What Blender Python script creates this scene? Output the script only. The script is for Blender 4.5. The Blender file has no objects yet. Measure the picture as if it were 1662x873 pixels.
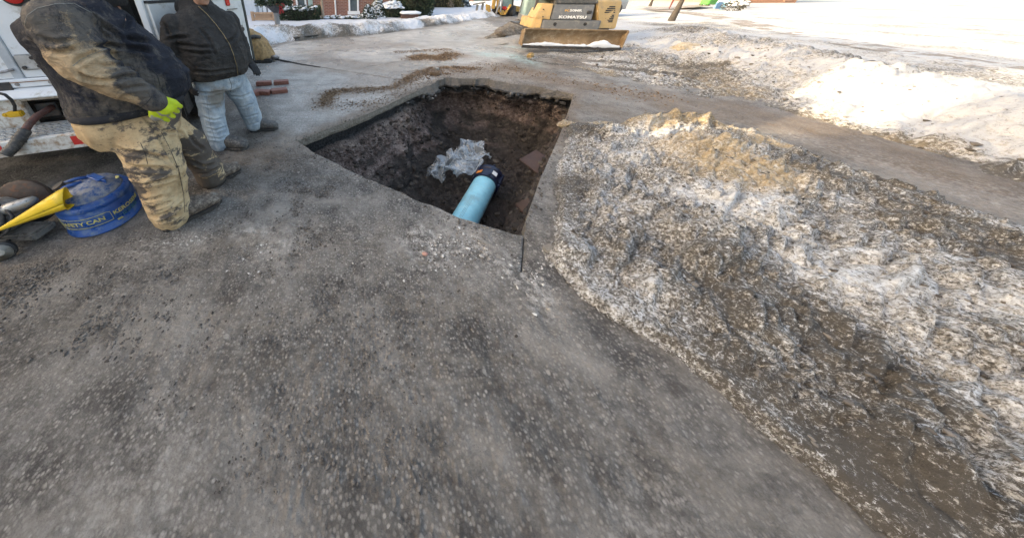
import bpy, bmesh, math, random
import numpy as np
from mathutils import Vector, Matrix
from mathutils.geometry import delaunay_2d_cdt
from mathutils.bvhtree import BVHTree

SC = bpy.context.scene
COL = SC.collection
random.seed(7)
RNG = np.random.default_rng(7)

# ------------------------------------------------------------------ camera
F_PX, CX, CY, YH, CAM_H = 440.0, 600.0, 221.0, -20.0, 1.6
PITCH = math.atan((CY - YH) / F_PX)
SN, CS = math.sin(PITCH), math.cos(PITCH)
cam_d = bpy.data.cameras.new('camera')
cam = bpy.data.objects.new('camera', cam_d)
COL.objects.link(cam)
cam.location = (0, 0, CAM_H)
cam.rotation_euler = (math.pi / 2 - PITCH, 0, 0)
cam_d.sensor_fit = 'HORIZONTAL'
cam_d.sensor_width = 36.0
cam_d.lens = F_PX / 1662.0 * 36.0
cam_d.shift_x = (831.0 - CX) / 1662.0
cam_d.shift_y = -(436.5 - CY) / 1662.0
cam_d.clip_start = 0.05
cam_d.clip_end = 2000.0
SC.camera = cam

# ------------------------------------------------------------------ sky, sun, exposure
SUN_EL, SUN_AZ = math.radians(16.0), math.radians(262.0)      # azimuth clockwise from +Y (the sun stands low on the left)
SUN_DIR = Vector((math.sin(SUN_AZ) * math.cos(SUN_EL), math.cos(SUN_AZ) * math.cos(SUN_EL), math.sin(SUN_EL)))
world = bpy.data.worlds.new('World')
SC.world = world
world.use_nodes = True
wn = world.node_tree
bg = wn.nodes['Background']
sky = wn.nodes.new('ShaderNodeTexSky')
sky.sky_type = 'NISHITA'
sky.sun_disc = False
sky.sun_elevation = SUN_EL
sky.sun_rotation = SUN_AZ
sky.air_density = 1.0
sky.dust_density = 7.0
sky.ozone_density = 1.0
wn.links.new(sky.outputs[0], bg.inputs[0])
bg.inputs[1].default_value = 0.15
sun_d = bpy.data.lights.new('sun', 'SUN')
sun_d.energy = 2.0
sun_d.angle = math.radians(0.5)
sun_d.color = (1.0, 0.86, 0.64)
sun = bpy.data.objects.new('sun', sun_d)
COL.objects.link(sun)
sun.rotation_euler = SUN_DIR.to_track_quat('Z', 'Y').to_euler()
SC.view_settings.view_transform = 'Standard'
SC.view_settings.look = 'None'
SC.view_settings.gamma = 1.0
SC.view_settings.exposure = 2.5
SC.view_settings.use_white_balance = True          # a camera set for open shade
SC.view_settings.white_balance_temperature = 7250

# ------------------------------------------------------------------ measuring helpers (photo measurements -> places in the world)
def ray(px, py):
    u, v = (px - CX) / F_PX, (py - CY) / F_PX
    return u, CS - v * SN, -SN - v * CS
def G(px, py, z=0.0):
    X, Y, Z = ray(px, py)
    t = (z - CAM_H) / Z
    return Vector((X * t, Y * t, z))
def D(px, py, yp):
    X, Y, Z = ray(px, py)
    t = yp / Y
    return Vector((X * t, yp, CAM_H + Z * t))

# ------------------------------------------------------------------ noise
def _hash(ix, iy, iz):
    h = (ix.astype(np.uint32) * np.uint32(374761393)) ^ (iy.astype(np.uint32) * np.uint32(668265263)) ^ (iz.astype(np.uint32) * np.uint32(2246822519))
    h = (h ^ (h >> np.uint32(13))) * np.uint32(1274126177)
    h = h ^ (h >> np.uint32(16))
    h = h * np.uint32(2654435761)
    h = h ^ (h >> np.uint32(15))
    return h.astype(np.float64) / 4294967295.0 * 2 - 1
def vnoise(p):
    p = np.asarray(p, float)
    i = np.floor(p).astype(np.int64)
    f = p - i
    f = f * f * f * (f * (f * 6 - 15) + 10)
    x, y, z = i[:, 0], i[:, 1], i[:, 2]
    fx, fy, fz = f[:, 0], f[:, 1], f[:, 2]
    r = 0
    for dx in (0, 1):
        wx = fx if dx else 1 - fx
        for dy in (0, 1):
            wy = fy if dy else 1 - fy
            for dz in (0, 1):
                wz = fz if dz else 1 - fz
                r = r + _hash(x + dx, y + dy, z + dz) * wx * wy * wz
    return r
def fbm(p, o=4, lac=2.03, g=0.5):
    p = np.asarray(p, float)
    a, s, t = 1.0, 0, 0
    for k in range(o):
        s = s + a * vnoise(p + 17.3 * k)
        t += a
        p = p * lac
        a *= g
    return s / t
def ridged(p, o=4, lac=2.1, g=0.5):
    p = np.asarray(p, float)
    a, s, t = 1.0, 0, 0
    for k in range(o):
        n = 1 - np.abs(vnoise(p + 31.7 * k)) * 2
        s = s + a * n
        t += a
        p = p * lac
        a *= g
    return s / t
def sstep(a, b, x):
    t = np.clip((np.asarray(x, float) - a) / (b - a), 0, 1)
    return t * t * (3 - 2 * t)
def pad3(xy, z=0.0):
    xy = np.asarray(xy, float)
    return np.c_[xy, np.full(len(xy), z)]
def poly_sd(pts, poly):
    """signed distance to a polygon, positive inside"""
    pts = np.asarray(pts, float)[:, :2]
    P = np.asarray([(q[0], q[1]) for q in poly], float)
    d = np.full(len(pts), 1e9)
    ins = np.zeros(len(pts), bool)
    for i in range(len(P)):
        a, b = P[i], P[(i + 1) % len(P)]
        e = b - a
        w = pts - a
        t = np.clip((w @ e) / max(e @ e, 1e-12), 0, 1)
        d = np.minimum(d, np.hypot(*(w - t[:, None] * e).T))
        c = (a[1] > pts[:, 1]) != (b[1] > pts[:, 1])
        with np.errstate(divide='ignore', invalid='ignore'):
            xi = (b[0] - a[0]) * (pts[:, 1] - a[1]) / (b[1] - a[1]) + a[0]
        ins ^= c & (pts[:, 0] < xi)
    return np.where(ins, d, -d)
def seg_dist(pts, a, b):
    a, b = np.asarray(a, float), np.asarray(b, float)
    e = b - a
    w = np.asarray(pts, float) - a
    t = np.clip((w @ e) / max(e @ e, 1e-12), 0, 1)
    return np.linalg.norm(w - t[:, None] * e, axis=1), t
def line_dist(pts, line):
    d = np.full(len(pts), 1e9)
    for a, b in zip(line[:-1], line[1:]):
        d = np.minimum(d, seg_dist(pts, a, b)[0])
    return d

# ------------------------------------------------------------------ scene-graph helpers
def tag(o, label=None, cat=None, group=None, kind=None):
    if label: o['label'] = label
    if cat: o['category'] = cat
    if group: o['group'] = group
    if kind: o['kind'] = kind
    return o
def thing(name, label, cat, loc=(0, 0, 0), rotz=0.0, group=None):
    o = bpy.data.objects.new(name, None)
    o.empty_display_size = 0.1
    COL.objects.link(o)
    o.location = loc
    o.rotation_euler = (0, 0, rotz)
    return tag(o, label, cat, group)
def link_mesh(name, me, parent=None, loc=None):
    o = bpy.data.objects.new(name, me)
    COL.objects.link(o)
    if parent is not None: o.parent = parent
    if loc is not None: o.location = loc
    return o
def np_mesh(name, verts, faces, mats, smooth=True, attrs=None, midx=None):
    verts = np.asarray(verts, np.float32)
    me = bpy.data.meshes.new(name)
    if isinstance(faces, np.ndarray):
        n, k = faces.shape
        me.vertices.add(len(verts)); me.vertices.foreach_set('co', verts.ravel())
        me.loops.add(n * k); me.loops.foreach_set('vertex_index', faces.ravel().astype(np.int32))
        me.polygons.add(n)
        me.polygons.foreach_set('loop_start', np.arange(0, n * k, k, dtype=np.int32))
        me.polygons.foreach_set('loop_total', np.full(n, k, np.int32))
        me.update(calc_edges=True)
        me.validate()
    else:
        me.from_pydata([tuple(map(float, v)) for v in verts], [], [tuple(f) for f in faces])
    for m in (mats if isinstance(mats, (list, tuple)) else [mats]):
        me.materials.append(m)
    if midx is not None and len(midx) == len(me.polygons):
        me.polygons.foreach_set('material_index', np.asarray(midx, np.int32))
    me.polygons.foreach_set('use_smooth', np.full(len(me.polygons), bool(smooth)))
    for k, a in (attrs or {}).items():
        at = me.attributes.new(k, 'FLOAT', 'POINT')
        at.data.foreach_set('value', np.asarray(a, np.float32))
    me.update()
    return me
def grid_faces(nu, nv, closed_u=False):
    i, j = np.meshgrid(np.arange(nu if closed_u else nu - 1), np.arange(nv - 1), indexing='ij')
    i2 = (i + 1) % nu
    return np.stack([i * nv + j, i2 * nv + j, i2 * nv + j + 1, i * nv + j + 1], -1).reshape(-1, 4)
def keep_faces(verts, faces, mask, attrs=None):
    """keep the faces whose vertices all pass mask and drop unused vertices"""
    f = faces[mask[faces].all(axis=1)]
    used = np.zeros(len(verts), bool); used[f] = True
    idx = np.cumsum(used) - 1
    at = {k: np.asarray(v)[used] for k, v in (attrs or {}).items()}
    return verts[used], idx[f], at

class MB:
    """collects simple solids; build() links them as one mesh object"""
    def __init__(s): s.v, s.f, s.m = [], [], []; s.mi = 0
    def add(s, vs, fs):
        b = len(s.v)
        s.v += [Vector(v) for v in vs]
        s.f += [[b + i for i in f] for f in fs]
        s.m += [s.mi] * len(fs)
        return s
    def box(s, c, d, rot=None):
        hx, hy, hz = d[0] / 2, d[1] / 2, d[2] / 2
        vs = [Vector((x * hx, y * hy, z * hz)) for x in (-1, 1) for y in (-1, 1) for z in (-1, 1)]
        if rot is not None: vs = [rot @ v for v in vs]
        c = Vector(c)
        return s.add([v + c for v in vs], [(0, 1, 3, 2), (4, 6, 7, 5), (0, 4, 5, 1), (2, 3, 7, 6), (0, 2, 6, 4), (1, 5, 7, 3)])
    def b2(s, x0, x1, y0, y1, z0, z1):
        return s.box(((x0 + x1) / 2, (y0 + y1) / 2, (z0 + z1) / 2), (abs(x1 - x0), abs(y1 - y0), abs(z1 - z0)))
    def hexa(s, lo, hi):
        """lo / hi: four points each, same order"""
        return s.add(list(lo) + list(hi), [(3, 2, 1, 0), (4, 5, 6, 7), (0, 1, 5, 4), (1, 2, 6, 5), (2, 3, 7, 6), (3, 0, 4, 7)])
    def bar(s, a, b, w, t, up=(0, 0, 1)):
        a, b = Vector(a), Vector(b)
        d = (b - a); L = d.length; d.normalize()
        x = d.cross(Vector(up))
        if x.length < 1e-4: x = d.cross(Vector((1, 0, 0)))
        x.normalize(); z = x.cross(d)
        R = Matrix((x, d, z)).transposed()
        return s.box((a + b) / 2, (w, L, t), R)
    def tube(s, pts, r, n=10, caps=True):
        pts = [Vector(p) for p in pts]
        rs = r if isinstance(r, (list, tuple)) else [r] * len(pts)
        nrm = None; b = len(s.v); vs = []
        for i, p in enumerate(pts):
            d = (pts[min(i + 1, len(pts) - 1)] - pts[max(i - 1, 0)]).normalized()
            if nrm is None:
                nrm = d.cross(Vector((0, 0, 1)))
                if nrm.length < 0.1: nrm = d.cross(Vector((1, 0, 0)))
            nrm = (nrm - d * nrm.dot(d)).normalized()
            bn = d.cross(nrm)
            for k in range(n):
                a = 2 * math.pi * k / n
                vs.append(p + (nrm * math.cos(a) + bn * math.sin(a)) * rs[i])
        fs = []
        for i in range(len(pts) - 1):
            for k in range(n):
                k2 = (k + 1) % n
                fs.append((i * n + k, i * n + k2, (i + 1) * n + k2, (i + 1) * n + k))
        if caps:
            fs.append(tuple(range(n - 1, -1, -1)))
            fs.append(tuple((len(pts) - 1) * n + k for k in range(n)))
        return s.add(vs, fs)
    def cyl(s, a, b, r0, r1=None, n=16): return s.tube([a, b], [r0, r0 if r1 is None else r1], n)
    def lathe(s, prof, n=32, o=(0, 0, 0), ax=(0, 0, 1)):
        ax = Vector(ax).normalized()
        q = Vector((0, 0, 1)).rotation_difference(ax).to_matrix()
        o = Vector(o); vs = []
        for (r, z) in prof:
            for k in range(n):
                a = 2 * math.pi * k / n
                vs.append(o + q @ Vector((r * math.cos(a), r * math.sin(a), z)))
        fs = []
        for i in range(len(prof) - 1):
            for k in range(n):
                k2 = (k + 1) % n
                fs.append((i * n + k, i * n + k2, (i + 1) * n + k2, (i + 1) * n + k))
        fs.append(tuple(range(n - 1, -1, -1)))
        fs.append(tuple((len(prof) - 1) * n + k for k in range(n)))
        return s.add(vs, fs)
    def loft(s, rings, n=24, e=2.0):
        """rings: (centre, half-axis a, half-axis b)"""
        vs = []
        for (c, a, b) in rings:
            c, a, b = Vector(c), Vector(a), Vector(b)
            for k in range(n):
                t = 2 * math.pi * k / n
                ct, st = math.cos(t), math.sin(t)
                ct = math.copysign(abs(ct) ** (2 / e), ct); st = math.copysign(abs(st) ** (2 / e), st)
                vs.append(c + a * ct + b * st)
        fs = []
        for i in range(len(rings) - 1):
            for k in range(n):
                k2 = (k + 1) % n
                fs.append((i * n + k, i * n + k2, (i + 1) * n + k2, (i + 1) * n + k))
        fs.append(tuple(range(n - 1, -1, -1)))
        fs.append(tuple((len(rings) - 1) * n + k for k in range(n)))
        return s.add(vs, fs)
    def capsule(s, a, b, r0, r1, n=14):
        a, b = Vector(a), Vector(b)
        d = (b - a); L = d.length; d.normalize()
        prof = []
        for k in range(5):
            t = math.pi / 2 * k / 4.4 + 0.05
            prof.append((r0 * math.sin(t), -r0 * math.cos(t)))
        for k in range(5):
            t = math.pi / 2 * (4 - k) / 4.4 + 0.05
            prof.append((r1 * math.sin(t), L + r1 * math.cos(t)))
        return s.lathe(prof, n, a, d)
    def ell(s, c, r, n=14, m=9, rot=None):
        vs = []
        c = Vector(c)
        for i in range(m):
            t = math.pi * (i + 0.25) / (m - 0.5)
            for k in range(n):
                a = 2 * math.pi * k / n
                v = Vector((r[0] * math.sin(t) * math.cos(a), r[1] * math.sin(t) * math.sin(a), r[2] * math.cos(t)))
                vs.append(c + (rot @ v if rot is not None else v))
        fs = [(i * n + k, (i + 1) * n + k, (i + 1) * n + (k + 1) % n, i * n + (k + 1) % n) for i in range(m - 1) for k in range(n)]
        fs.append(tuple(range(n))); fs.append(tuple((m - 1) * n + k for k in range(n - 1, -1, -1)))
        return s.add(vs, fs)
    def prism(s, poly, axis, a0, a1):
        """polygon in the two other axes, extruded along axis (0,1,2)"""
        def mk(p, a):
            q = list(p); q.insert(axis, a); return q
        n = len(poly)
        vs = [mk(p, a0) for p in poly] + [mk(p, a1) for p in poly]
        fs = [tuple(range(n - 1, -1, -1)), tuple(range(n, 2 * n))] + [(i, (i + 1) % n, n + (i + 1) % n, n + i) for i in range(n)]
        return s.add(vs, fs)
    def mesh(s, name, mats, smooth=False, bevel=0.0, seg=1, jitter=0.0, fix=True):
        bm = bmesh.new()
        vv = [bm.verts.new(v) for v in s.v]
        for f, mi in zip(s.f, s.m):
            try:
                q = bm.faces.new([vv[i] for i in f]); q.material_index = mi
            except ValueError: pass
        if fix: bmesh.ops.recalc_face_normals(bm, faces=bm.faces)
        if bevel > 0:
            bm.normal_update()
            es = [e for e in bm.edges if len(e.link_faces) == 2 and e.calc_face_angle(0) > 0.6]
            bmesh.ops.bevel(bm, geom=es, offset=bevel, segments=seg, affect='EDGES', clamp_overlap=True)
        if jitter:
            for v in bm.verts: v.co += Vector((random.uniform(-1, 1), random.uniform(-1, 1), random.uniform(-1, 1))) * jitter
        me = bpy.data.meshes.new(name)
        bm.to_mesh(me); bm.free()
        for m in (mats if isinstance(mats, (list, tuple)) else [mats]): me.materials.append(m)
        if smooth:
            me.polygons.foreach_set('use_smooth', np.ones(len(me.polygons), bool))
            if smooth == 'auto':
                me.set_sharp_from_angle(angle=math.radians(38))
        return me
    def build(s, name, mats, parent=None, smooth='auto', bevel=0.0, seg=1, jitter=0.0, loc=None, fix=True):
        return link_mesh(name, s.mesh(name, mats, smooth, bevel, seg, jitter, fix), parent, loc)
    def arrays(s):
        me = s.mesh('tmp', [], False)
        return me

def remesh(me, voxel, it=6):
    """fuse overlapping solids into one continuous surface"""
    o = link_mesh('tmp', me)
    r = o.modifiers.new('r', 'REMESH'); r.mode = 'VOXEL'; r.voxel_size = voxel
    if it:
        q = o.modifiers.new('s', 'SMOOTH'); q.factor = 0.5; q.iterations = it
    dg = bpy.context.evaluated_depsgraph_get()
    m2 = bpy.data.meshes.new_from_object(o.evaluated_get(dg))
    bpy.data.objects.remove(o); bpy.data.meshes.remove(me)
    n = len(m2.vertices)
    co = np.empty(n * 3, np.float32); m2.vertices.foreach_get('co', co)
    no = np.empty(n * 3, np.float32); m2.vertices.foreach_get('normal', no)
    fs = np.array([tuple(p.vertices) for p in m2.polygons], np.int64)
    bpy.data.meshes.remove(m2)
    return co.reshape(-1, 3).astype(float), no.reshape(-1, 3).astype(float), fs
def text_mesh(body, size, mat, name, bold=0.0, extrude=0.0):
    c = bpy.data.curves.new('tmp_text', 'FONT'); c.body = body; c.size = size; c.extrude = extrude; c.offset = bold
    c.align_x = 'LEFT'; c.resolution_u = 3
    o = bpy.data.objects.new('tmp_text', c); COL.objects.link(o)
    dg = bpy.context.evaluated_depsgraph_get()
    me = bpy.data.meshes.new_from_object(o.evaluated_get(dg)); me.name = name
    bpy.data.objects.remove(o); bpy.data.curves.remove(c)
    me.materials.clear(); me.materials.append(mat)
    return me
def copy_tree(o, parent=None):
    c = o.copy(); COL.objects.link(c)
    if parent is not None: c.parent = parent
    for ch in [q for q in bpy.data.objects if q.parent == o]: copy_tree(ch, c)
    return c

# ------------------------------------------------------------------ material helpers
class NB:
    def __init__(s, name):
        s.m = bpy.data.materials.new(name); s.m.use_nodes = True
        s.nt = s.m.node_tree; s.nt.nodes.clear()
        o = s.nt.nodes.new('ShaderNodeOutputMaterial'); s.b = s.nt.nodes.new('ShaderNodeBsdfPrincipled')
        s.nt.links.new(s.b.outputs[0], o.inputs[0])
        s.tc = s.nt.nodes.new('ShaderNodeTexCoord'); s.vec = s.tc.outputs['Object']
    def put(s, sock, v):
        if isinstance(v, bpy.types.NodeSocket): s.nt.links.new(v, sock)
        elif isinstance(v, (tuple, list)) and len(v) == 3 and sock.type == 'RGBA': sock.default_value = (*v, 1)
        else: sock.default_value = v
    def scalev(s, sx, sy, sz, rot=(0, 0, 0)):
        n = s.nt.nodes.new('ShaderNodeMapping'); n.inputs['Scale'].default_value = (sx, sy, sz); n.inputs['Rotation'].default_value = rot
        s.nt.links.new(s.vec, n.inputs[0]); return n.outputs[0]
    def noise(s, scale, detail=5, rough=0.6, vec=None, dist=0.0):
        n = s.nt.nodes.new('ShaderNodeTexNoise')
        s.put(n.inputs['Vector'], vec or s.vec)
        n.inputs['Scale'].default_value = scale; n.inputs['Detail'].default_value = detail
        n.inputs['Roughness'].default_value = rough; n.inputs['Distortion'].default_value = dist
        return n.outputs[0]
    def vor(s, scale, feature='F1', out='Distance', vec=None, rnd=1.0):
        n = s.nt.nodes.new('ShaderNodeTexVoronoi'); n.feature = feature
        s.put(n.inputs['Vector'], vec or s.vec)
        n.inputs['Scale'].default_value = scale; n.inputs['Randomness'].default_value = rnd
        return n.outputs[out]
    def ramp(s, fac, stops):
        n = s.nt.nodes.new('ShaderNodeValToRGB'); s.put(n.inputs[0], fac)
        e = n.color_ramp.elements
        while len(e) < len(stops): e.new(0.5)
        for q, (p, c) in zip(e, stops):
            q.position = p; q.color = (*c, 1) if isinstance(c, (tuple, list)) else (c, c, c, 1)
        return n.outputs[0]
    def mix(s, fac, a, b, blend='MIX'):
        n = s.nt.nodes.new('ShaderNodeMix'); n.data_type = 'RGBA'; n.blend_type = blend
        s.put(n.inputs[0], fac); s.put(n.inputs[6], a); s.put(n.inputs[7], b); return n.outputs[2]
    def math(s, op, a, b=0.0, clamp=False):
        n = s.nt.nodes.new('ShaderNodeMath'); n.operation = op; n.use_clamp = clamp
        s.put(n.inputs[0], a); s.put(n.inputs[1], b); return n.outputs[0]
    def attr(s, name):
        n = s.nt.nodes.new('ShaderNodeAttribute'); n.attribute_name = name; return n.outputs['Fac']
    def normal_z(s):
        g = s.nt.nodes.new('ShaderNodeNewGeometry'); x = s.nt.nodes.new('ShaderNodeSeparateXYZ')
        s.nt.links.new(g.outputs['Normal'], x.inputs[0]); return x.outputs[2]
    def bump(s, h, strength=0.5, dist=0.01, prev=None):
        n = s.nt.nodes.new('ShaderNodeBump'); n.inputs['Strength'].default_value = strength; n.inputs['Distance'].default_value = dist
        s.put(n.inputs['Height'], h)
        if prev is not None: s.nt.links.new(prev, n.inputs['Normal'])
        return n.outputs[0]
    def done(s, color=None, rough=None, metal=None, normal=None, spec=None, **kw):
        if color is not None: s.put(s.b.inputs['Base Color'], color)
        if rough is not None: s.put(s.b.inputs['Roughness'], rough)
        if metal is not None: s.put(s.b.inputs['Metallic'], metal)
        if normal is not None: s.put(s.b.inputs['Normal'], normal)
        if spec is not None: s.put(s.b.inputs['Specular IOR Level'], spec)
        for k, v in kw.items(): s.put(s.b.inputs[k.replace('_', ' ')], v)
        return s.m
def simple(name, c, rough=0.6, metal=0.0, var=0.25, scale=6.0, bump=0.0, bscale=60.0, dirt=None, dirt_amt=0.5, spec=0.5):
    """paint, rubber, steel, cloth: base colour with uneven wear, a little relief and optional dirt blotches"""
    n = NB(name)
    lo = tuple(x * (1 - var) for x in c); hi = tuple(min(1, x * (1 + var)) for x in c)
    col = n.ramp(n.noise(scale, 6, 0.65), [(0.3, lo), (0.7, hi)])
    r = n.ramp(n.noise(scale * 2.3, 4), [(0.3, max(0.02, rough - 0.12)), (0.7, min(1, rough + 0.12))])
    if dirt:
        f = n.ramp(n.noise(scale * 1.7, 8, 0.72), [(0.62 - dirt_amt * 0.35, 0.0), (0.72 - dirt_amt * 0.2, 1.0)])
        col = n.mix(f, col, dirt)
        r = n.mix(f, r, (0.9, 0.9, 0.9))
    nm = n.bump(n.noise(bscale, 4, 0.6), bump, 0.01) if bump else None
    return n.done(col, r, metal, nm, spec)
# ------------------------------------------------------------------ ground materials
def mat_road():
    n = NB('road_surface')
    conc, dirt, salt, wet = n.attr('conc'), n.attr('dirt'), n.attr('salt'), n.attr('wet')
    grain = n.noise(55, 8, 0.75)
    vor = n.vor(120)
    vor2 = n.vor(52)
    stone = n.vor(78, out='Color')
    sep = n.nt.nodes.new('ShaderNodeSeparateColor'); n.nt.links.new(stone, sep.inputs[0])
    asp = n.ramp(sep.outputs[0], [(0.0, (0.035, 0.031, 0.028)), (0.30, (0.10, 0.09, 0.081)), (0.62, (0.18, 0.165, 0.148)), (0.90, (0.25, 0.23, 0.207)), (1.0, (0.38, 0.355, 0.32))])
    asp = n.mix(n.ramp(n.vor(78), [(0.30, 0.0), (0.62, 0.9)]), asp, (0.045, 0.04, 0.036))
    big = n.vor(27, out='Color'); sp2 = n.nt.nodes.new('ShaderNodeSeparateColor'); n.nt.links.new(big, sp2.inputs[0])
    chip = n.math('MULTIPLY', n.ramp(sp2.outputs[1], [(0.93, 0.0), (0.94, 1.0)]), n.ramp(n.vor(27), [(0.30, 1.0), (0.42, 0.0)]))
    asp = n.mix(chip, asp, n.ramp(sp2.outputs[0], [(0.0, (0.06, 0.05, 0.045)), (0.5, (0.22, 0.20, 0.175)), (1.0, (0.36, 0.335, 0.30))]))
    smear = n.noise(1.0, 9, 0.72, n.scalev(0.9, 4.2, 1, (0, 0, -0.75)), 0.8)
    asp = n.mix(n.ramp(smear, [(0.50, 0.0), (0.66, 0.6)]), asp, (0.20, 0.172, 0.138))
    asp = n.mix(n.ramp(smear, [(0.30, 0.55), (0.44, 0.0)]), asp, (0.06, 0.052, 0.045))
    asp = n.mix(n.ramp(n.noise(2.2, 9, 0.72), [(0.40, 0.0), (0.64, 0.70)]), asp, (0.34, 0.313, 0.278))
    asp = n.mix(n.ramp(n.noise(6.0, 10, 0.75), [(0.52, 0.0), (0.68, 0.8)]), asp, (0.055, 0.046, 0.039))
    con = n.ramp(n.noise(3.2, 10, 0.72), [(0.3, (0.24, 0.224, 0.203)), (0.5, (0.41, 0.388, 0.355)), (0.72, (0.57, 0.543, 0.50))])
    con = n.mix(n.ramp(n.noise(38, 11, 0.8), [(0.47, 0.0), (0.58, 0.7)]), con, (0.13, 0.117, 0.102))
    con = n.mix(n.ramp(n.noise(1.0, 9, 0.7, n.scalev(1.1, 5.5, 1, (0, 0, -0.62))), [(0.50, 0.0), (0.64, 0.55)]), con, (0.16, 0.148, 0.133))
    col = n.mix(conc, asp, con)
    mud = n.ramp(n.noise(30, 8, 0.7), [(0.3, (0.07, 0.045, 0.028)), (0.55, (0.17, 0.115, 0.07)), (0.75, (0.30, 0.22, 0.14))])
    col = n.mix(n.math('MULTIPLY', dirt, n.ramp(n.noise(14, 9, 0.75), [(0.3, 0.35), (0.6, 1.0)])), col, mud)
    sl = n.math('MULTIPLY', salt, n.ramp(n.noise(22, 10, 0.78), [(0.47, 0.0), (0.63, 1.0)]))
    col = n.mix(sl, col, (0.52, 0.49, 0.45))
    teal = n.attr('teal')
    col = n.mix(n.math('MULTIPLY', teal, n.ramp(n.noise(9, 9, 0.7), [(0.4, 0.0), (0.6, 0.8)])), col, (0.36, 0.52, 0.50))
    rough = n.ramp(n.math('ADD', n.math('MULTIPLY', n.noise(1.9, 6, 0.65), 0.55), n.math('MULTIPLY', wet, 0.36)), [(0.22, 0.75), (0.42, 0.48), (0.60, 0.20)])
    h = n.math('ADD', n.math('ADD', n.math('MULTIPLY', vor2, 0.55), n.math('MULTIPLY', chip, 0.5)), n.math('MULTIPLY', grain, 1.2))
    h2 = n.math('MULTIPLY', h, n.ramp(conc, [(0.0, 1.0), (1.0, 0.5)]))
    b1 = n.bump(n.noise(16, 10, 0.78), 0.75, 0.03, n.bump(h2, 0.9, 0.014))
    b2 = n.bump(n.vor(200), 0.35, 0.004, b1)
    return n.done(col, rough, 0.0, b2, 0.5)
def mat_snow(name, clean, lumps=1.0, sc=1.0):
    """ploughed snow: clean snow, grey slush, road grit and sandy yellow, blended by the sheet's own grime map"""
    n = NB(name)
    dirt, yel = n.attr('dirt'), n.attr('yel')
    snow = n.ramp(n.noise(5 * sc, 7, 0.65), [(0.3, tuple(x * 0.85 for x in clean)), (0.7, clean)])
    slush = n.ramp(n.noise(17 * sc, 9, 0.72), [(0.32, (0.10, 0.093, 0.082)), (0.48, (0.32, 0.303, 0.275)), (0.70, (0.54, 0.525, 0.495))])
    m = n.math('ADD', n.math('MULTIPLY', n.noise(11 * sc, 11, 0.76), 1.0), n.math('MULTIPLY', n.math('SUBTRACT', dirt, 0.5), 0.50))
    col = n.mix(n.ramp(m, [(0.42, 0.0), (0.54, 1.0)]), snow, slush)
    grit = n.math('ADD', n.noise(42 * sc, 10, 0.78), n.math('MULTIPLY', n.math('SUBTRACT', dirt, 0.5), 0.34))
    col = n.mix(n.ramp(grit, [(0.53, 0.0), (0.61, 1.0)]), col, (0.075, 0.066, 0.055))
    fr = n.math('ADD', n.noise(30 * sc, 12, 0.82, None, 0.6), n.math('MULTIPLY', n.math('SUBTRACT', 0.55, dirt), 0.22))
    col = n.mix(n.ramp(fr, [(0.47, 0.0), (0.54, 0.95)]), col, clean)
    sand = n.ramp(n.noise(26 * sc, 8, 0.7), [(0.3, (0.22, 0.145, 0.065)), (0.55, (0.42, 0.315, 0.17)), (0.75, (0.60, 0.52, 0.38))])
    ym = n.math('MULTIPLY', yel, n.ramp(n.noise(12 * sc, 10, 0.78), [(0.36, 0.05), (0.54, 0.85)]))
    col = n.mix(ym, col, sand)
    h = n.math('ADD', n.noise(38 * sc, 9, 0.72), n.math('MULTIPLY', n.noise(120 * sc, 4, 0.6), 0.3))
    b = n.bump(h, 1.0 * lumps, 0.017)
    return n.done(col, n.ramp(dirt, [(0.0, 0.55), (1.0, 0.8)]), 0.0, b, 0.35)
def mat_soil():
    n = NB('soil')
    red, pale, slab, blk = n.attr('red'), n.attr('pale'), n.attr('slab'), n.attr('black')
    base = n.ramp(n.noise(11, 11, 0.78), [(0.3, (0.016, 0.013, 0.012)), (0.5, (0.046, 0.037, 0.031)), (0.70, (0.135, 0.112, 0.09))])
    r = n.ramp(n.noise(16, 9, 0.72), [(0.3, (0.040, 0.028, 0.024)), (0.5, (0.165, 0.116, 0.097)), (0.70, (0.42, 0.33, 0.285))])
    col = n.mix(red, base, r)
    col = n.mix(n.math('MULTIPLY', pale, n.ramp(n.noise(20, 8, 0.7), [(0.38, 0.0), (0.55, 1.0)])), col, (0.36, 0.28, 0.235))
    sl = n.ramp(n.noise(18, 8, 0.7), [(0.3, (0.17, 0.145, 0.115)), (0.7, (0.37, 0.33, 0.28))])
    col = n.mix(slab, col, sl)
    bk = n.ramp(n.noise(24, 8, 0.75), [(0.4, (0.010, 0.010, 0.011)), (0.64, (0.045, 0.045, 0.047)), (0.76, (0.32, 0.31, 0.30))])
    col = n.mix(blk, col, bk)
    st = n.ramp(n.noise(75, 6, 0.7), [(0.66, 0.0), (0.72, 1.0)])
    col = n.mix(n.math('MULTIPLY', st, 0.5), col, (0.27, 0.24, 0.21))
    h = n.math('ADD', n.noise(26, 10, 0.75), n.math('MULTIPLY', n.vor(45), 0.5))
    return n.done(col, n.ramp(n.noise(7, 5), [(0.35, 0.62), (0.65, 0.9)]), 0.0, n.bump(h, 1.0, 0.05), 0.3)
def mat_clod(name, stops, rough=0.85, sc=14.0):
    n = NB(name)
    g = n.nt.nodes.new('ShaderNodeNewGeometry')
    f = n.math('ADD', n.math('MULTIPLY', g.outputs['Random Per Island'], 0.6), n.math('MULTIPLY', n.noise(sc, 7, 0.7), 0.4))
    return n.done(n.ramp(f, stops), rough, 0.0, n.bump(n.noise(sc * 5, 6, 0.7), 0.6, 0.008), 0.3)
ROAD, SOIL = mat_road(), mat_soil()
SNOW_LAWN = mat_snow('lawn_snow', (0.49, 0.515, 0.555), 0.8, 0.5)
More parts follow.
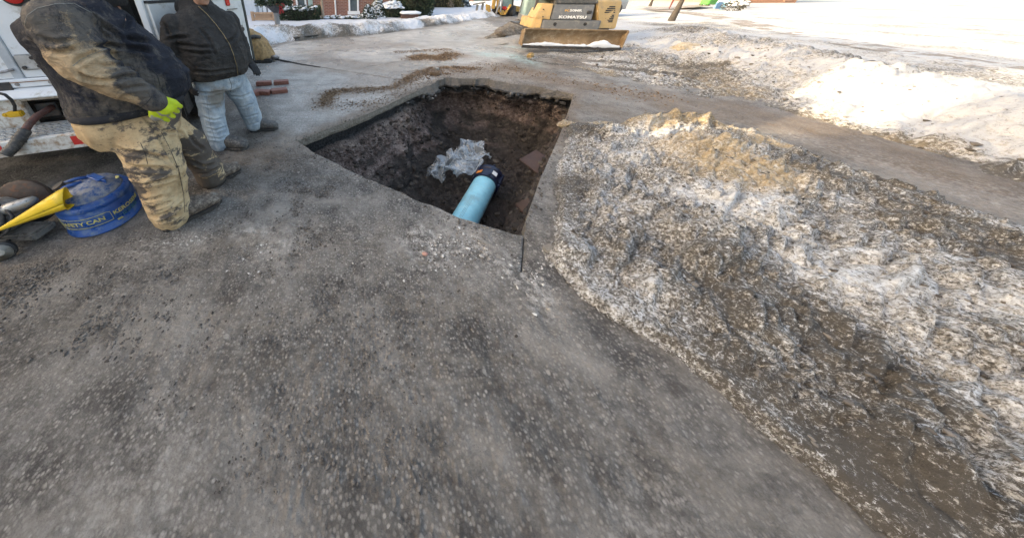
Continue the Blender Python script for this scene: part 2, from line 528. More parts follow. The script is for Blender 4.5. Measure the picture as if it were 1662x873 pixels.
SNOW_BANK = mat_snow('bank_snow', (0.56, 0.575, 0.60), 1.0, 0.7)
SNOW_TONED = mat_snow('toned_dirty_snow', (0.40, 0.408, 0.42), 1.0, 0.7)  # bank snow toned darker so sunlit stretches don't burn white
SNOW_HEAP = mat_snow('heap_snow', (0.62, 0.63, 0.64), 1.0, 1.5)
CAPSNOW = simple('settled_snow', (0.60, 0.63, 0.67), 0.55, var=0.06, scale=4, bump=0.4, bscale=30)
GRAVEL = mat_clod('gravel_stone', [(0.15, (0.035, 0.03, 0.026)), (0.45, (0.105, 0.092, 0.08)), (0.7, (0.17, 0.152, 0.134)), (0.95, (0.28, 0.258, 0.23))])
BROWN_GRAVEL = mat_clod('brown_gravel', [(0.15, (0.045, 0.026, 0.015)), (0.45, (0.13, 0.08, 0.045)), (0.72, (0.26, 0.175, 0.105)), (0.95, (0.42, 0.33, 0.24))])
SOIL_CLOD = mat_clod('soil_clod', [(0.15, (0.016, 0.013, 0.011)), (0.5, (0.05, 0.04, 0.032)), (0.85, (0.12, 0.10, 0.08)), (0.97, (0.28, 0.25, 0.22))])
ICE = mat_clod('ice_crumb', [(0.1, (0.22, 0.195, 0.165)), (0.5, (0.40, 0.375, 0.34)), (0.9, (0.62, 0.605, 0.58))], 0.6, 30.0)
SANDY = mat_clod('sandy_snow_chunk', [(0.1, (0.30, 0.20, 0.085)), (0.5, (0.46, 0.34, 0.17)), (0.9, (0.60, 0.50, 0.33))], 0.8)

# ------------------------------------------------------------------ the pit outline, measured at road level
NEAR_EDGE = [(480, 230), (500, 241), (520, 252), (560, 274), (600, 292), (650, 312), (690, 330), (730, 346), (770, 360), (800, 369), (830, 378), (851, 381)]
RIGHT_EDGE = [(858, 348), (870, 310), (886, 270), (902, 235), (914, 205), (925, 175), (932, 153)]
FAR_EDGE = [(916, 150), (882, 144), (852, 139), (836, 138), (818, 133), (800, 131), (788, 127), (764, 129), (742, 127), (722, 126)]
LEFT_EDGE = [(690, 141), (640, 165), (600, 184), (560, 199), (520, 214)]
def side(pxs, step=0.035, wob=0.0, seed=0.0):
    w = [G(*p) for p in pxs]; out = []
    for a, b in zip(w[:-1], w[1:]):
        n = max(1, int((b - a).length / step))
        for k in range(n): out.append(a.lerp(b, k / n))
    a = np.array([(p.x, p.y) for p in out])
    if wob:
        a = a + wob * np.c_[fbm(pad3(a * 9 + seed), 3), fbm(pad3(a * 9 + seed + 50), 3)]
    return a
s_near = side(NEAR_EDGE + [RIGHT_EDGE[0]], wob=0.028)
s_right = side(RIGHT_EDGE + [FAR_EDGE[0]], wob=0.008, seed=5)
s_far = side(FAR_EDGE + [LEFT_EDGE[0]], wob=0.085, seed=9)
s_left = side(LEFT_EDGE + [NEAR_EDGE[0]], wob=0.006, seed=13)
RIM = np.vstack([s_near, s_right, s_far, s_left])
NS = [len(s_near), len(s_right), len(s_far), len(s_left)]

# ------------------------------------------------------------------ road sheet with the pit cut out of it
def w2(pxs, z=0.0): return [(G(x, y, z).x, G(x, y, z).y) for x, y in pxs]
SEAM = w2([(441, 97), (490, 105), (560, 116), (640, 128), (668, 131)])
SEAM2 = w2([(592, 110), (650, 100), (700, 92)])
SAWCUT = w2([(851, 381), (848, 412), (846, 450)])
def build_road():
    pts = []
    r = 0.22; rows = []
    while r < 25: rows.append(r); r *= 1.017
    for r in rows:
        for a in np.arange(-62, 76, 0.62): pts.append((r, math.radians(a + random.uniform(-.25, .25)), random.uniform(-.006, .006)))
    for r in rows[::8]:
        for a in np.arange(80, 296, 6.0): pts.append((r, math.radians(a), 0))
    p = np.array(pts)
    xy = np.c_[p[:, 0] * (1 + p[:, 2]) * np.sin(p[:, 1]), p[:, 0] * (1 + p[:, 2]) * np.cos(p[:, 1])]
    extra, depth = [], []
    def strip(line, hw, dp):
        for a, b in zip(line[:-1], line[1:]):
            a, b = np.array(a), np.array(b); L = np.hypot(*(b - a)); t = (b - a) / L; nn = np.array([-t[1], t[0]])
            for k in np.arange(0, L, 0.05):
                wv = hw * (1 + 0.5 * math.sin(k * 9))
                for o, z in ((-wv * 1.4, 0), (-wv, -dp), (wv, -dp), (wv * 1.4, 0)):
                    extra.append(a + t * k + nn * o); depth.append(z)
    strip(SEAM, 0.012, 0.03); strip(SEAM2, 0.006, 0.012); strip(SAWCUT, 0.0025, 0.025)
    extra = np.array(extra); depth = np.array(depth)
    sd = poly_sd(xy, RIM)
    seamd = np.minimum(np.minimum(line_dist(xy, SEAM), line_dist(xy, SEAM2)), line_dist(xy, SAWCUT))
    xy = xy[(sd < -0.03) & (seamd > 0.03)]
    ok = poly_sd(extra, RIM) < -0.02
    extra, depth = extra[ok], depth[ok]
    dp = {tuple(np.round(e, 5)): z for e, z in zip(extra, depth)}
    allp = np.vstack([RIM, xy, extra])
    n0 = len(RIM)
    res = delaunay_2d_cdt([Vector((float(x), float(y))) for x, y in allp], [(i, (i + 1) % n0) for i in range(n0)], [], 0, 1e-5)
    v = np.array([(q.x, q.y) for q in res[0]]); f = np.array([t for t in res[2] if len(t) == 3])
    cen = v[f].mean(axis=1)
    f = f[poly_sd(cen, RIM) < 0]
    z = 0.012 * fbm(pad3(v * 1.3), 3) + 0.013 * fbm(pad3(v * 8), 4) + 0.007 * ridged(pad3(v * 26), 3)
    sdv = poly_sd(v, RIM)
    cl = conc_map(v)
    z = z * (1 - 0.6 * cl) * sstep(0, 0.12, -sdv)
    z += np.array([dp.get(tuple(np.round(e, 5)), 0.0) for e in v])
    dirt, salt, wet, teal = road_maps(v)
    me = np_mesh('road', np.c_[v, z], f, ROAD, True, dict(conc=cl, dirt=dirt, salt=salt, wet=wet, teal=teal))
    tag(link_mesh('road', me), kind='structure')
CONC_POLY = w2([(452, 196), (478, 226), (520, 210), (600, 180), (690, 140), (722, 122), (790, 112), (840, 95), (850, 60), (780, 33), (700, 46), (600, 58), (480, 68), (400, 90), (300, 120), (420, 150)])
GRAVEL_RIDGE = w2([(527, 172), (530, 158), (545, 148), (590, 146), (640, 143), (672, 122), (700, 112), (735, 110), (770, 112)])
GRAVEL_HEAP = w2([(670, 96), (690, 92), (715, 96), (735, 88)])
def conc_map(v):
    return sstep(-0.18, 0.22, poly_sd(v, CONC_POLY) + 0.22 * fbm(pad3(v * 1.6), 5))
def road_maps(v):
    p = pad3(v)
    ridge = line_dist(v, GRAVEL_RIDGE)
    dirt = sstep(0.34, 0.0, ridge + 0.16 * fbm(p * 5, 4))
    dirt = np.maximum(dirt, sstep(0.6, 0.1, line_dist(v, GRAVEL_HEAP) + 0.3 * fbm(p * 3, 4)))
    stain = w2([(560, 103), (595, 104), (520, 98)])
    dirt = np.maximum(dirt, 0.75 * sstep(0.55, 0.0, line_dist(v, stain) + 0.4 * fbm(p * 2.2, 4)))
    far_right = w2([(735, 118), (800, 112), (880, 128), (1000, 150), (1100, 170), (1200, 178), (1400, 240), (1662, 330)])
    dirt = np.maximum(dirt, 0.8 * sstep(0.9, 0.15, line_dist(v, far_right) + 0.55 * fbm(p * 1.7, 5)))
    dirt = np.maximum(dirt, 0.55 * sstep(0.0, 0.4, fbm(p * 0.8 + 9, 5)))
    rim_d = -poly_sd(v, RIM)
    dirt = np.maximum(dirt, 0.8 * sstep(0.32, 0.0, rim_d + 0.22 * fbm(p * 3.5 + 2, 4)) * sstep(2.2, 3.0, v[:, 1]))
    saltl = w2([(680, 380), (700, 402), (740, 412), (775, 398), (800, 430), (835, 440), (868, 470)])
    salt = sstep(0.22, 0.02, line_dist(v, saltl) + 0.16 * fbm(p * 6, 4))
    salt = np.maximum(salt, 0.7 * sstep(0.18, 0.0, line_dist(v, w2([(400, 372), (425, 380), (450, 395)])) + 0.12 * fbm(p * 7, 4)))
    salt = np.maximum(salt, 0.55 * sstep(0.2, 0.0, line_dist(v, w2([(230, 400), (300, 405), (330, 390)])) + 0.15 * fbm(p * 7, 4)))
    kerbl = w2([(410, 80), (440, 82), (520, 78), (600, 68), (700, 52)])
    salt = np.maximum(salt, 0.8 * sstep(0.9, 0.1, line_dist(v, kerbl) + 0.8 * fbm(p * 1.5, 4)))
    salt = np.maximum(salt, 0.45 * sstep(0.1, 0.4, fbm(p * 1.1 + 40, 5)))
    c = conc_map(v)
    wet = np.clip(c * sstep(-0.25, 0.3, fbm(p * 0.7 + 3, 4)) + 0.5 * sstep(0.0, 0.4, fbm(p * 1.0 + 77, 4)), 0, 1)
    teal = sstep(0.45, 0.0, line_dist(v, w2([(790, 88), (830, 92), (862, 103)])) + 0.3 * fbm(p * 2, 3))
    teal = np.maximum(teal, sstep(0.3, 0.0, line_dist(v, w2([(826, 76), (846, 78)]))))
    return dirt, salt, wet, teal
build_road()

# ------------------------------------------------------------------ the excavated pit
def build_pit():
    fl = dict(A=(0.15, 2.78), B=(1.10, 1.62), C=(3.05, 4.35), D=(1.72, 4.72))
    def seg(a, b, n): return np.array([np.array(a) + (np.array(b) - np.array(a)) * k / n for k in range(n)])
    Q = np.vstack([seg(fl['A'], fl['B'], NS[0]), seg(fl['B'], fl['C'], NS[1]), seg(fl['C'], fl['D'], NS[2]), seg(fl['D'], fl['A'], NS[3])])
    cid = np.repeat([0, 1, 2, 3], NS)
    # smooth side weights
    def blend(w):
        k = np.ones(31) / 31
        return np.convolve(np.r_[w[-15:], w, w[:15]], k, 'valid')
    left, far = blend((cid == 3).astype(float)), blend((cid == 2).astype(float))
    right = blend((cid == 1).astype(float))
    n = len(RIM)
    cen = Q.mean(axis=0)
    out = RIM - cen; out /= np.linalg.norm(out, axis=1)[:, None]
    zf = -1.18 + 0.10 * far + 0.05 * left
    rings, R, P_, S, K = [], [], [], [], []
    ph = np.arange(n)
    along = pad3(RIM * 3.0)
    def ring(xy, z, red, pale, slab, blk):
        rings.append(np.c_[xy, z]); R.append(red); P_.append(pale); S.append(slab); K.append(blk)
    one, zero = np.ones(n), np.zeros(n)
    th = 0.10 + 0.025 * fbm(along, 3)
    brk = sstep(0.15, 0.6, far)
    step = brk * (0.10 + 0.22 * np.clip(fbm(along * 1.6 + 4, 3) + 0.25, 0, 1))
    for t in (0, 0.25, 0.6, 1.0):
        ring(RIM - out * (step * t * 0.8)[:, None] - out * (0.004 * t), -th * t - 0.03 * brk * t, zero, zero, one * (1 - 0.35 * brk), 0.35 * brk)
    for t in np.linspace(0.05, 1, 6):
        o = RIM - out * (step * 0.8 * (1 - t))[:, None] + out * ((0.012 + 0.03 * t) * (1 + fbm(pad3(RIM * 22, t * 3), 3)))[:, None]
        ring(o, -th - 0.13 * t * (1 + 0.3 * fbm(along + 8, 2)) + 0.0, zero, zero, zero, one)
    base_xy, base_z = rings[-1][:, :2], rings[-1][:, 2]
    M = 64
    for i in range(1, M + 1):
        t = i / M
        g = (left * (0.12 * t + 0.88 * t ** 1.5) + far * (-0.42 * np.sin(math.pi * min(1, t * 1.2)) * sstep(0, .25, t) + t ** 3.0) + (1 - left - far) * (t ** 1.6))
        xy = base_xy + (Q - base_xy) * g[:, None]
        z = base_z + (zf - base_z) * t
        p = np.c_[xy, z]
        dsp = 0.13 * fbm(p * 2.3, 4) + 0.085 * ridged(p * 5.0, 5) + 0.035 * ridged(p * 17, 3)
        xy = xy - out * (dsp * sstep(0, 0.12, t) * (0.5 + 0.5 * (left + far)))[:, None]
        z = z + 0.04 * fbm(p * 4 + 20, 3) * sstep(0, 0.2, t)
        nz = fbm(p * 2.2 + 60, 4)
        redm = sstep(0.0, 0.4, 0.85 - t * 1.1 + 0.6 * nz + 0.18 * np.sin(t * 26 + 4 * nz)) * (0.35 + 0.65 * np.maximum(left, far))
        pal = sstep(0.16, 0.36, fbm(p * 2.6 + 90, 3) + 0.22 - t * 0.55) * np.clip(left + 0.3 * far, 0, 1)
        ring(xy, z, redm, pal, zero, sstep(0.14, 0.0, t + 0.08 * nz))
    q_xy, q_z = rings[-1][:, :2], rings[-1][:, 2]
    for i in range(1, 41):
        t = i / 40
        xy = q_xy + (cen - q_xy) * t
        p = pad3(xy)
        z = q_z * (1 - sstep(0, 0.5, t)) + (-1.20) * sstep(0, 0.5, t) + sstep(0, .15, t) * (0.09 * fbm(p * 2.5, 4) + 0.05 * ridged(p * 8, 4) + 0.018 * ridged(p * 30, 2))
        ring(xy, z, 0.2 * sstep(-.1, .4, fbm(p * 2, 3)), zero, zero, zero)
    V = np.stack(rings)             # (rings, n, 3)
    nr = len(rings)
    i, j = np.meshgrid(np.arange(nr - 1), np.arange(n), indexing='ij'); j2 = (j + 1) % n
    f = np.stack([i * n + j, (i + 1) * n + j, (i + 1) * n + j2, i * n + j2], -1).reshape(-1, 4)
    cat = lambda a: np.concatenate(a)
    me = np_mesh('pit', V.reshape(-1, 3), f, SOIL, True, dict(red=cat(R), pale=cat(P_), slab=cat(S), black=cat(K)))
    tag(link_mesh('pit', me), kind='structure')
    return V
PIT = build_pit()

# ------------------------------------------------------------------ sheets of snow
def height_sheet(name, X, Y, Z, mask, dirt, yel, mat, kind='structure'):
    nu, nv = X.shape
    v = np.c_[X.ravel(), Y.ravel(), Z.ravel()]
    v, f, at = keep_faces(v, grid_faces(nu, nv), mask.ravel(), dict(dirt=np.clip(dirt.ravel(), 0, 1), yel=np.clip(yel.ravel(), 0, 1)))
    me = np_mesh(name, v, f[:, ::-1] if np.cross(v[f[0, 1]] - v[f[0, 0]], v[f[0, 2]] - v[f[0, 0]])[2] < 0 else f, mat, True, at)
    return tag(link_mesh(name, me), kind=kind)

# the compacted heap beside the pit
HEAP = w2([(884, 420), (892, 392), (903, 365), (908, 335), (902, 305), (905, 280), (912, 252), (917, 222), (921, 205)]) + \
       w2([(935, 203), (970, 207), (1000, 208), (1018, 200), (1032, 191), (1062, 187), (1100, 187), (1132, 189), (1160, 200), (1190, 212), (1230, 220), (1330, 262), (1500, 320), (1662, 380)]) + \
       [(7.2, 1.6), (7.0, -1.2), (2.1, -1.2), (1.75, 0.05), (1.55, 0.55), (1.27, 0.95)]
LUMPS = []   # (x, y, rx, ry, angle, height)
for (px, py, z, rx, ry, an, hh) in [(1062, 186, .2, .40, .20, .1, .11), (1120, 186, .2, .34, .15, -.1, .07), (1140, 240, .22, .46, .22, -.35, .14), (1190, 268, .22, .5, .3, -.3, .06),
                                    (985, 215, .1, .45, .16, .1, .06), (1075, 330, .2, .22, .12, 0, .06), (1115, 358, .2, .26, .13, .3, .09), (1030, 250, .2, .3, .12, -.2, .07), (930, 400, .08, .14, .12, 0, .07), (1160, 400, .2, .3, .15, .4, .08)]:
    g = G(px, py, z); LUMPS.append((g.x, g.y, rx, ry, an, hh))
def heap_height(x, y):
    v = np.c_[x, y]; p = pad3(v)
    sd = poly_sd(v, HEAP) + 0.05 * fbm(p * 4.5, 4) + 0.02 * fbm(p * 17, 3)
    prof = 0.055 * sstep(0.0, 0.04, sd) + 0.075 * sstep(0.02, 0.45, sd) + 0.08 * sstep(0.3, 1.3, sd)
    q = p.copy(); c, s = math.cos(0.5), math.sin(0.5)
    qx, qy = q[:, 0] * c + q[:, 1] * s, -q[:, 0] * s + q[:, 1] * c
    st = np.c_[qx * 0.62, qy * 1.35, q[:, 2]]
    wq = st + 0.12 * np.c_[fbm(p * 3 + 50, 3), fbm(p * 3 + 70, 3), np.zeros(len(p))]
    rough = 0.050 * fbm(wq * 2.2, 3) + 0.026 * ridged(wq * 4.4 + 3, 2) - 0.060 * ridged(wq * 9, 2) - 0.024 * ridged(wq * 20 + 9, 1) + 0.03
    ter = np.floor((rough + 0.3) / 0.045) * 0.045 - 0.3 + 0.045 * sstep(0.55, 1.0, ((rough + 0.3) / 0.045) % 1.0)
    rough = 0.95 * (0.45 * rough + 0.55 * ter)
    z = prof + rough * sstep(0.0, 0.25, sd)
    for (lx, ly, rx, ry, an, hh) in LUMPS:
        dx, dy = x - lx, y - ly
        u, w = (dx * math.cos(an) + dy * math.sin(an)) / rx, (-dx * math.sin(an) + dy * math.cos(an)) / ry
        d = np.sqrt(u * u + w * w) + 0.22 * fbm(p * 7 + lx, 3)
        z = z + hh * sstep(1.0, 0.45, d)
    return z, sd
def build_heap():
    x = np.arange(0.9, 7.2, 0.0175); y = np.arange(-1.1, 4.7, 0.0175)
    x = np.concatenate([np.arange(0.9, 4.6, 0.0135), np.arange(4.6, 7.2, 0.03)])
    y = np.concatenate([np.arange(-1.1, 0.3, 0.03), np.arange(0.3, 4.7, 0.0135)])
    X, Y = np.meshgrid(x, y, indexing='ij')
    z, sd = heap_height(X.ravel(), Y.ravel())
    p = np.c_[X.ravel(), Y.ravel(), np.zeros(X.size)]
    yel = np.zeros(X.size)  # yellow sand tint; also paints the low sun's warmth on the lumps
    for (lx, ly, rx, ry, an, hh) in LUMPS[:4] + [(4.75, 3.0, .55, .35, 0, 0), (4.5, 2.55, .5, .25, 0, 0)]:
        yel = np.maximum(yel, 0.85 * sstep(1.25, 0.45, np.hypot((p[:, 0] - lx) / rx, (p[:, 1] - ly) / ry * 0.9) + 0.45 * fbm(p * 3.1, 4)))
    dirt = 0.75 + 0.45 * fbm(p * 1.5 + 30, 4) + 0.08 * sstep(0.4, 0.0, sd)
    height_sheet('snow_heap', X, Y, np.where(sd > -0.03, z, -0.05).reshape(X.shape), (sd > -0.02).reshape(X.shape), dirt, yel, SNOW_HEAP)
build_heap()

# the high bank on the right, past the turned-over road
def interp_px(tbl, z):
    """table of photo points -> (azimuth, radius) samples"""
    g = [G(a, b, z) for a, b in tbl]
    az = np.array([math.atan2(q.x, q.y) for q in g]); r = np.array([math.hypot(q.x, q.y) for q in g])
    o = np.argsort(az); return az[o], r[o]
FOOT = interp_px([(835, 96), (870, 104), (905, 112), (960, 128), (1050, 146), (1200, 165), (1400, 215), (1662, 300)], 0.0)
CREST = interp_px([(835, 62), (900, 58), (980, 52), (1020, 45), (1062, 39), (1130, 44), (1200, 62), (1400, 104), (1662, 158)], 0.5)
def bank_height(x, y):
    az, r = np.arctan2(x, y), np.hypot(x, y)
    p = np.c_[x, y, np.zeros_like(x)]
    rf = np.interp(az, *FOOT) + 0.5 * fbm(p * 0.9, 4); rc = np.maximum(np.interp(az, *CREST), rf + 0.8)
    a0 = math.radians(30); a1 = math.radians(50)
    hc = 0.50 * sstep(a0 + .13, a1, az)
    t = (r - rf) / (rc - rf)
    up = hc * sstep(0, 1.0, t) * np.where(t > 1, 1 - 0.72 * sstep(0, 1, (r - rc) / 3.2), 1)
    act = sstep(-0.02, 0.14, t)
    st = np.c_[p[:, 0] * 0.7 + p[:, 1] * 0.3, p[:, 1] * 1.2 - p[:, 0] * 0.25, p[:, 2]]
    near = sstep(24, 9, r)
    z = up + act * (0.03 + (0.06 * fbm(st * 1.2, 4) + 0.085 * ridged(st * 2.2, 5) + (0.02 - 0.055 * ridged(st * 5.5, 2) - 0.022 * ridged(st * 13, 1)) * near) * (0.22 + 0.78 * sstep(a0 + .1, a1, az)) * (1 - 0.5 * sstep(1.2, 1.8, t))) - 0.02
    z = z - 0.25 * sstep(0.03, -0.06, az - a0 + 0.05 * fbm(p * 1.2 + 33, 3))
    return z, t, az, r, p
def build_bank():
    A = np.radians(np.arange(25, 82, 0.16)); R = 4.0 * 1.0062 ** np.arange(0, 330)
    AA, RR = np.meshgrid(A, R, indexing='ij')
    X, Y = (RR * np.sin(AA)).ravel(), (RR * np.cos(AA)).ravel()
    z, t, az, r, p = bank_height(X, Y)
    dirt = 0.62 + 0.45 * fbm(p * 0.9 + 11, 5) + 0.35 * sstep(0.35, 0.0, t) - 0.14 * sstep(1.5, 2.6, t)
    yel = 0.30 * sstep(0.2, 0.6, fbm(p * 1.1 + 3, 4) + 0.25 * sstep(0.5, 0.0, t)) * (1 - sstep(0.9, 1.2, t))
    mask = (t > -0.02)
    # dirt ruts left by the excavator tracks
    for k, (a, b) in enumerate([((4.4, 6.9), (6.3, 5.2)), ((5.0, 7.1), (7.2, 5.6))]):
        d, _ = seg_dist(np.c_[X, Y], a, b)
        dirt = np.maximum(dirt, 0.95 * sstep(0.35, 0.1, d)); z = z - 0.05 * sstep(0.3, 0.1, d)
    height_sheet('snow_bank', X.reshape(AA.shape), Y.reshape(AA.shape), z.reshape(AA.shape), mask.reshape(AA.shape), dirt, yel, SNOW_TONED)
build_bank()

# kerb line on the left, ploughed windrow and lawn behind it
KERB = w2([(408, 80), (440, 74), (470, 69), (505, 65), (550, 61), (600, 58), (645, 53), (700, 44.5), (745, 37), (790, 30)])
KERB = [(KERB[0][0] - 14, KERB[0][1] - 7), (KERB[0][0] - 5, KERB[0][1] - 2.2)] + KERB + [(16, 24), (34, 40), (80, 78)]
def along(line, s):
    P = np.array(line); seg = np.hypot(*np.diff(P, axis=0).T); cum = np.r_[0, np.cumsum(seg)]
    x = np.interp(s, cum, P[:, 0]); y = np.interp(s, cum, P[:, 1]); e = 0.6
    tx = np.interp(s + e, cum, P[:, 0]) - np.interp(s - e, cum, P[:, 0]); ty = np.interp(s + e, cum, P[:, 1]) - np.interp(s - e, cum, P[:, 1])
    L = np.hypot(tx, ty) + 1e-9
    return x, y, -ty / L, tx / L, cum[-1]
def build_left():
    total = along(KERB, np.array([0.0]))[4]
    s = np.concatenate([np.arange(0, 12, 0.3), np.arange(12, 36, 0.05), np.arange(36, 60, 0.3), np.arange(60, total, 2.5)])
    x, y, nx, ny, _ = along(KERB, s)
    # windrow
    w = np.linspace(-0.15, 2.6, 54)
    S, W = np.meshgrid(s, w, indexing='ij')
    X = x[:, None] + nx[:, None] * W; Y = y[:, None] + ny[:, None] * W
    p = np.c_[X.ravel(), Y.ravel(), np.zeros(X.size)]
    sv, wv = S.ravel(), W.ravel()
    hh = 0.20 + 0.20 * sstep(24, 17, sv) + 0.12 * fbm(np.c_[sv * .5, sv * 0, sv * 0], 3)
    we = wv + 0.22 * fbm(p * 1.3, 4)
    z = hh * sstep(0.0, 0.75, we) * (1 - 0.5 * sstep(1.0, 2.3, we)) + sstep(0, 0.3, we) * (0.11 * ridged(p * 1.5, 4) + 0.05 * ridged(p * 5, 4) + 0.02 * ridged(p * 15, 2)) * (1 - 0.75 * sstep(1.3, 2.3, we)) - 0.02
    dirt = 0.66 + 0.70 * fbm(p * 1.1 + 21, 5) + 0.35 * sstep(0.35, 0.0, we) - 0.62 * sstep(0.9, 1.7, we) - 0.25 * sstep(22, 27, sv)
    height_sheet('kerb_snow', X, Y, z.reshape(X.shape), (we > -0.1).reshape(X.shape), dirt, 0.08 * sstep(0, .4, fbm(p + 8, 3)) * (wv < 1.2), SNOW_BANK)
    # lawn
    w = np.concatenate([np.arange(1.9, 12, 0.22), np.arange(12, 60, 2.0)])
    S, W = np.meshgrid(s[::2], w, indexing='ij')
    X = x[::2][:, None] + nx[::2][:, None] * W; Y = y[::2][:, None] + ny[::2][:, None] * W
    p = np.c_[X.ravel(), Y.ravel(), np.zeros(X.size)]
    z = 0.14 + 0.05 * fbm(p * 0.5, 3) + 0.018 * fbm(p * 2.5, 3)
    z = z - 0.12 * sstep(2.2, 1.9, W.ravel())
    dirt = 0.06 + 0.12 * fbm(p * 0.7, 3)
    height_sheet('snow_lawn', X, Y, z.reshape(X.shape), np.ones(X.shape, bool), dirt, np.zeros(X.size), SNOW_LAWN)
build_left()

# everything farther out: snow-covered ground to the horizon, with the two bare driveway strips on the right
def build_far():
    A = np.radians(np.arange(0, 360.1, 1.5)); R = 13.0 * 1.055 ** np.arange(0, 76)
    AA, RR = np.meshgrid(A, R, indexing='ij')
    X, Y = (RR * np.sin(AA)).ravel(), (RR * np.cos(AA)).ravel()
    p = np.c_[X, Y, np.zeros_like(X)]
    z = -0.09 + (0.03 * fbm(p * 0.3, 3)) * sstep(13, 20, RR.ravel()) + 0.06 * sstep(22, 28, RR.ravel())
    height_sheet('snow_ground', X.reshape(AA.shape), Y.reshape(AA.shape), z.reshape(AA.shape), np.ones(AA.shape, bool), 0.42 + 0.6 * fbm(p * .5, 5), np.zeros(X.size), SNOW_TONED)
    def ribbon(name, pxs, half, z, mat, attrs):
        L = [np.array([q[0], q[1]]) for q in pxs]
        vs = []
        for k, q in enumerate(L):
            t = L[min(k + 1, len(L) - 1)] - L[max(k - 1, 0)]; t = t / np.hypot(*t); nn = np.array([-t[1], t[0]])
            for o in np.linspace(-1, 1, 7): vs.append((*(q + nn * o * half * (1 + 0.03 * math.sin(k * .7 + o))), z))
        f = grid_faces(len(L), 7)
        me = np_mesh(name, vs, f, mat, True, {a: np.full(len(vs), b) for a, b in attrs.items()})
        tag(link_mesh(name, me), kind='structure')
    far = [(13.6, 18.7), (16.5, 21.2), (20, 24.5), (33, 35), (60, 58), (110, 100)]
    ribbon('street', far, 4.0, 0.009, ROAD, dict(conc=1.0, dirt=0.1, salt=0.2, wet=0.5, teal=0.0))
    dv = [G(1060, 15, 0.2), G(1075, 17, 0.2), G(1120, 20, 0.2), G(1160, 26, 0.2), G(1200, 34, 0.2), G(1260, 46, 0.2), G(1340, 62, 0.2), G(1480, 84, 0.2), G(1700, 118, 0.2)]
    pts = []
    for a, b in zip(dv[:-1], dv[1:]):
        for k in range(6): q = a.lerp(b, k / 6); pts.append((q.x, q.y))
    ribbon('driveway', pts, 0.55, 0.165, ROAD, dict(conc=0.3, dirt=0.9, salt=0.5, wet=0.3, teal=0.0))
    dv = [G(1040, 11, 0.2), G(1080, 11.5, 0.2), G(1110, 11, 0.2), G(1145, 8, 0.2)]
    ribbon('driveway', [(q.x, q.y) for q in dv], 0.6, 0.15, ROAD, dict(conc=0.2, dirt=0.7, salt=0.4, wet=0.3, teal=0.0))
build_far()

# the long heap of dug soil left of the excavator
def mat_spoil():
    n = NB('dug_spoil')
    col = n.ramp(n.noise(7, 11, .78), [(.32, (.055, .045, .037)), (.5, (.16, .14, .115)), (.62, (.30, .275, .24)), (.74, (.50, .48, .45))])
    return n.done(col, .9, 0, n.bump(n.noise(16, 10, .75), 1.0, .06), .3)
SPOIL = mat_spoil()
def build_spoil():
    a, b = G(803, 60), G(866, 33, 0.3)
    u = np.arange(-0.4, 1.45, 0.012); w = np.linspace(-1.2, 1.2, 80)
    U, W = np.meshgrid(u, w, indexing='ij')
    dx, dy = b.x - a.x, b.y - a.y; L = math.hypot(dx, dy); tx, ty = dx / L, dy / L
    X = a.x + dx * U - ty * W; Y = a.y + dy * U + tx * W
    p = np.c_[X.ravel(), Y.ravel(), np.zeros(X.size)]
    hgt = 0.08 + 0.30 * sstep(-0.1, 0.7, U.ravel())
    d = np.abs(W.ravel()) / (0.35 + 0.75 * sstep(0, 0.7, U.ravel())) + 0.25 * fbm(p * 2, 4) + sstep(0.0, -0.35, U.ravel())
    z = hgt * sstep(1.0, 0.1, d) + 0.05 * ridged(p * 4, 4) * sstep(1, .6, d) + 0.02 * ridged(p * 14, 3) - 0.03
    v, f, at = keep_faces(np.c_[X.ravel(), Y.ravel(), z], grid_faces(*X.shape), d < 1.15, dict(dirt=np.clip(0.9 + 0.5 * fbm(p * 1.3, 4), 0, 1), yel=0.8 * sstep(-.2, .3, fbm(p * 2 + 4, 4))))
    me = np_mesh('spoil_heap', v, f, SPOIL, True, at)
    tag(link_mesh('spoil_heap', me), kind='structure')
build_spoil()

# ------------------------------------------------------------------ loose stones
def stone_proto(n=3):
    out = []
    for k in range(n):
        bm = bmesh.new(); bmesh.ops.create_icosphere(bm, subdivisions=1, radius=1.0)
        for v in bm.verts:
            v.co *= random.uniform(0.65, 1.2)
        out.append((np.array([v.co[:] for v in bm.verts]), np.array([[q.index for q in f.verts] for f in bm.faces]))); bm.free()
    return out
PROTO = stone_proto(8)
def stones(name, pts, sizes, mat, sink=0.3, flat=0.7, kind='stuff'):
    vs, fs, b = [], [], 0
    for (x, y, z), s in zip(pts, sizes):
        v, f = PROTO[random.randrange(len(PROTO))]
        a = random.uniform(0, 6.28); c, q = math.cos(a), math.sin(a)
        w = v * np.array([s * random.uniform(.8, 1.3), s * random.uniform(.6, 1.0), s * flat * random.uniform(.7, 1.2)])
        w = np.c_[w[:, 0] * c - w[:, 1] * q + x, w[:, 0] * q + w[:, 1] * c + y, w[:, 2] + z + s * flat * (1 - 2 * sink) * 0.5]
        vs.append(w); fs.append(f + b); b += len(v)
    me = np_mesh(name, np.vstack(vs), np.vstack(fs), mat, False)
    return tag(link_mesh(name, me), kind=kind)
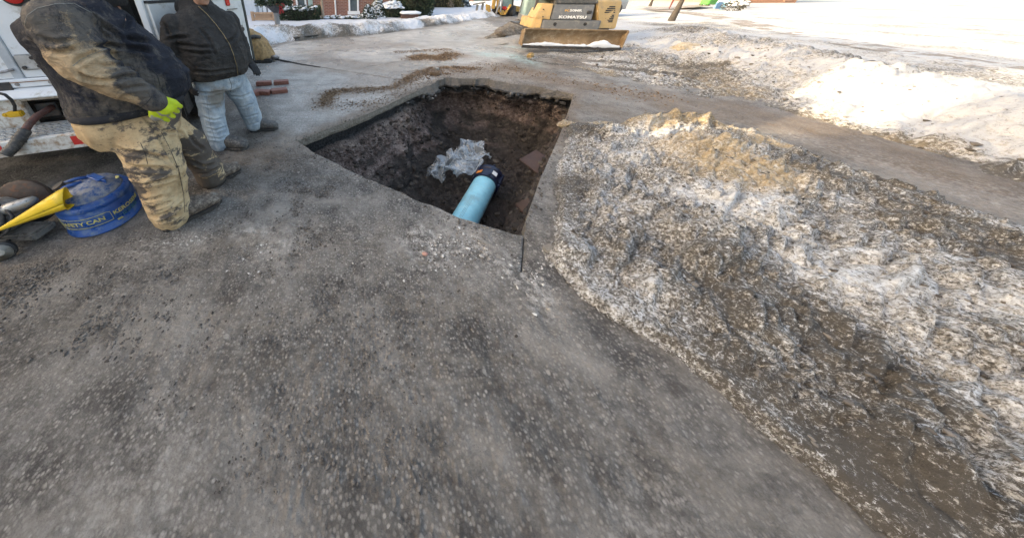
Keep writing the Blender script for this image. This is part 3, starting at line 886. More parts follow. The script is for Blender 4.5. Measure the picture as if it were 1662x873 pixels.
def scatter_road():
    pts, sz = [], []
    # fields of grit measured on the photo: (outline, how many, size range)
    def field(px, n, lo, hi, keep=None):
        P = np.array(w2(px)); mn, mx = P.min(0), P.max(0); k = 0; tries = 0
        while k < n and tries < n * 30:
            q = RNG.uniform(mn, mx, (n * 2, 2)); tries += n * 2
            q = q[(poly_sd(q, P) > 0) & (poly_sd(q, RIM) < -0.02)]
            if not len(q): continue
            dens = fbm(pad3(q * 2.2 + 4), 4)
            q = q[dens + RNG.uniform(-.35, .35, len(q)) > -0.02]
            for a in q[:n - k]:
                pts.append((a[0], a[1], 0.0)); sz.append(lo + (hi - lo) * random.random() ** 3); k += 1
            if not len(q): break
    field([(240, 380), (330, 370), (420, 260), (470, 230), (560, 280), (700, 340), (845, 385), (845, 443), (860, 600), (700, 800), (300, 800), (20, 500), (60, 430)], 11000, 0.002, 0.009)
    field([(400, 330), (440, 300), (480, 320), (560, 350), (540, 400), (420, 430), (300, 430), (330, 370)], 2500, 0.003, 0.013)
    field([(455, 300), (480, 292), (505, 308), (480, 322)], 260, 0.005, 0.014)
    field([(500, 305), (545, 300), (545, 322), (515, 330)], 200, 0.005, 0.014)
    field([(0, 443), (230, 385), (360, 330), (450, 443), (400, 560), (0, 620)], 2600, 0.003, 0.012)
    field([(340, 200), (470, 190), (470, 230), (420, 260), (380, 290)], 1200, 0.003, 0.012)
    stones('grit', pts, sz, GRAVEL, sink=0.35)
    # brown gravel drawn into ridges beside the pit
    pts, sz = [], []
    def on_line(line, n, w):
        L = np.array(line); k = RNG.integers(0, len(L) - 1, n); t = RNG.random(n)[:, None]
        o = RNG.normal(0, w, (n, 2)); q = L[k] * (1 - t) + L[k + 1] * t + o
        m = poly_sd(q, RIM) < -0.035
        return q[m], np.hypot(*o[m].T)
    def ridge(line, n, w, hi, lo=0.005):
        for q, o in zip(*on_line(line, n, w)):
            pts.append((q[0], q[1], max(0.0, 0.045 * (1 - o / (1.6 * w))) * random.random())); sz.append(lo + (hi - lo) * random.random() ** 2.5)
    ridge(GRAVEL_RIDGE, 4600, 0.085, 0.017, .003); ridge(GRAVEL_HEAP, 2600, 0.16, 0.026, .004)
    ridge(w2([(655, 132), (690, 122), (720, 118), (780, 112)]), 1700, 0.14, 0.018, .003)
    ridge(w2([(556, 172), (600, 170), (650, 152), (690, 132)]), 700, 0.12, 0.014)
    ridge(w2([(640, 86), (690, 83), (730, 81)]), 700, 0.10, 0.02)
    ridge(w2([(780, 108), (850, 118), (960, 140), (1080, 160)]), 1500, 0.30, 0.018, .003)
    stones('gravel', pts, sz, BROWN_GRAVEL, sink=0.3)
    # broken crumbs of dirty ice
    pts, sz = [], []
    def crumbs(px, n, w, lo, hi):
        for q, o in zip(*on_line(w2(px), n, w)):
            pts.append((q[0], q[1], 0)); sz.append(lo + (hi - lo) * random.random() ** 4)
    crumbs([(672, 375), (690, 392), (715, 405)], 130, 0.04, 0.003, 0.013)
    crumbs([(720, 400), (760, 395), (790, 402), (830, 440), (862, 480)], 320, 0.07, 0.003, 0.014)
    crumbs([(868, 470), (880, 436), (884, 415), (893, 395)], 160, 0.03, 0.003, 0.012)
    crumbs([(230, 400), (290, 395), (330, 380)], 160, 0.05, 0.003, 0.010)
    crumbs([(395, 372), (430, 385), (455, 400), (420, 420), (360, 425)], 220, 0.06, 0.003, 0.012)
    crumbs([(600, 430), (680, 440), (760, 430)], 140, 0.08, 0.003, 0.011)
    stones('ice_crumbs', pts, sz, ICE, sink=0.3)
    # crumbs broken off along the cut
    pts, sz = [], []
    for j in RNG.integers(0, len(RIM), 1500):
        o = RIM[j] + (RIM[j] - RIM.mean(axis=0)) / np.linalg.norm(RIM[j] - RIM.mean(axis=0)) * (.012 + abs(random.gauss(0, .05)))
        pts.append((o[0], o[1], 0.0)); sz.append(.0025 + .013 * random.random() ** 4)
    stones('edge_crumbs', pts, sz, GRAVEL, sink=0.3)
    # broken asphalt hanging along the far rim
    pts, sz = [], []
    far0 = NS[0] + NS[1]; rim3 = PIT[3:9, far0:far0 + NS[2] + 25].reshape(-1, 3)
    for k in RNG.integers(0, len(rim3), 130):
        q = rim3[k]; pts.append((q[0] + random.gauss(0, .02), q[1] + random.gauss(0, .02), q[2] - .02 - .05 * random.random())); sz.append(.010 + .06 * random.random() ** 3)
    stones('broken_asphalt', pts, sz, mat_clod('broken_asphalt', [(0.1, (0.016, 0.016, 0.017)), (0.55, (0.055, 0.052, 0.05)), (0.8, (0.13, 0.12, 0.11)), (0.95, (0.30, 0.28, 0.25))]), sink=0.4, flat=0.8)
    # rubble showing in the cut wall below the slab
    pts, sz = [], []
    n0 = PIT.shape[1]; rows = PIT[12:44]
    for _ in range(1500):
        k = int(random.triangular(0, 31, 4)); j = random.randrange(NS[0] + NS[1], n0); q = rows[k, j]
        pts.append((q[0], q[1], q[2])); sz.append(.008 + .042 * random.random() ** 3)
    stones('wall_rubble', pts, sz, mat_clod('wall_rubble', [(0.1, (0.022, 0.018, 0.016)), (0.5, (0.085, 0.064, 0.054)), (0.8, (0.20, 0.155, 0.135)), (0.96, (0.50, 0.44, 0.40))]), sink=0.5, flat=0.8)
    # clods on the pit floor and clinging to its walls
    flat = PIT.reshape(-1, 3); pts, sz = [], []
    idx = RNG.integers(12 * PIT.shape[1], len(flat), 2600)
    for k in idx:
        pts.append(tuple(flat[k] + np.array([0, 0, -0.004]))); sz.append(0.006 + 0.06 * random.random() ** 4)
    stones('soil_clods', pts, sz, SOIL_CLOD, sink=0.35)
    # grit on the heap and the bank
    x, y = RNG.uniform(1.1, 5.5, 5000), RNG.uniform(0.2, 3.9, 5000)
    z, sd = heap_height(x, y); m = sd > 0.03
    stones('heap_grit', list(zip(x[m], y[m], z[m])), [0.003 + 0.016 * random.random() ** 4 for _ in range(m.sum())], GRAVEL, sink=0.45)
    a, r = RNG.uniform(math.radians(34), math.radians(72), 900), RNG.uniform(5, 11, 900)
    z, t, *_ = bank_height(r * np.sin(a), r * np.cos(a)); m = (t > 0.02) & (t < 1.0)
    stones('bank_grit', list(zip((r * np.sin(a))[m], (r * np.cos(a))[m], z[m])), [0.008 + 0.035 * random.random() ** 4 for _ in range(m.sum())], GRAVEL, sink=0.4)
scatter_road()
# ------------------------------------------------------------------ shared materials
WHITE = simple('dirty_white_paint', (0.66, 0.68, 0.70), 0.42, var=0.08, scale=3, dirt=(0.38, 0.34, 0.29), dirt_amt=0.13)
WHITE_STEEL = simple('scuffed_white_steel', (0.62, 0.61, 0.58), 0.5, var=0.12, scale=9, dirt=(0.30, 0.20, 0.12), dirt_amt=0.45, bump=0.15, bscale=40)
TRIM = simple('white_trim_paint', (0.74, 0.75, 0.76), 0.5, var=0.06)
BLACK = simple('black_rubber', (0.022, 0.022, 0.023), 0.6, var=0.3, scale=14, dirt=(0.10, 0.085, 0.07), dirt_amt=0.3)
DARKMETAL = simple('dark_steel', (0.05, 0.05, 0.052), 0.45, 0.5, var=0.35, scale=12, dirt=(0.13, 0.10, 0.08), dirt_amt=0.35)
STEEL = simple('worn_steel', (0.34, 0.34, 0.35), 0.42, 0.75, var=0.2, scale=15, dirt=(0.16, 0.135, 0.11), dirt_amt=0.4)
REDPLASTIC = simple('red_lens', (0.52, 0.025, 0.02), 0.25, var=0.2)
REDTAPE = simple('red_reflective_tape', (0.55, 0.035, 0.03), 0.4, var=0.15, scale=20, dirt=(0.32, 0.28, 0.24), dirt_amt=0.22)
GLASS = simple('window_glass', (0.10, 0.13, 0.14), 0.06, var=0.2, spec=0.8)
BARK = simple('bark', (0.035, 0.029, 0.025), 0.9, var=0.45, scale=14, bump=1.0, bscale=34)
PALEBARK = simple('pale_bark', (0.30, 0.235, 0.175), 0.9, var=0.35, scale=10, bump=0.8, bscale=22)
WOODTAN = simple('tan_timber', (0.42, 0.27, 0.17), 0.7, var=0.2, scale=10)
GREYWOOD = simple('grey_timber', (0.24, 0.225, 0.20), 0.8, var=0.2, scale=10)
def mat_brick():
    n = NB('house_brick')
    b = n.nt.nodes.new('ShaderNodeTexBrick')
    m = n.nt.nodes.new('ShaderNodeMapping'); m.inputs['Rotation'].default_value = (math.pi / 2, 0, 0)
    n.nt.links.new(n.vec, m.inputs[0]); n.nt.links.new(m.outputs[0], b.inputs[0])
    b.inputs['Color1'].default_value = (0.215, 0.088, 0.062, 1); b.inputs['Color2'].default_value = (0.155, 0.062, 0.047, 1); b.inputs['Mortar'].default_value = (0.36, 0.30, 0.26, 1)
    b.inputs['Scale'].default_value = 1.0; b.inputs['Mortar Size'].default_value = 0.009; b.inputs['Brick Width'].default_value = 0.23; b.inputs['Row Height'].default_value = 0.078
    c = n.mix(n.ramp(n.noise(1.3, 6, 0.7), [(0.35, 0.0), (0.7, 0.55)]), b.outputs[0], (0.33, 0.15, 0.11))
    return n.done(c, 0.85, 0.0, n.bump(b.outputs[1], -0.5, 0.01), 0.3)
HOUSE_BRICK = mat_brick()
SHINGLE = simple('roof_shingle', (0.13, 0.12, 0.115), 0.9, var=0.3, scale=8)
SIDING = simple('pale_siding', (0.52, 0.51, 0.48), 0.7, var=0.08)
def mat_leaf(name, a, b, c):
    n = NB(name); g = n.nt.nodes.new('ShaderNodeNewGeometry')
    return n.done(n.ramp(g.outputs['Random Per Island'], [(0.1, a), (0.55, b), (0.95, c)]), 0.65, 0.0, None, 0.25)
EVERGREEN = mat_leaf('evergreen_leaf', (0.018, 0.032, 0.020), (0.040, 0.062, 0.036), (0.085, 0.10, 0.055))
TANLEAF = mat_leaf('winter_hedge_leaf', (0.05, 0.055, 0.025), (0.11, 0.105, 0.05), (0.20, 0.16, 0.09))
SPRUCE = mat_leaf('blue_spruce_needle', (0.035, 0.055, 0.06), (0.075, 0.11, 0.12), (0.14, 0.18, 0.19))

# ------------------------------------------------------------------ plants
def leaf_cloud(n, shape, size, up=0.0):
    """n small leaf blades; shape() gives a point and its outward direction"""
    vs, k = [], 0
    for _ in range(n):
        p, d = shape()
        d = Vector(d) + Vector((random.gauss(0, .6), random.gauss(0, .6), random.gauss(0, .6) + up)); d.normalize()
        t = d.cross(Vector((random.gauss(0, 1), random.gauss(0, 1), random.gauss(0, 1)))).normalized()
        L, W = size * random.uniform(.6, 1.4), size * random.uniform(.3, .55)
        p = Vector(p)
        vs += [p, p + d * L * .5 + t * W * .5, p + d * L, p + d * L * .5 - t * W * .5]; k += 1
    return np.array([v[:] for v in vs]), np.arange(4 * k).reshape(-1, 4)
def lumpy(c, r, seed):
    """random point near the surface of a lumpy ellipsoid"""
    def f():
        while True:
            d = np.array([random.gauss(0, 1), random.gauss(0, 1), random.gauss(0, 1)]); d /= np.linalg.norm(d)
            k = 1 + 0.28 * fbm((d * 2.2 + seed)[None], 3)[0]
            s = k * random.uniform(0.72, 1.03)
            p = (c[0] + d[0] * r[0] * s, c[1] + d[1] * r[1] * s, c[2] + d[2] * r[2] * s)
            if p[2] > 0.0: return p, d
    return f
def coney(c, r, h, seed):
    def f():
        t = random.random() ** 1.4; a = random.uniform(0, 6.283)
        rr = r * (1 - t) ** 0.85 * (1 + 0.25 * math.sin(a * 3 + seed + t * 9)) * random.uniform(.75, 1.05)
        return (c[0] + rr * math.cos(a), c[1] + rr * math.sin(a), c[2] + t * h), (math.cos(a), math.sin(a), -0.1)
    return f
def boxy(c, r, seed):
    def f():
        while True:
            p = np.array([random.uniform(-1, 1), random.uniform(-1, 1), random.uniform(0, 1)])
            if max(abs(p[0]), abs(p[1]), p[2]) < 0.8: continue
            d = np.array([p[0] ** 3, p[1] ** 3, p[2] ** 3]); d /= np.linalg.norm(d) + 1e-6
            k = 1 + 0.16 * fbm((p * 2.4 + seed)[None], 3)[0]
            return (c[0] + p[0] * r[0] * k, c[1] + p[1] * r[1] * k, c[2] + p[2] * r[2] * k), d
    return f
def snow_patches(n, shape, size, minz=0.35):
    """flat-bottomed clots of snow lodged on the leaves"""
    b = MB(); k = 0; tries = 0
    while k < n and tries < n * 40:
        tries += 1
        p, d = shape()
        if d[2] < minz: continue
        s = size * random.uniform(.5, 1.5)
        b.ell(Vector(p) + Vector((0, 0, s * .1)), (s, s * random.uniform(.7, 1.1), s * .45), 7, 5, Matrix.Rotation(random.uniform(0, 3), 3, 'Z')); k += 1
    return b
def bush(name, label, cat, loc, shape, n, size, leaf, core, snow=None, group=None):
    t = thing(name, label, cat, loc, 0, group)
    v, f = leaf_cloud(n, shape, size)
    link_mesh('foliage', np_mesh('foliage', v, f, leaf, False), t)
    core.build('branches', BARK_DARK, t, 'auto', 0, 1, 0.03)
    if snow is not None: snow.build('snow_cap', CAPSNOW, t, True)['kind'] = 'stuff'
    return t
BARK_DARK = simple('dark_twigs', (0.03, 0.028, 0.02), 0.95, var=0.3)  # one dark brown for bush cores and bare twigs
def limb_tree(name, label, cat, loc, h, r, bark, lean=(0, 0), seed=1, first=2.2, group=None, crown=None, flare=1.5, spread=1.0):
    rnd = random.Random(seed)
    t = thing(name, label, cat, loc, 0, group)
    top = Vector((lean[0] * h, lean[1] * h, h))
    tr = [Vector((0, 0, -0.15)).lerp(top, k / 8) + Vector((rnd.uniform(-1, 1), rnd.uniform(-1, 1), 0)) * r * (0.25 if k else 0) for k in range(9)]
    MB().tube(tr, [r * flare * 1.1] + [r * (1 - 0.75 * k / 8) for k in range(1, 9)], 12).build('trunk', bark, t)
    b = MB(); tips = []
    nl = 10
    for k in range(nl):
        z = first + (h - first) * k / nl
        p = Vector((0, 0, 0)).lerp(top, z / h); a = k * 2.4 + rnd.uniform(-.4, .4); L = (h - z) * 0.45 * spread + 0.5
        rr = r * (1 - 0.72 * z / h) * 0.5
        pts = [p + Vector((math.cos(a) * L * q, math.sin(a) * L * q, L * q * (0.35 + 0.45 * q))) + Vector((rnd.uniform(-.06, .06),) * 3) * L for q in (0, .3, .65, 1)]
        b.tube(pts, [rr, rr * .7, rr * .45, rr * .18], 7)
        for q in range(5):
            s = pts[1].lerp(pts[3], q / 5); a2 = a + rnd.choice((-1, 1)) * rnd.uniform(.5, 1.1); l2 = L * rnd.uniform(.25, .5)
            e = s + Vector((math.cos(a2) * l2, math.sin(a2) * l2, l2 * rnd.uniform(.1, .8)))
            b.tube([s, s.lerp(e, .5) + Vector((0, 0, .04 * l2)), e], [rr * .35, rr * .22, rr * .08], 5); tips.append(e)
    b.build('crown', bark, t)
    return t, tips

# ------------------------------------------------------------------ the brick house across the road
HB = G(575, 25.5, .15).y + .25        # front wall line
def hx(px, py=28): return D(px, py, HB).x
def hz(px, py): return D(px, py, HB).z
def build_house():
    x0, x1 = hx(478), hx(634)
    t = thing('brick_house', 'red brick house with white-framed windows beyond the snowy lawn', 'house', (x0, HB, 0))
    W, H, dep = x1 - x0, 3.3, 8.0
    # wall with real openings, built from strips round them
    wins = [(hx(569) - x0, hx(580) - x0), (hx(486) - x0, hx(497) - x0)]
    sill = hz(575, 18.5)
    wins.sort()
    b = MB(); xs = 0.0; wt = sill + 1.4
    for (a, c) in wins:
        b.b2(xs, a, 0, .25, 0, H); b.b2(a, c, 0, .25, 0, sill); b.b2(a, c, 0, .25, wt, H); xs = c
    b.b2(xs, W, 0, .25, 0, H); b.b2(0, .25, .25, dep, 0, H); b.b2(W - .25, W, .25, dep, 0, H); b.b2(.25, W - .25, dep - .25, dep, 0, H)
    b.build('wall', HOUSE_BRICK, t)
    for k, (a, c) in enumerate(wins):
        f = MB(); m = .09
        f.b2(a - .1, a + .0, -.05, .12, sill - .1, wt + .1).b2(c, c + .1, -.05, .12, sill - .1, wt + .1).b2(a, c, -.05, .12, wt, wt + .1).b2(a - .16, c + .16, -.09, .12, sill - .18, sill - .003)
        f.b2(a, c, .02, .08, (sill + wt) / 2 - .03, (sill + wt) / 2 + .03)
        fo = f.build('window', TRIM, t)
        MB().b2(a, c, .10, .12, sill, wt).build('pane', GLASS, fo)
        MB().b2(a + .04, a + (c - a) * .42, .14, .16, sill + .35, wt).build('curtain', simple('cream_curtain', (0.55, 0.5, 0.38), 0.9), fo)
    MB().tube([(hx(545.5) - x0, -.06, 0.12), (hx(545.5) - x0, -.06, H)], .045, 8).build('downspout', TRIM, t)
    MB().b2(hx(497) + .2 - x0, hx(500) + .35 - x0, -.03, .0, sill - .1, wt + .1).build('shutter', simple('teal_shutter', (0.30, 0.40, 0.39), 0.6), t)
    r = MB(); o = .45
    r.hexa([(-o, -o, H), (W + o, -o, H), (W + o, dep + o, H), (-o, dep + o, H)], [(W * .25, dep / 2 - .1, H + 2.4), (W * .75, dep / 2 - .1, H + 2.4), (W * .75, dep / 2 + .1, H + 2.4), (W * .25, dep / 2 + .1, H + 2.4)])
    rf = r.build('roof', CAPSNOW, t)
    MB().b2(-o - .02, W + o + .02, -o - .06, -o + .02, H - .16, H + .02).build('gutter', TRIM, rf)
    # the porch wing on the left: white posts and a tan door
    p = thing('porch_wing', 'white-columned house porch with a tan door behind the garlanded post', 'porch', (hx(402), HB + .4, 0))
    xo = hx(402)
    MB().b2(-8, hx(478) - xo - .1, 1.2, 5, 0, 3.2).build('wall', simple('porch_red_siding', (0.26, 0.13, 0.11), 0.8), p)
    d = MB().b2(-2.6, hx(416) - xo, 1.0, 1.19, 1.05, 3.0).build('door', simple('tan_door_paint', (0.44, 0.23, 0.12), 0.6, var=0.25, scale=3), p)
    for px in (420, 427, 435, 446, 464, 473):
        MB().b2(hx(px) - xo - .1, hx(px) - xo + .1, 0.05, .25, 0.2, 3.0).build('column', TRIM, p)
    for px in (430, 456):
        w = MB().b2(hx(px) - xo - .22, hx(px) - xo + .22, 1.12, 1.19, 1.1, 2.2).build('window', GLASS, p)
        MB().b2(hx(px) - xo - .3, hx(px) - xo + .3, 1.08, 1.115, .98, 1.09).build('sill', TRIM, w)
    MB().b2(-8, hx(478) - xo - .1, -.2, 5.2, 3.2, 3.45).build('roof', CAPSNOW, p)
    MB().b2(hx(402) - xo - .5, hx(416) - xo, -.3, .9, .05, .95).build('snow_ledge', CAPSNOW, p)
    # tan railing with balusters at the foot of the porch
    y = G(428, 33.3, .16).y
    a, c = D(408.5, 28, y), D(447, 28, y); zb, zt = D(420, 33.3, y).z, D(420, 20.5, y).z
    r = thing('porch_railing', 'tan slatted timber railing low in front of the porch', 'railing', (a.x, y, 0))
    L = c.x - a.x
    MB().b2(0, L, -.05, .05, zt - .09, zt).build('top_rail', WOODTAN, r)
    MB().b2(0, L, -.05, .05, zb, zb + .12).build('bottom_rail', WOODTAN, r)
    MB().b2(0.0, .12, -.07, .07, 0.1, zt + .03).build('post', WOODTAN, r)
    MB().b2(L - .12, L, -.07, .07, 0.1, zt + .03).build('post', WOODTAN, r)
    MB().b2(.15, L - .15, .12, .16, zb + .12, zt - .1).build('backing', simple('railing_backing', (0.55, 0.47, 0.40), 0.8), r)
    ref = None
    n = 15
    for k in range(n):
        x = .2 + (L - .4) * k / (n - 1)
        if ref is None: ref = MB().b2(-.022, .022, -.025, .025, zb + .121, zt - .091).build('baluster', WOODTAN, r, loc=(x, 0, 0))
        else:
            q = ref.copy(); COL.objects.link(q); q.location = (x, 0, 0)
build_house()

# shrubs along the house, left to right
def build_shrubs():
    def at(px, py, z=0.1): return G(px, py, z)
    def core_box(r): return MB().loft([((0, 0, 0.0), (r[0] * .7, 0, 0), (0, r[1] * .7, 0)), ((0, 0, r[2] * .8), (r[0] * .72, 0, 0), (0, r[1] * .7, 0))], 14, 4)
    p = at(489, 33); sx = 0.036 * 1
    r = (.98, .55, .60); sh = boxy((0, 0, 0), r, 1); random.seed(11)
    def cap(r, n, s, sh, mz=.5): return snow_patches(n, sh, s, mz)
    b = cap(r, 90, .11, sh, .7)
    bush('hedge', 'dark clipped hedge with snow along its top, left of the brick house', 'hedge', p, sh, 4200, .10, EVERGREEN, core_box(r), b)
    p = at(555, 32); r = (1.0, .45, .13); sh = boxy((0, 0, 0), r, 2)
    bush('low_hedge', 'low dark hedge dusted with snow under the downspout', 'hedge', p, sh, 2600, .06, EVERGREEN, core_box(r), cap(r, 60, .09, sh, .4))
    p = at(597, 32); sh = coney((0, 0, 0), .42, .70, 3)
    c = MB().lathe([(.34, 0), (.28, .25), (.05, .6)], 12)
    bush('snowy_conifer', 'small cone-shaped evergreen thick with snow, nearest the window', 'shrub', p, sh, 2600, .09, EVERGREEN, c, snow_patches(420, coney((0, 0, 0), .42, .70, 3), .05, -.5), 'snow-covered shrubs by the house')
    p = at(614, 30); sh = coney((0, 0, 0), .62, 1.02, 5)
    c = MB().lathe([(.5, 0), (.42, .3), (.05, .9)], 12)
    bush('snowy_conifer', 'tallest snow-covered cone evergreen in front of the brick wall', 'shrub', p + Vector((0, .5, 0)), sh, 3600, .10, EVERGREEN, c, snow_patches(700, coney((0, 0, 0), .62, 1.02, 5), .065, -.5), 'snow-covered shrubs by the house')
    p = at(636, 29); sh = lumpy((0, 0, .36), (.58, .45, .40), 7)
    c = MB().ell((0, 0, .34), (.46, .38, .32))
    sn = snow_patches(240, lumpy((0, 0, .42), (.57, .45, .39), 7), .095, .15)
    bush('snowy_dome_shrub', 'round shrub under a smooth dome of snow beside the large dark evergreen', 'shrub', p, sh, 2600, .09, EVERGREEN, c, sn, 'snow-covered shrubs by the house')
    # brick planter with a snow slab
    p = at(664, 30.5); t = thing('brick_planter', 'low dark brick planter capped with a slab of snow', 'planter', p)
    MB().b2(-.46, .46, -.3, .35, -.1, .24).build('wall', simple('dark_planter_brick', (0.10, 0.055, 0.045), 0.9, var=0.4, scale=20), t, bevel=.02)
    MB().loft([((0.04, 0, .243), (.56, 0, 0), (0, .42, 0)), ((0.04, 0, .31), (.57, 0, 0), (0, .43, 0)), ((0.0, 0, .37), (.4, 0, 0), (0, .3, 0))], 20, 4).build('snow_cap', CAPSNOW, t, True, 0, 1, .02)
    p = at(676, 28); sh = lumpy((0, 0, .75), (1.05, .9, 1.1), 9); c = MB().ell((0, 0, .7), (.85, .7, .85))
    bush('evergreen_shrub', 'large dark green rounded evergreen with no snow on it', 'shrub', p + Vector((0, .6, 0)), sh, 9000, .11, EVERGREEN, c)
    p = at(654, 24); sh = lumpy((0, 0, 1.2), (1.1, .8, 1.6), 12); c = MB().ell((0, 0, 1.1), (.9, .6, 1.3))
    bush('evergreen_shrub', 'tall olive evergreen behind the snow-domed shrub at the house corner', 'shrub', p + Vector((0, 1.5, 0)), sh, 6000, .11, mat_leaf('olive_leaf', (0.03, 0.035, 0.016), (0.07, 0.075, 0.035), (0.13, 0.12, 0.06)), c)
    p = at(709, 13); r = (1.9, .8, 1.25); sh = boxy((0, 0, 0), r, 15)
    bush('winter_hedge', 'brownish olive hedge on the sunlit lawn by the pale trunk', 'hedge', p, sh, 5000, .16, TANLEAF, core_box(r), cap(r, 14, .2, sh, .75))
    p = at(744, 11.5); sh = coney((0, 0, 0), .95, 2.6, 17); c = MB().lathe([(.5, 0), (.4, .8), (.05, 2.4)], 10)
    bush('blue_spruce', 'small blue spruce flecked with snow right of the pale trunk', 'tree', p, sh, 4200, .16, SPRUCE, c, snow_patches(110, coney((0, 0, 0), .95, 2.6, 17), .14, -.5))
    # trees in view
    limb_tree('young_tree', 'slender young tree with snow on its branches before the brick house', 'tree', G(525, 33, .1), 4.2, .075, PALEBARK, seed=4, first=1.0)
    limb_tree('street_tree', 'thick pale tree trunk standing on the sunlit lawn', 'tree', G(729.5, 13.5, .1), 9.5, .24, PALEBARK, seed=5, first=3.0)
    # the post with its planter, garland and bow
    base = G(452, 49, .12); tilt = Vector((-.02, 0, 1))
    t = thing('garland_post', 'grey post with an evergreen garland basket and red bow on the snowy verge', 'post', base)
    h0, h1 = .95, 3.0
    MB().tube([(0, 0, -.2), (0, 0, .55), (0, 0, h0)], [.105, .10, .095], 12).build('post', simple('grey_post_paint', (0.20, 0.205, 0.21), 0.6), t)
    MB().tube([(0, 0, h0), (0, 0, h1)], .06, 10).build('pole', simple('weathered_pole', (0.22, 0.22, 0.21), 0.7), t)
    MB().lathe([(.10, .62), (.20, .72), (.36, .90), (.40, .98), (.37, .985)], 20).build('basket', simple('slate_basket', (0.055, 0.06, 0.07), 0.7, var=.3, scale=20), t)
    random.seed(21)
    def ring():
        a = random.uniform(0, 6.283); rr = random.uniform(.12, .62); return (rr * math.cos(a), rr * math.sin(a), 1.05 + random.uniform(-.1, .16) - .12 * rr), (math.cos(a), math.sin(a), -.15)
    v, f = leaf_cloud(1700, ring, .13)
    link_mesh('garland', np_mesh('garland', v, f, EVERGREEN, False), t)
    sb = MB()
    for k in range(16):
        p_, d_ = ring(); sb.ell(Vector(p_) + Vector((0, 0, .09)), (.09, .08, .04), 7, 5)
    sb.build('snow_cap', CAPSNOW, t, True)['kind'] = 'stuff'
    bw = MB(); o = Vector((.33, -.40, .86))
    for sgn in (-1, 1): bw.ell(o + Vector((.08 * sgn, 0, .05)), (.09, .04, .06), 10, 7)
    bw.ell(o, (.05, .06, .05)); bw.bar(o, o + Vector((-.06, 0, -.25)), .08, .02, (0, 1, 0)); bw.bar(o, o + Vector((.08, 0, -.22)), .08, .02, (0, 1, 0))
    bw.build('bow', simple('red_ribbon', (0.26, 0.022, 0.022), 0.6), t, True)
    # dark gap under the snow as a curb inlet, its shade in the colours
    g = G(505, 66); t = thing('curb_inlet', 'dark gap under the dirty roadside snow, built as a dark-coloured curb inlet', 'storm drain', (g.x - .10, g.y + .14, 0), math.atan2(.66, .75))
    c = MB(); c.b2(-.5, .5, .0, .5, .10, .13); c.b2(-.53, -.5, -.02, .5, 0, .13); c.b2(.5, .53, -.02, .5, 0, .13); c.b2(-.5, .5, .46, .5, 0, .10)
    c.build('hood', simple('inlet_gap_shade', (0.05, 0.047, 0.042), 0.9), t, bevel=.01)
    MB().b2(-.49, .49, .02, .455, -.05, .016).build('gap_floor', BLACK, t)
    # bench on the sunlit verge
    a, c = G(771, 22), G(786, 22); zt = .62
    t = thing('timber_bench', 'grey timber bench on two posts at the snowy road edge', 'bench', (a.x, a.y + .3, 0.0), -.15)
    L = (c - a).length
    MB().hexa([(-.12, -.18, zt - .12), (L, -.18, zt + .02), (L, .2, zt + .02), (-.12, .2, zt - .12)], [(-.12, -.18, zt - .04), (L, -.18, zt + .10), (L, .2, zt + .10), (-.12, .2, zt - .04)]).build('seat', GREYWOOD, t)
    MB().b2(.12, .24, -.1, .1, -.1, zt - .10).build('leg', GREYWOOD, t); MB().b2(L * .72, L * .72 + .12, -.1, .1, -.1, zt - .02).build('leg', GREYWOOD, t)
build_shrubs()

# distant houses behind the sunlit lawn
def far_house(name, label, px0, px1, yw, ztop, wall, trim=True, dep=7):
    x0, x1 = D(px0, 6, yw).x, D(px1, 6, yw).x; W = x1 - x0
    t = thing(name, label, 'house', (x0, yw, 0))
    MB().b2(0, W, 0, dep, -.2, ztop).build('wall', wall, t)
    r = MB(); r.hexa([(-.4, -.5, ztop), (W + .4, -.5, ztop), (W + .4, dep + .5, ztop), (-.4, dep + .5, ztop)], [(.2, dep / 2 - .1, ztop + 2), (W - .2, dep / 2 - .1, ztop + 2), (W - .2, dep / 2 + .1, ztop + 2), (.2, dep / 2 + .1, ztop + 2)])
    r.build('roof', CAPSNOW, t)
    for k in range(2):
        w = MB().b2(W * (.2 + .4 * k), W * (.2 + .4 * k) + .9, -.05, .03, 1.0, 2.2).build('window', TRIM, t)
        MB().b2(W * (.2 + .4 * k) + .08, W * (.2 + .4 * k) + .82, -.06, -.051, 1.08, 2.12).build('pane', GLASS, w)
    MB().b2(W * .8, W * .8 + .9, -.05, .03, 0.1, 2.1).build('door', simple('far_door', (0.2, 0.12, 0.09), 0.6), t)
    return t
far_house('tan_house', 'distant tan timber house beyond the sunlit lawn', 734, 761, 36, 2.9, simple('tan_siding', (0.44, 0.26, 0.13), 0.8, var=.15))
far_house('sage_house', 'distant grey-green house right of the tan one', 764, 786, 37, 2.6, simple('sage_siding', (0.33, 0.36, 0.29), 0.8, var=.1))
far_house('dark_house', 'distant dark slate house behind the backhoe', 788, 872, 48, 3.2, simple('slate_siding', (0.06, 0.065, 0.075), 0.8, var=.2))
far_house('brown_house', 'distant brown house behind the right-hand trees', 1092, 1148, 42, 3.0, simple('brown_siding', (0.19, 0.12, 0.075), 0.8, var=.2))
far_house('russet_house', 'distant russet house behind the dark green bin', 1188, 1290, 36, 3.0, simple('russet_siding', (0.24, 0.13, 0.09), 0.8, var=.2))

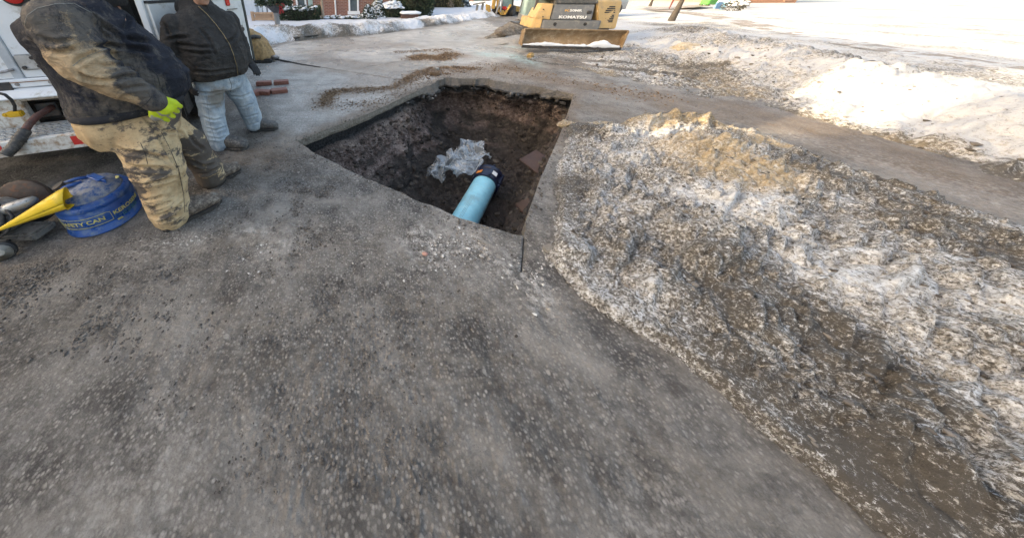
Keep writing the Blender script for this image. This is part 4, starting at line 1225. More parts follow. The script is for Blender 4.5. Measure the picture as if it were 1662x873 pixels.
# unseen houses added on this side, shaped to shade the work site
def shade_house(name, label, x0, x1, y0, y1, h, ridge, wall):
    t = thing(name, label, 'house', (x0, y0, 0)); W, L = x1 - x0, y1 - y0
    MB().prism([(0, -.1), (W, -.1), (W, h), (W / 2, h + ridge - .12), (0, h)], 1, 0, L).build('wall', wall, t)
    r = MB(); o = .35; k = ridge / (W / 2)
    for sg in (-1, 1):
        e = W / 2 + sg * (W / 2 + o); z = h - o * k
        r.hexa([(W / 2, -.02, h + ridge - .1), (e, -.02, z - .1), (e, L + .02, z - .1), (W / 2, L + .02, h + ridge - .1)], [(W / 2, -.02, h + ridge), (e, -.02, z), (e, L + .02, z), (W / 2, L + .02, h + ridge)])
    rf = r.build('roof', SHINGLE, t)
    n = max(1, int(L / 3.2))
    for k in range(n):
        y = L * (k + .5) / n - .6
        w = MB().b2(W - .02, W + .06, y, y + 1.2, 1.0, 2.3).build('window', TRIM, t)
        MB().b2(W + .061, W + .07, y + .09, y + 1.11, 1.1, 2.2).build('pane', GLASS, w)
    return t
shade_house('shade_sided_house', 'unseen pale gable house added behind the white truck to cast shade', -20, -14, 1.35, 6.4, 6.4, 3.0, SIDING)
shade_house('shade_garage', 'unseen narrow garage added between two houses to let one sun strip past', -19, -15, -.5, 1.3, 5.0, .95, SIDING)  # ridge kept low so a strip of sun reaches the heap
shade_house('shade_tall_house', 'unseen tall brown house added behind the truck cab to cast shade', -21, -14, 7.2, 14.4, 6.2, 3.0, simple('umber_siding', (0.25, 0.19, 0.14), 0.8))
shade_house('shade_low_house', 'unseen low cream house added farthest along to shade the lawn', -21, -14, 14.8, 19.8, 4.7, 1.9, simple('cream_siding', (0.45, 0.42, 0.35), 0.8))
shade_house('shade_corner_house', 'unseen wide grey house added left of the road works to cast shade', -20, -14, -15, -.55, 6.4, 3.2, simple('grey_siding', (0.33, 0.34, 0.35), 0.8))
# ------------------------------------------------------------------ the white service truck, its rear step towards the camera
TR, TL = G(174, 234, .42), G(0, 257, .42)
TANG = math.atan2(TR.y - TL.y, TR.x - TL.x)
def tw(lx, ly, lz):
    c, s = math.cos(TANG), math.sin(TANG)
    return Vector((TR.x + c * lx - s * ly, TR.y + s * lx + c * ly, lz))
def mat_tread():
    n = NB('diamond_tread'); n.vec = n.scalev(34, 62, 34, (0, 0, .6))
    v = n.vor(1.0, rnd=0.12); f = n.ramp(v, [(0.30, 1.0), (0.46, 0.0)])
    col = n.mix(f, n.ramp(n.noise(.2, 6), [(.3, (0.03, 0.029, 0.028)), (.7, (0.075, 0.072, 0.07))]), (0.47, 0.46, 0.45))
    return n.done(col, 0.42, 0.7, n.bump(f, 1.0, 0.004))
def tat(px, py, ly):
    """the point on the truck's cross-plane ly seen at a photo measurement"""
    n = tw(0, 1, 0) - tw(0, 0, 0); o = tw(0, ly, 0); C_ = Vector((0, 0, CAM_H)); d = Vector(ray(px, py))
    return C_ + d * ((o - C_).dot(n) / d.dot(n))
def tloc(v):
    c, s = math.cos(-TANG), math.sin(-TANG); dx, dy = v.x - TR.x, v.y - TR.y
    return Vector((dx * c - dy * s, dx * s + dy * c, v.z))
def build_truck():
    t = thing('service_truck', 'white service truck with a scuffed tread-plate rear step and open rear door', 'truck', (TR.x, TR.y, 0), TANG)
    XL, XR, yw = -1.78, 0.47, 0.47
    # rear step
    b = MB(); b.b2(XL, 0, 0, .045, .42, .545); b.b2(XL, 0, .045, .36, .43, .515); b.b2(-.10, 0, .045, .36, .516, .53)
    bp = b.build('bumper', WHITE_STEEL, t, bevel=.004)
    MB().b2(XL + .02, -.105, .046, .345, .516, .530).build('tread_plate', mat_tread(), bp)
    # raised lozenges of the tread, in rows
    lz = MB(); random.seed(3)
    for i in range(34):
        for j in range(7):
            x, y = -.15 - i * .052 - .026 * (j % 2), .068 + j * .042
            if x < XL + .05: continue
            a = .35 if j % 2 else -.35
            lz.box((x, y, .532), (.046, .017, .012), Matrix.Rotation(a, 3, 'Z'))
    lz.build('tread_lozenge', simple('bright_tread', (0.55, 0.55, 0.54), .4, .3, var=.2, scale=20, dirt=(.2, .18, .16), dirt_amt=.2), bp)['kind'] = 'stuff'
    for a, c in ((-.21, -.035), (-.66, -.64), (-1.1, -.78)):
        MB().b2(a, c, -.003, -.0005, .452, .53).build('red_tape', REDTAPE, bp)
    # wall below the deck, recess with hitch
    MB().b2(XL, -.62, .36, .42, .43, .785).b2(-.02, XR, .36, .42, .43, .785).b2(-.62, -.02, .36, .42, .752, .785).b2(-.62, -.02, .36, .42, .43, .525).build('rear_apron', WHITE_STEEL, t, bevel=.004)
    MB().b2(-.62, -.02, .50, .55, .5, .72).b2(-.62, -.02, .421, .5, .5, .525).build('recess', DARKMETAL, t)
    MB().ell((-.33, .45, .60), (.115, .07, .075), 18, 10).build('hitch_housing', simple('grey_casting', (0.17, 0.165, 0.16), 0.55, 0.3, var=.3, scale=14), t, True)
    MB().b2(-.60, -.45, .425, .495, .57, .70).build('hitch_bracket', DARKMETAL, t, bevel=.006); MB().b2(-.17, -.05, .425, .49, .53, .69).build('hitch_bracket', DARKMETAL, t, bevel=.006)
    for x in (-.70, -.86): MB().cyl((x, .362, .50), (x, .345, .50), .016, .016, 10).build('bolt', DARKMETAL, t)
    # sloping ledge, sill and deck channel
    MB().hexa([(XL, .30, .786), (XR, .30, .786), (XR, .47, .80), (XL, .47, .80)], [(XL, .30, .80), (XR, .30, .80), (XR, .47, .85), (XL, .47, .85)]).build('ledge', WHITE, t, bevel=.004)
    MB().b2(XL, XR, .43, .47, .851, .92).build('sill', WHITE, t, bevel=.006)
    MB().b2(XL, XR, .425, .43, .893, .899).build('rust_seam', simple('rust', (0.22, 0.11, 0.05), 0.9, var=.4, scale=30), t)
    for x in (-.95, -.62, -.40): MB().cyl((x, .43, .88), (x, .421, .88), .014, .014, 10).build('bolt', STEEL, t)
    # rear wall: left door leaf closed, the right leaf swung open
    MB().b2(XL, -.64, yw, yw + .04, .92, 2.55).b2(-.57, XR - .42, yw, yw + .04, .92, 2.55).build('rear_panel', WHITE, t, bevel=.004)
    MB().b2(-.64, -.57, yw - .012, yw + .05, .86, 2.55).build('door_post', simple('grey_trim', (0.44, 0.47, 0.50), 0.4), t, bevel=.006)
    MB().b2(XR - .42, XR, yw + .9, yw + .94, .92, 2.5).build('interior_bulkhead', simple('truck_interior', (0.045, 0.042, 0.038), 0.9), t)
    MB().b2(XR - .06, XR, yw, yw + .06, .92, 2.55).build('corner_post', WHITE, t, bevel=.01)
    lp = MB().b2(-.56, -.37, yw - .02, yw - .0005, .985, 1.115).build('latch_plate', simple('zinc_plate', (0.42, 0.43, 0.44), 0.4, .5, dirt=(.2, .18, .15), dirt_amt=.3), t, bevel=.012, seg=2)
    for x, z in ((-.44, 1.085), (-.42, 1.015), (-.52, 1.01)): MB().cyl((x, yw - .021, z), (x, yw - .034, z), .014, .014, 10).build('bolt', DARKMETAL, lp)
    MB().tube([(-.80, yw - .02, .99), (-.74, yw - .05, .985), (-.66, yw - .05, .99), (-.60, yw - .02, 1.0)], .011, 8).build('latch_handle', STEEL, t)
    MB().b2(-.98, -.66, .424, .429, .80, .905).build('dark_vent', DARKMETAL, t)
    for z in (.815, .835): MB().b2(-.83, -.75, .296, .299, z - .022, z - .012).build('slot', BLACK, t)
    # round red tail light with black rim
    tl = MB().lathe([(.085, 0), (.085, .03), (.07, .035)], 24, (-.335, yw - .001, 1.555), (0, -1, 0)).build('tail_light', BLACK, t)
    MB().lathe([(.068, .03), (.066, .045), (.04, .052), (.002, .054)], 24, (-.335, yw - .001, 1.555), (0, -1, 0)).build('lens', REDPLASTIC, tl)
    # small black tie loop on the ledge
    MB().tube([(-.10, .33, .83), (-.14, .31, .85), (-.20, .31, .85), (-.22, .33, .83)], .008, 6).tube([(-.10, .33, .83), (-.16, .30, .815), (-.22, .33, .83)], .008, 6).b2(-.235, -.205, .30, .33, .81, .865).build('tie_loop', BLACK, t)
    # trailer plug: black cable and yellow plug
    yp = tloc(tat(24, 184, .30))
    MB().tube([tloc(tat(-8, 150, .27)), tloc(tat(8, 154, .26)), tloc(tat(18, 162, .27)), tloc(tat(24, 172, .29)), yp], .011, 8).build('plug_cable', BLACK, t)
    MB().b2(yp.x - .045, yp.x + .05, .275, .325, yp.z - .03, yp.z + .018).b2(yp.x - .08, yp.x - .045, .285, .315, yp.z - .025, yp.z + .008).build('yellow_plug', simple('yellow_plastic', (0.62, 0.37, 0.02), 0.45, var=.15, scale=20), t, bevel=.008, seg=2)
    # box body, far beyond: sides, roof, floor, cab, wheels
    MB().b2(XL, XL + .04, yw + .04, 3.6, .92, 2.55).b2(XR - .04, XR, yw + .06, 3.6, .92, 2.55).b2(XL, XR, 3.6, 3.64, .92, 2.55).build('side_panel', WHITE, t)
    MB().b2(XL - .02, XR + .02, yw - .02, 3.66, 2.55, 2.62).build('roof', WHITE, t, bevel=.01)
    MB().b2(XL, XR, yw, 3.64, .80, .915).b2(XL + .5, XL + .62, yw - .05, 5.6, .52, .795).b2(XR - .62, XR - .5, yw + .1, 5.6, .52, .795).build('chassis', DARKMETAL, t)
    MB().b2(XL + .1, XR - .1, .9, 3.2, .20, .795).build('light_block_box', BLACK, t, bevel=.04)  # added box that blocks light under the truck
    for x in (XL + .05, XR - .45): MB().b2(x, x + .40, .70, .72, .12, .80).build('light_block_flap', BLACK, t)  # added flaps that keep light off the ground below
    cab = MB().prism([(3.75, .55), (5.6, .55), (5.6, 1.25), (4.9, 1.35), (4.5, 2.1), (3.75, 2.1)], 0, XL + .08, XR - .08).build('cab', WHITE, t, bevel=.05, seg=2)
    MB().b2(XL + .3, XR - .3, 4.62, 4.64, 1.45, 2.0).build('windscreen', GLASS, cab)
    for y in (1.6, 4.9):
        for x in (XL + .12, XR - .12):
            w = MB().lathe([(.25, -.12), (.37, -.11), (.40, -.07), (.40, .07), (.37, .11), (.25, .12)], 28, (x, y, .40), (1, 0, 0)).build('wheel', BLACK, t)
            MB().lathe([(.24, -.10), (.24, .10)], 20, (x, y, .40), (1, 0, 0)).build('rim', STEEL, w)
    # open door leaf, swung back along the side
    h = tw(XR - .01, yw + .03, 0); o = Vector((-1.715, 4.0, 0))
    c, s = math.cos(-TANG), math.sin(-TANG)
    def loc(v): dx, dy = v.x - TR.x, v.y - TR.y; return Vector((dx * c - dy * s, dx * s + dy * c, 0))
    a, e = loc(h), loc(o); d = (e - a).normalized(); nn = Vector((d.y, -d.x, 0))     # nn faces the camera side
    def slab(x0, x1, z0, z1, y0, y1):
        P_ = lambda x, y, z: a + d * x + nn * y + Vector((0, 0, z))
        return MB().hexa([P_(x0, y0, z0), P_(x1, y0, z0), P_(x1, y1, z0), P_(x0, y1, z0)], [P_(x0, y0, z1), P_(x1, y0, z1), P_(x1, y1, z1), P_(x0, y1, z1)])
    L = (e - a).length; zb = D(408, 95, 4.0).z; zt = 1.475
    dr = slab(0.0, L - .035, zb, zt, 0, .045).build('rear_door', simple('door_inner_paint', (0.58, 0.585, 0.57), 0.45, var=.08, scale=4, dirt=(.38, .35, .30), dirt_amt=.25), t, bevel=.006)
    slab(L - .0345, L, zb - .02, zt + .03, -.012, .055).build('door_seal', simple('dark_green_black_seal', (0.03, 0.035, 0.03), 0.6), dr)
    slab(0, L - .036, zt + .001, zt + .022, -.005, .05).build('top_seal', BLACK, dr)
    xl = L - .34
    slab(xl, xl + .22, zb + .37, zb + .47, .0455, .052).build('lock_plate', STEEL, dr, bevel=.004)
    slab(xl + .09, xl + .20, zb + .395, zb + .445, .0525, .085).build('lock', DARKMETAL, dr, bevel=.01, seg=2)
    slab(xl - .02, xl + .17, zb + .66, zb + .672, .0455, .058).build('door_rail', GREYWOOD, dr)
    slab(xl - .03, xl + .05, zb + .705, zb + .80, .0455, .060).build('red_reflector', REDPLASTIC, dr, bevel=.012, seg=2)
    return t
build_truck()
# thick hose with a black end, hanging over the step
def build_hose():
    p = [tat(84, 174, .40), tat(74, 181, .33), tat(60, 189, .22), tat(47, 202, .12), tat(41, 212, .06)]
    q = [tat(41, 212, .06), tat(32, 226, .0), tat(21, 240, -.04), tat(9, 251, -.07)]
    base = Vector((p[0].x, p[0].y, 0))
    t = thing('discharge_hose', 'rust-red hose with a ribbed black end lying over the truck step', 'hose', base)
    MB().tube([v - base for v in p], .026, 14).build('hose', simple('rust_red_hose', (0.095, 0.038, 0.03), 0.6, var=.4, scale=18, dirt=(.15, .12, .10), dirt_amt=.25), t, True)
    n = MB(); qq = [v - base for v in q]
    pts, rs = [], []
    for k in range(25):
        u = k / 24 * 3; i = min(2, int(u)); pts.append(qq[i].lerp(qq[i + 1], u - i)); rs.append(.036 + .004 * (k % 2) + (.006 if 6 < k < 10 else 0))
    n.tube(pts, rs, 16); n.build('nozzle', simple('ribbed_black_rubber', (0.045, 0.044, 0.043), 0.6, var=.3, scale=22, dirt=(.16, .14, .12), dirt_amt=.35), t, True)
build_hose()
# ------------------------------------------------------------------ kerosene can with its yellow funnel
def build_can():
    C0 = Vector((-2.10, 1.60, 0.0)); R, H = .222, .245
    t = thing('kerosene_can', 'dented blue kerosene safety can with a yellow funnel and yellow lettering', 'fuel can', C0)
    BLUE = simple('chipped_blue_paint', (0.008, 0.060, 0.235), 0.32, var=.35, scale=7, dirt=(0.12, 0.17, 0.24), dirt_amt=.30)
    TOP = simple('frosted_dirty_can_top', (0.20, 0.21, 0.235), 0.5, var=.35, scale=14, dirt=(0.02, 0.07, 0.20), dirt_amt=.55)
    b = MB().lathe([(R - .01, .0), (R + .004, .004), (R + .006, .014), (R, .02), (R, .062), (R - .006, .070), (R, .078), (R, H - .045), (R - .005, H - .038), (R, H - .030), (R, H - .008), (R - .010, H + .006), (R - .03, H + .018)], 64)
    body = b.build('body', BLUE, t, True)
    MB().lathe([(R - .032, H + .012), (R - .045, H + .028), (.16, H + .056), (.10, H + .082), (.05, H + .096), (.01, H + .10)], 48).build('top', TOP, t, True)
    tocam = math.atan2(-C0.y, -C0.x)
    def wrap(txt, size, a0, z0, bold, mat, name, stretch=1.0):
        me = text_mesh(txt, size, mat, name, bold)
        n = len(me.vertices); co = np.empty(n * 3, np.float32); me.vertices.foreach_get('co', co); co = co.reshape(-1, 3)
        a = a0 + co[:, 0] * stretch / R; rr = R + .0016
        co2 = np.c_[rr * np.cos(a), rr * np.sin(a), z0 + co[:, 1]]
        me.vertices.foreach_set('co', co2.astype(np.float32).ravel()); me.update()
        return link_mesh(name, me, body)
    YEL = simple('yellow_print', (0.50, 0.44, 0.13), 0.5, var=.25, scale=40, dirt=(0.08, 0.14, 0.22), dirt_amt=.25)
    wrap('SAFETY CAN', .046, tocam - 1.32, .110, .0012, YEL, 'lettering', 1.05)
    wrap('KEROSENE', .046, tocam + .14, .115, .0012, YEL, 'lettering', 1.05)
    def line(pts, name):
        m = MB()
        for (a0, z0), (a1, z1) in zip(pts[:-1], pts[1:]):
            k = max(1, int(abs(a1 - a0) / .06)); 
            for q in range(k):
                u0, u1 = q / k, (q + 1) / k; A0, A1 = a0 + (a1 - a0) * u0, a0 + (a1 - a0) * u1; Z0, Z1 = z0 + (z1 - z0) * u0, z0 + (z1 - z0) * u1
                rr = R + .0010
                m.bar((rr * math.cos(A0), rr * math.sin(A0), Z0), (rr * math.cos(A1), rr * math.sin(A1), Z1), .0022, .003, (math.cos(A0), math.sin(A0), 0))
        m.build(name, YEL, body)
    line([(tocam - 1.4, .098), (tocam - 1.4, .165), (tocam + .02, .165), (tocam + .09, .155), (tocam + .09, .085), (tocam - 1.4, .085)], 'outline')
    m = MB()
    for k in range(4):
        a = tocam + .36 + k * .16
        for r_ in range(3): m.bar((math.cos(a) * (R + .0008), math.sin(a) * (R + .0008), .075 + r_ * .012), (math.cos(a + .12) * (R + .0008), math.sin(a + .12) * (R + .0008), .075 + r_ * .012), .0016, .005, (math.cos(a), math.sin(a), 0))
    m.build('small_print', simple('green_print', (0.10, 0.22, 0.16), .5, var=.3), body)
    a = tocam + .22
    MB().bar((math.cos(a - .06) * (R + .001), math.sin(a - .06) * (R + .001), .066), (math.cos(a + .08) * (R + .001), math.sin(a + .08) * (R + .001), .066), .002, .03, (math.cos(a), math.sin(a), 0)).build('emblem', YEL, body)
    # handle bracket, spout neck, trigger loop and small round plaque
    hb = MB(); hb.bar((-.02, .06, H + .11), (.10, .02, H + .10), .05, .012); hb.bar((-.02, .06, H + .07), (-.02, .06, H + .112), .05, .012, (0, 1, 0)); hb.bar((.10, .02, H + .055), (.10, .02, H + .10), .05, .012, (0, 1, 0))
    hb.build('handle', BLUE, t, bevel=.004)
    MB().tube([(-.02, .05, H + .10), (-.07, .0, H + .118), (-.13, -.035, H + .105), (-.16, -.06, H + .085), (-.12, -.085, H + .09), (-.06, -.06, H + .105), (-.02, -.01, H + .10)], .013, 8).build('trigger', BLUE, t, True)
    MB().cyl((-.115, -.05, H + .05), (-.135, -.07, H + .115), .034, .036, 16).build('neck', DARKMETAL, t)
    MB().tube([(-.05, -.01, H + .085), (-.11, -.04, H + .098), (-.17, -.07, H + .09)], .016, 8).build('lever', DARKMETAL, t, True)
    MB().lathe([(.024, H + .064), (.022, H + .070), (.002, H + .071)], 18, (.115, .10, -.012)).build('plaque', simple('pale_yellow_plaque', (0.55, 0.52, 0.20), .5), t)
    # half-open funnel running down to the lower left
    tip = G(-6, 375, .20) - C0; w0 = G(108, 322, H + .10) - C0
    d = (w0 - tip); L = d.length; d.normalize()
    side = d.cross(Vector((0, 0, 1))).normalized(); up = side.cross(d)
    vs = []; nu, nv = 26, 22
    for i in range(nu):
        u = i / (nu - 1); c = tip + d * (L * u); r = .008 + .064 * u ** 1.1
        for j in range(nv):
            a = math.radians(360 * j / (nv - 1))
            cut = 1.0 + (0.10 * math.cos(a - 1.2) if i == nu - 1 else 0)
            vs.append(c + d * (cut - 1) * .5 + side * (r * math.cos(a)) + up * (r * math.sin(a)))
    fs = grid_faces(nu, nv)
    o = link_mesh('funnel', np_mesh('funnel', [v[:] for v in vs], fs, simple('yellow_funnel', (0.70, 0.46, 0.025), 0.38, var=.12, scale=10, dirt=(.30, .20, .06), dirt_amt=.15), True), t)
    so = o.modifiers.new('thick', 'SOLIDIFY'); so.thickness = .004
build_can()

# ------------------------------------------------------------------ cut-off saw lying by the truck
def build_saw():
    B = Vector((-2.53, 1.42, 0))
    t = thing('concrete_saw', 'grimy grey concrete saw with a brown blade guard half under the truck step', 'saw', B)
    t.scale = (.74, .74, .74)
    GREYC = simple('grimy_grey_casing', (0.20, 0.195, 0.18), 0.6, .2, var=.3, scale=10, dirt=(.09, .075, .06), dirt_amt=.45, bump=.2, bscale=40)
    BROWN = simple('rusty_brown_guard', (0.085, 0.06, 0.045), 0.7, .3, var=.35, scale=9, dirt=(.20, .095, .055), dirt_amt=.28)
    # base plate
    MB().hexa([(-.35, -.20, .05), (.26, -.14, .05), (.28, .06, .05), (-.35, .02, .05)], [(-.35, -.20, .13), (.25, -.14, .13), (.27, .06, .13), (-.35, .02, .13)]).build('base_plate', simple('grey_base', (0.16, 0.15, 0.135), .6, .3, var=.3, scale=12, dirt=(.07, .06, .05), dirt_amt=.4), t, bevel=.02, seg=2)
    # engine casing: rounded and bolted
    e = MB().loft([((-.36, -.06, .27), (0, .12, 0), (0, 0, .10)), ((-.26, -.05, .29), (0, .155, 0), (0, 0, .15)), ((-.08, -.03, .28), (0, .16, 0), (0, 0, .15)), ((.03, -.02, .26), (0, .145, 0), (0, 0, .13)), ((.06, -.02, .26), (0, .09, 0), (0, 0, .08))], 26, 2.6)
    e.build('engine_casing', GREYC, t, True)
    for x, y, z in ((-.20, -.17, .37), (-.08, -.17, .35), (-.22, -.20, .24)): MB().cyl((x, y, z), (x, y - .02, z + .01), .018, .016, 12).build('bolt', DARKMETAL, t)
    MB().tube([(-.36, -.20, .18), (-.16, -.22, .16), (.02, -.19, .19), (.075, -.13, .28), (.04, -.06, .40), (-.05, -.02, .44), (-.20, -.02, .46), (-.36, -.06, .44)], .021, 10).build('handle_bar', BLACK, t, True)
    MB().tube([(-.03, -.19, .16), (.0, -.19, .30), (-.03, -.14, .41)], .017, 8).build('guard_strap', STEEL, t, True)
    # blade guard: a thick rounded half disc behind, and the silver arm in front of it
    g = MB().lathe([(.02, -.035), (.19, -.035), (.21, -.02), (.21, .02), (.19, .035), (.02, .035)], 14, (-.03, .15, .30), (.35, -.9, .3))
    g.build('blade_guard', BROWN, t)
    MB().lathe([(.215, -.004), (.215, .004)], 36, (-.02, .17, .24), (.35, -.9, .3)).build('blade', DARKMETAL, t)
    a = MB().loft([((.02, -.06, .36), (0, .05, 0), (0, 0, .05)), ((.10, -.02, .37), (0, .062, 0), (0, 0, .052)), ((.20, .03, .385), (0, .058, 0), (0, 0, .045)), ((.235, .05, .39), (0, .03, 0), (0, 0, .025))], 18, 2.4)
    a.build('belt_cover', simple('scratched_alloy', (0.36, 0.36, 0.35), .4, .6, var=.2, scale=14, dirt=(.15, .13, .11), dirt_amt=.35), t, True)
    for x, y, z in ((-.04, -.10, .43), (.03, -.09, .425), (-.01, -.14, .39), (.05, -.12, .38)): MB().ell((x, y, z), (.022, .022, .018), 10, 7).build('knob', DARKMETAL, t, True)
    for k in range(6): MB().tube([(-.28 + .045 * k, -.195 + .004 * k, .20), (-.28 + .045 * k, -.215 + .004 * k, .29), (-.28 + .045 * k, -.175, .37)], .008, 6).build('cooling_fin', DARKMETAL, t, True)
    MB().tube([(.08, -.06, .40), (.16, -.10, .33), (.13, -.17, .22), (.02, -.21, .15)], .013, 8).build('fuel_hose', BLACK, t, True)
    MB().lathe([(.07, 0), (.07, .02), (.045, .03), (.02, .05), (.002, .052)], 22, (-.12, -.165, .30), (0, -1, .25)).build('starter_cover', DARKMETAL, t)
    MB().b2(-.36, -.24, .06, .2, .36, .44).build('air_filter', simple('orange_filter', (0.26, 0.085, 0.04), .6, dirt=(.08, .07, .06), dirt_amt=.4), t, bevel=.03, seg=2)
    # front wheel
    w = MB().lathe([(.045, -.022), (.088, -.022), (.098, -.012), (.098, .012), (.088, .022), (.045, .022)], 32, (.125, -.29, .098), (.5, -.8, .1)).build('wheel', BLACK, t)
    MB().lathe([(.084, -.025), (.06, -.018), (.02, -.028), (.004, -.03), (.004, .03), (.02, .028), (.06, .018), (.084, .025)], 28, (.125, -.29, .098), (.5, -.8, .1)).build('rim', simple('pale_plastic_rim', (0.30, 0.28, 0.245), .6, dirt=(.12, .1, .08), dirt_amt=.35), w, True)
    MB().bar((.125, -.29, .098), (.02, -.12, .09), .025, .025).build('axle_arm', DARKMETAL, t)
build_saw()

# ------------------------------------------------------------------ loose bricks behind the second man
def build_bricks():
    BM = simple('wet_red_brick', (0.20, 0.075, 0.052), 0.6, var=.3, scale=22, dirt=(.30, .20, .16), dirt_amt=.2, bump=.5, bscale=70)
    spots = [((429, 138.5), 4, 'farther left brick of the back pair, beside the gloved hand'),
             ((457, 137), 8, 'long brick at the far right end of the back pair'),
             ((427, 153.5), -12, 'left brick of the front pair on the wet road'),
             ((454, 151), 14, 'right brick of the front pair, tilted towards the pit'),
             ((408, 157), 40, 'brick half hidden beside the jeans leg')]
    for k, ((px, py), rot, lab) in enumerate(spots):
        g = G(px, py)
        b = MB().box((0, 0, 0), (.265, .12, .075))
        o = b.build('brick', BM, None, 'auto', .008, 2, .003)
        o.location = (g.x, g.y, .037); o.rotation_euler = (0.03 * k, 0.02, math.radians(rot + 8))
        tag(o, 'red ' + lab, 'brick', 'loose bricks on the road')
build_bricks()

# a tan canvas bag slumped past the door, with its black cable
def build_bag():
    g = G(421, 98); t = thing('canvas_bag', 'slumped tan canvas bag with a dark strap past the truck door', 'bag', g)
    me = MB().loft([((0, 0, 0), (.34, 0, 0), (0, .30, 0)), ((-.02, 0, .12), (.37, .0, 0), (0, .33, 0)), ((-.08, 0, .38), (.30, 0, 0), (0, .30, 0)), ((-.14, 0, .58), (.20, 0, 0), (0, .24, 0)), ((-.20, 0, .70), (.10, 0, 0), (0, .14, 0)), ((-.22, 0, .74), (.03, 0, 0), (0, .04, 0))], 30, 2.3).mesh('b', [])
    v, n, f = remesh(me, .022, 4)
    v = v + n * (.055 * ridged(v * np.array([4, 4, 1.3]) + 4, 4))[:, None]
    v = v + np.c_[.12 * v[:, 2], 0 * v[:, 0], 0 * v[:, 0]]
    CANVAS = simple('tan_canvas', (0.30, 0.19, 0.085), .85, var=.35, scale=9, dirt=(.12, .085, .05), dirt_amt=.25, bump=.3, bscale=90)
    link_mesh('sack', np_mesh('sack', v, f, CANVAS, True), t)
    MB().tube([(-.15, -.26, .52), (-.02, -.30, .58), (.10, -.24, .60), (.16, -.12, .56)], .045, 8).build('strap', BLACK, t, True)
    MB().b2(.14, .42, -.34, -.16, .005, .10).b2(-.1, .2, -.36, -.2, .005, .08).build('dark_flap', DARKMETAL, t, bevel=.03, seg=2)
    MB().tube([(.36, -.10, .09), (.46, -.10, .10), (.54, -.11, .085)], [.045, .05, .03], 10).build('coupler', STEEL, t, True)
    c0 = G(441, 95, .05); pts = [c0, G(455, 98, .03), G(472, 101, .012), G(492, 105, .01), G(520, 109.5, .008)]
    o = MB().tube(pts, [.028, .024, .016, .012, .010], 8).build('black_cable', BLACK, None, True)
    tag(o, 'black cable running from the tan bag along the road joint', 'cable')
build_bag()

# ------------------------------------------------------------------ in the pit: pipe, coupling, film, brown plates
PZ = -0.93
PA, PB = Vector((0.78, 1.90, PZ - .02)), Vector((1.74, 3.22, PZ))
def build_pipe():
    d = (PB - PA).normalized(); R = .160
    n = NB('scuffed_blue_pipe'); 
    col = n.ramp(n.noise(5, 7, .7), [(.3, (0.20, 0.50, 0.60)), (.6, (0.29, 0.63, 0.72)), (.8, (0.46, 0.70, 0.74))])
    col = n.mix(n.ramp(n.noise(26, 9, .75), [(.56, 0.0), (.68, .8)]), col, (0.36, 0.42, 0.40))
    col = n.mix(n.ramp(n.noise(3.1, 8, .7), [(.52, 0.0), (.75, .55)]), col, (0.20, 0.22, 0.20))
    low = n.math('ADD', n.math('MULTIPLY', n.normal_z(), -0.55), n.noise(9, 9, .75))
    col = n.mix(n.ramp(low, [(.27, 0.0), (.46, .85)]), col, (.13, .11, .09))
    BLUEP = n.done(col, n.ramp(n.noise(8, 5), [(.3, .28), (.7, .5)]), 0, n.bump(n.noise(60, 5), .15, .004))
    base = Vector((PB.x, PB.y, PZ - R))
    t = thing('water_pipe', 'light blue water main pipe with a dark navy coupling on the pit floor', 'pipe', base)
    b = MB(); q = []
    L = (PB - PA).length
    prof = [(R - .02, 0), (R, .004), (R, L * .5), (R, L)]
    b.lathe(prof, 48, PA - base, d); b.build('pipe', BLUEP, t)
    # printed stripe of text along the pipe
    side = d.cross(Vector((0, 0, 1))).normalized(); up = side.cross(d)
    m = MB(); random.seed(9)
    for row in range(3):
        x = .42
        while x < 1.0:
            w = random.uniform(.008, .028); a = .18 + .10 * (row - 1)
            rad = side * -math.sin(a) + up * math.cos(a)
            p = PA - base + d * x + rad * (R + .0006)
            m.bar(p, p + d * w, .006, .001, rad); x += w + random.uniform(.004, .014)
    m.build('print', simple('faded_print', (0.20, 0.34, 0.36), .6, var=.3), t)
    NAVY = simple('navy_coated_iron', (0.006, 0.009, 0.032), .4, var=.5, scale=12, dirt=(.03, .03, .03), dirt_amt=.1)
    cp = MB().lathe([(R + .002, -.12), (R + .026, -.12), (R + .034, -.08), (R + .034, -.06), (R + .018, -.05), (R + .018, .09), (R + .034, .10), (R + .038, .13), (R + .03, .17), (R + .004, .18), (R - .02, .18)], 48, PB - base, d).build('coupling', NAVY, t)
    for k in range(6):
        a = -1.2 + k * 2 * math.pi / 6; rad = side * -math.sin(a) + up * math.cos(a)
        p = PB - base + rad * (R + .032)
        bo = MB().cyl(p - d * .13, p + d * .19, .012, .012, 10).cyl(p - d * .115, p - d * .10, .022, .022, 6).cyl(p + d * .16, p + d * .175, .022, .022, 6).build('bolt', NAVY, cp)
        MB().bar(p - d * .07, p + d * .14, .04, .03, rad).build('lug', NAVY, cp)
    def sticker(a, x0, x1, w, mat, nm):
        rad = side * -math.sin(a) + up * math.cos(a); c = PB - base + rad * (R + .042)
        tn = d.cross(rad)
        MB().bar(c + d * x0, c + d * x1, w, .003, rad).build(nm, mat, cp)
    sticker(.62, -.10, -.02, .085, simple('orange_label', (0.55, 0.17, 0.02), .5), 'orange_label')
    sticker(-.42, -.055, .035, .075, simple('white_label', (0.70, 0.70, 0.68), .5), 'white_label')
build_pipe()
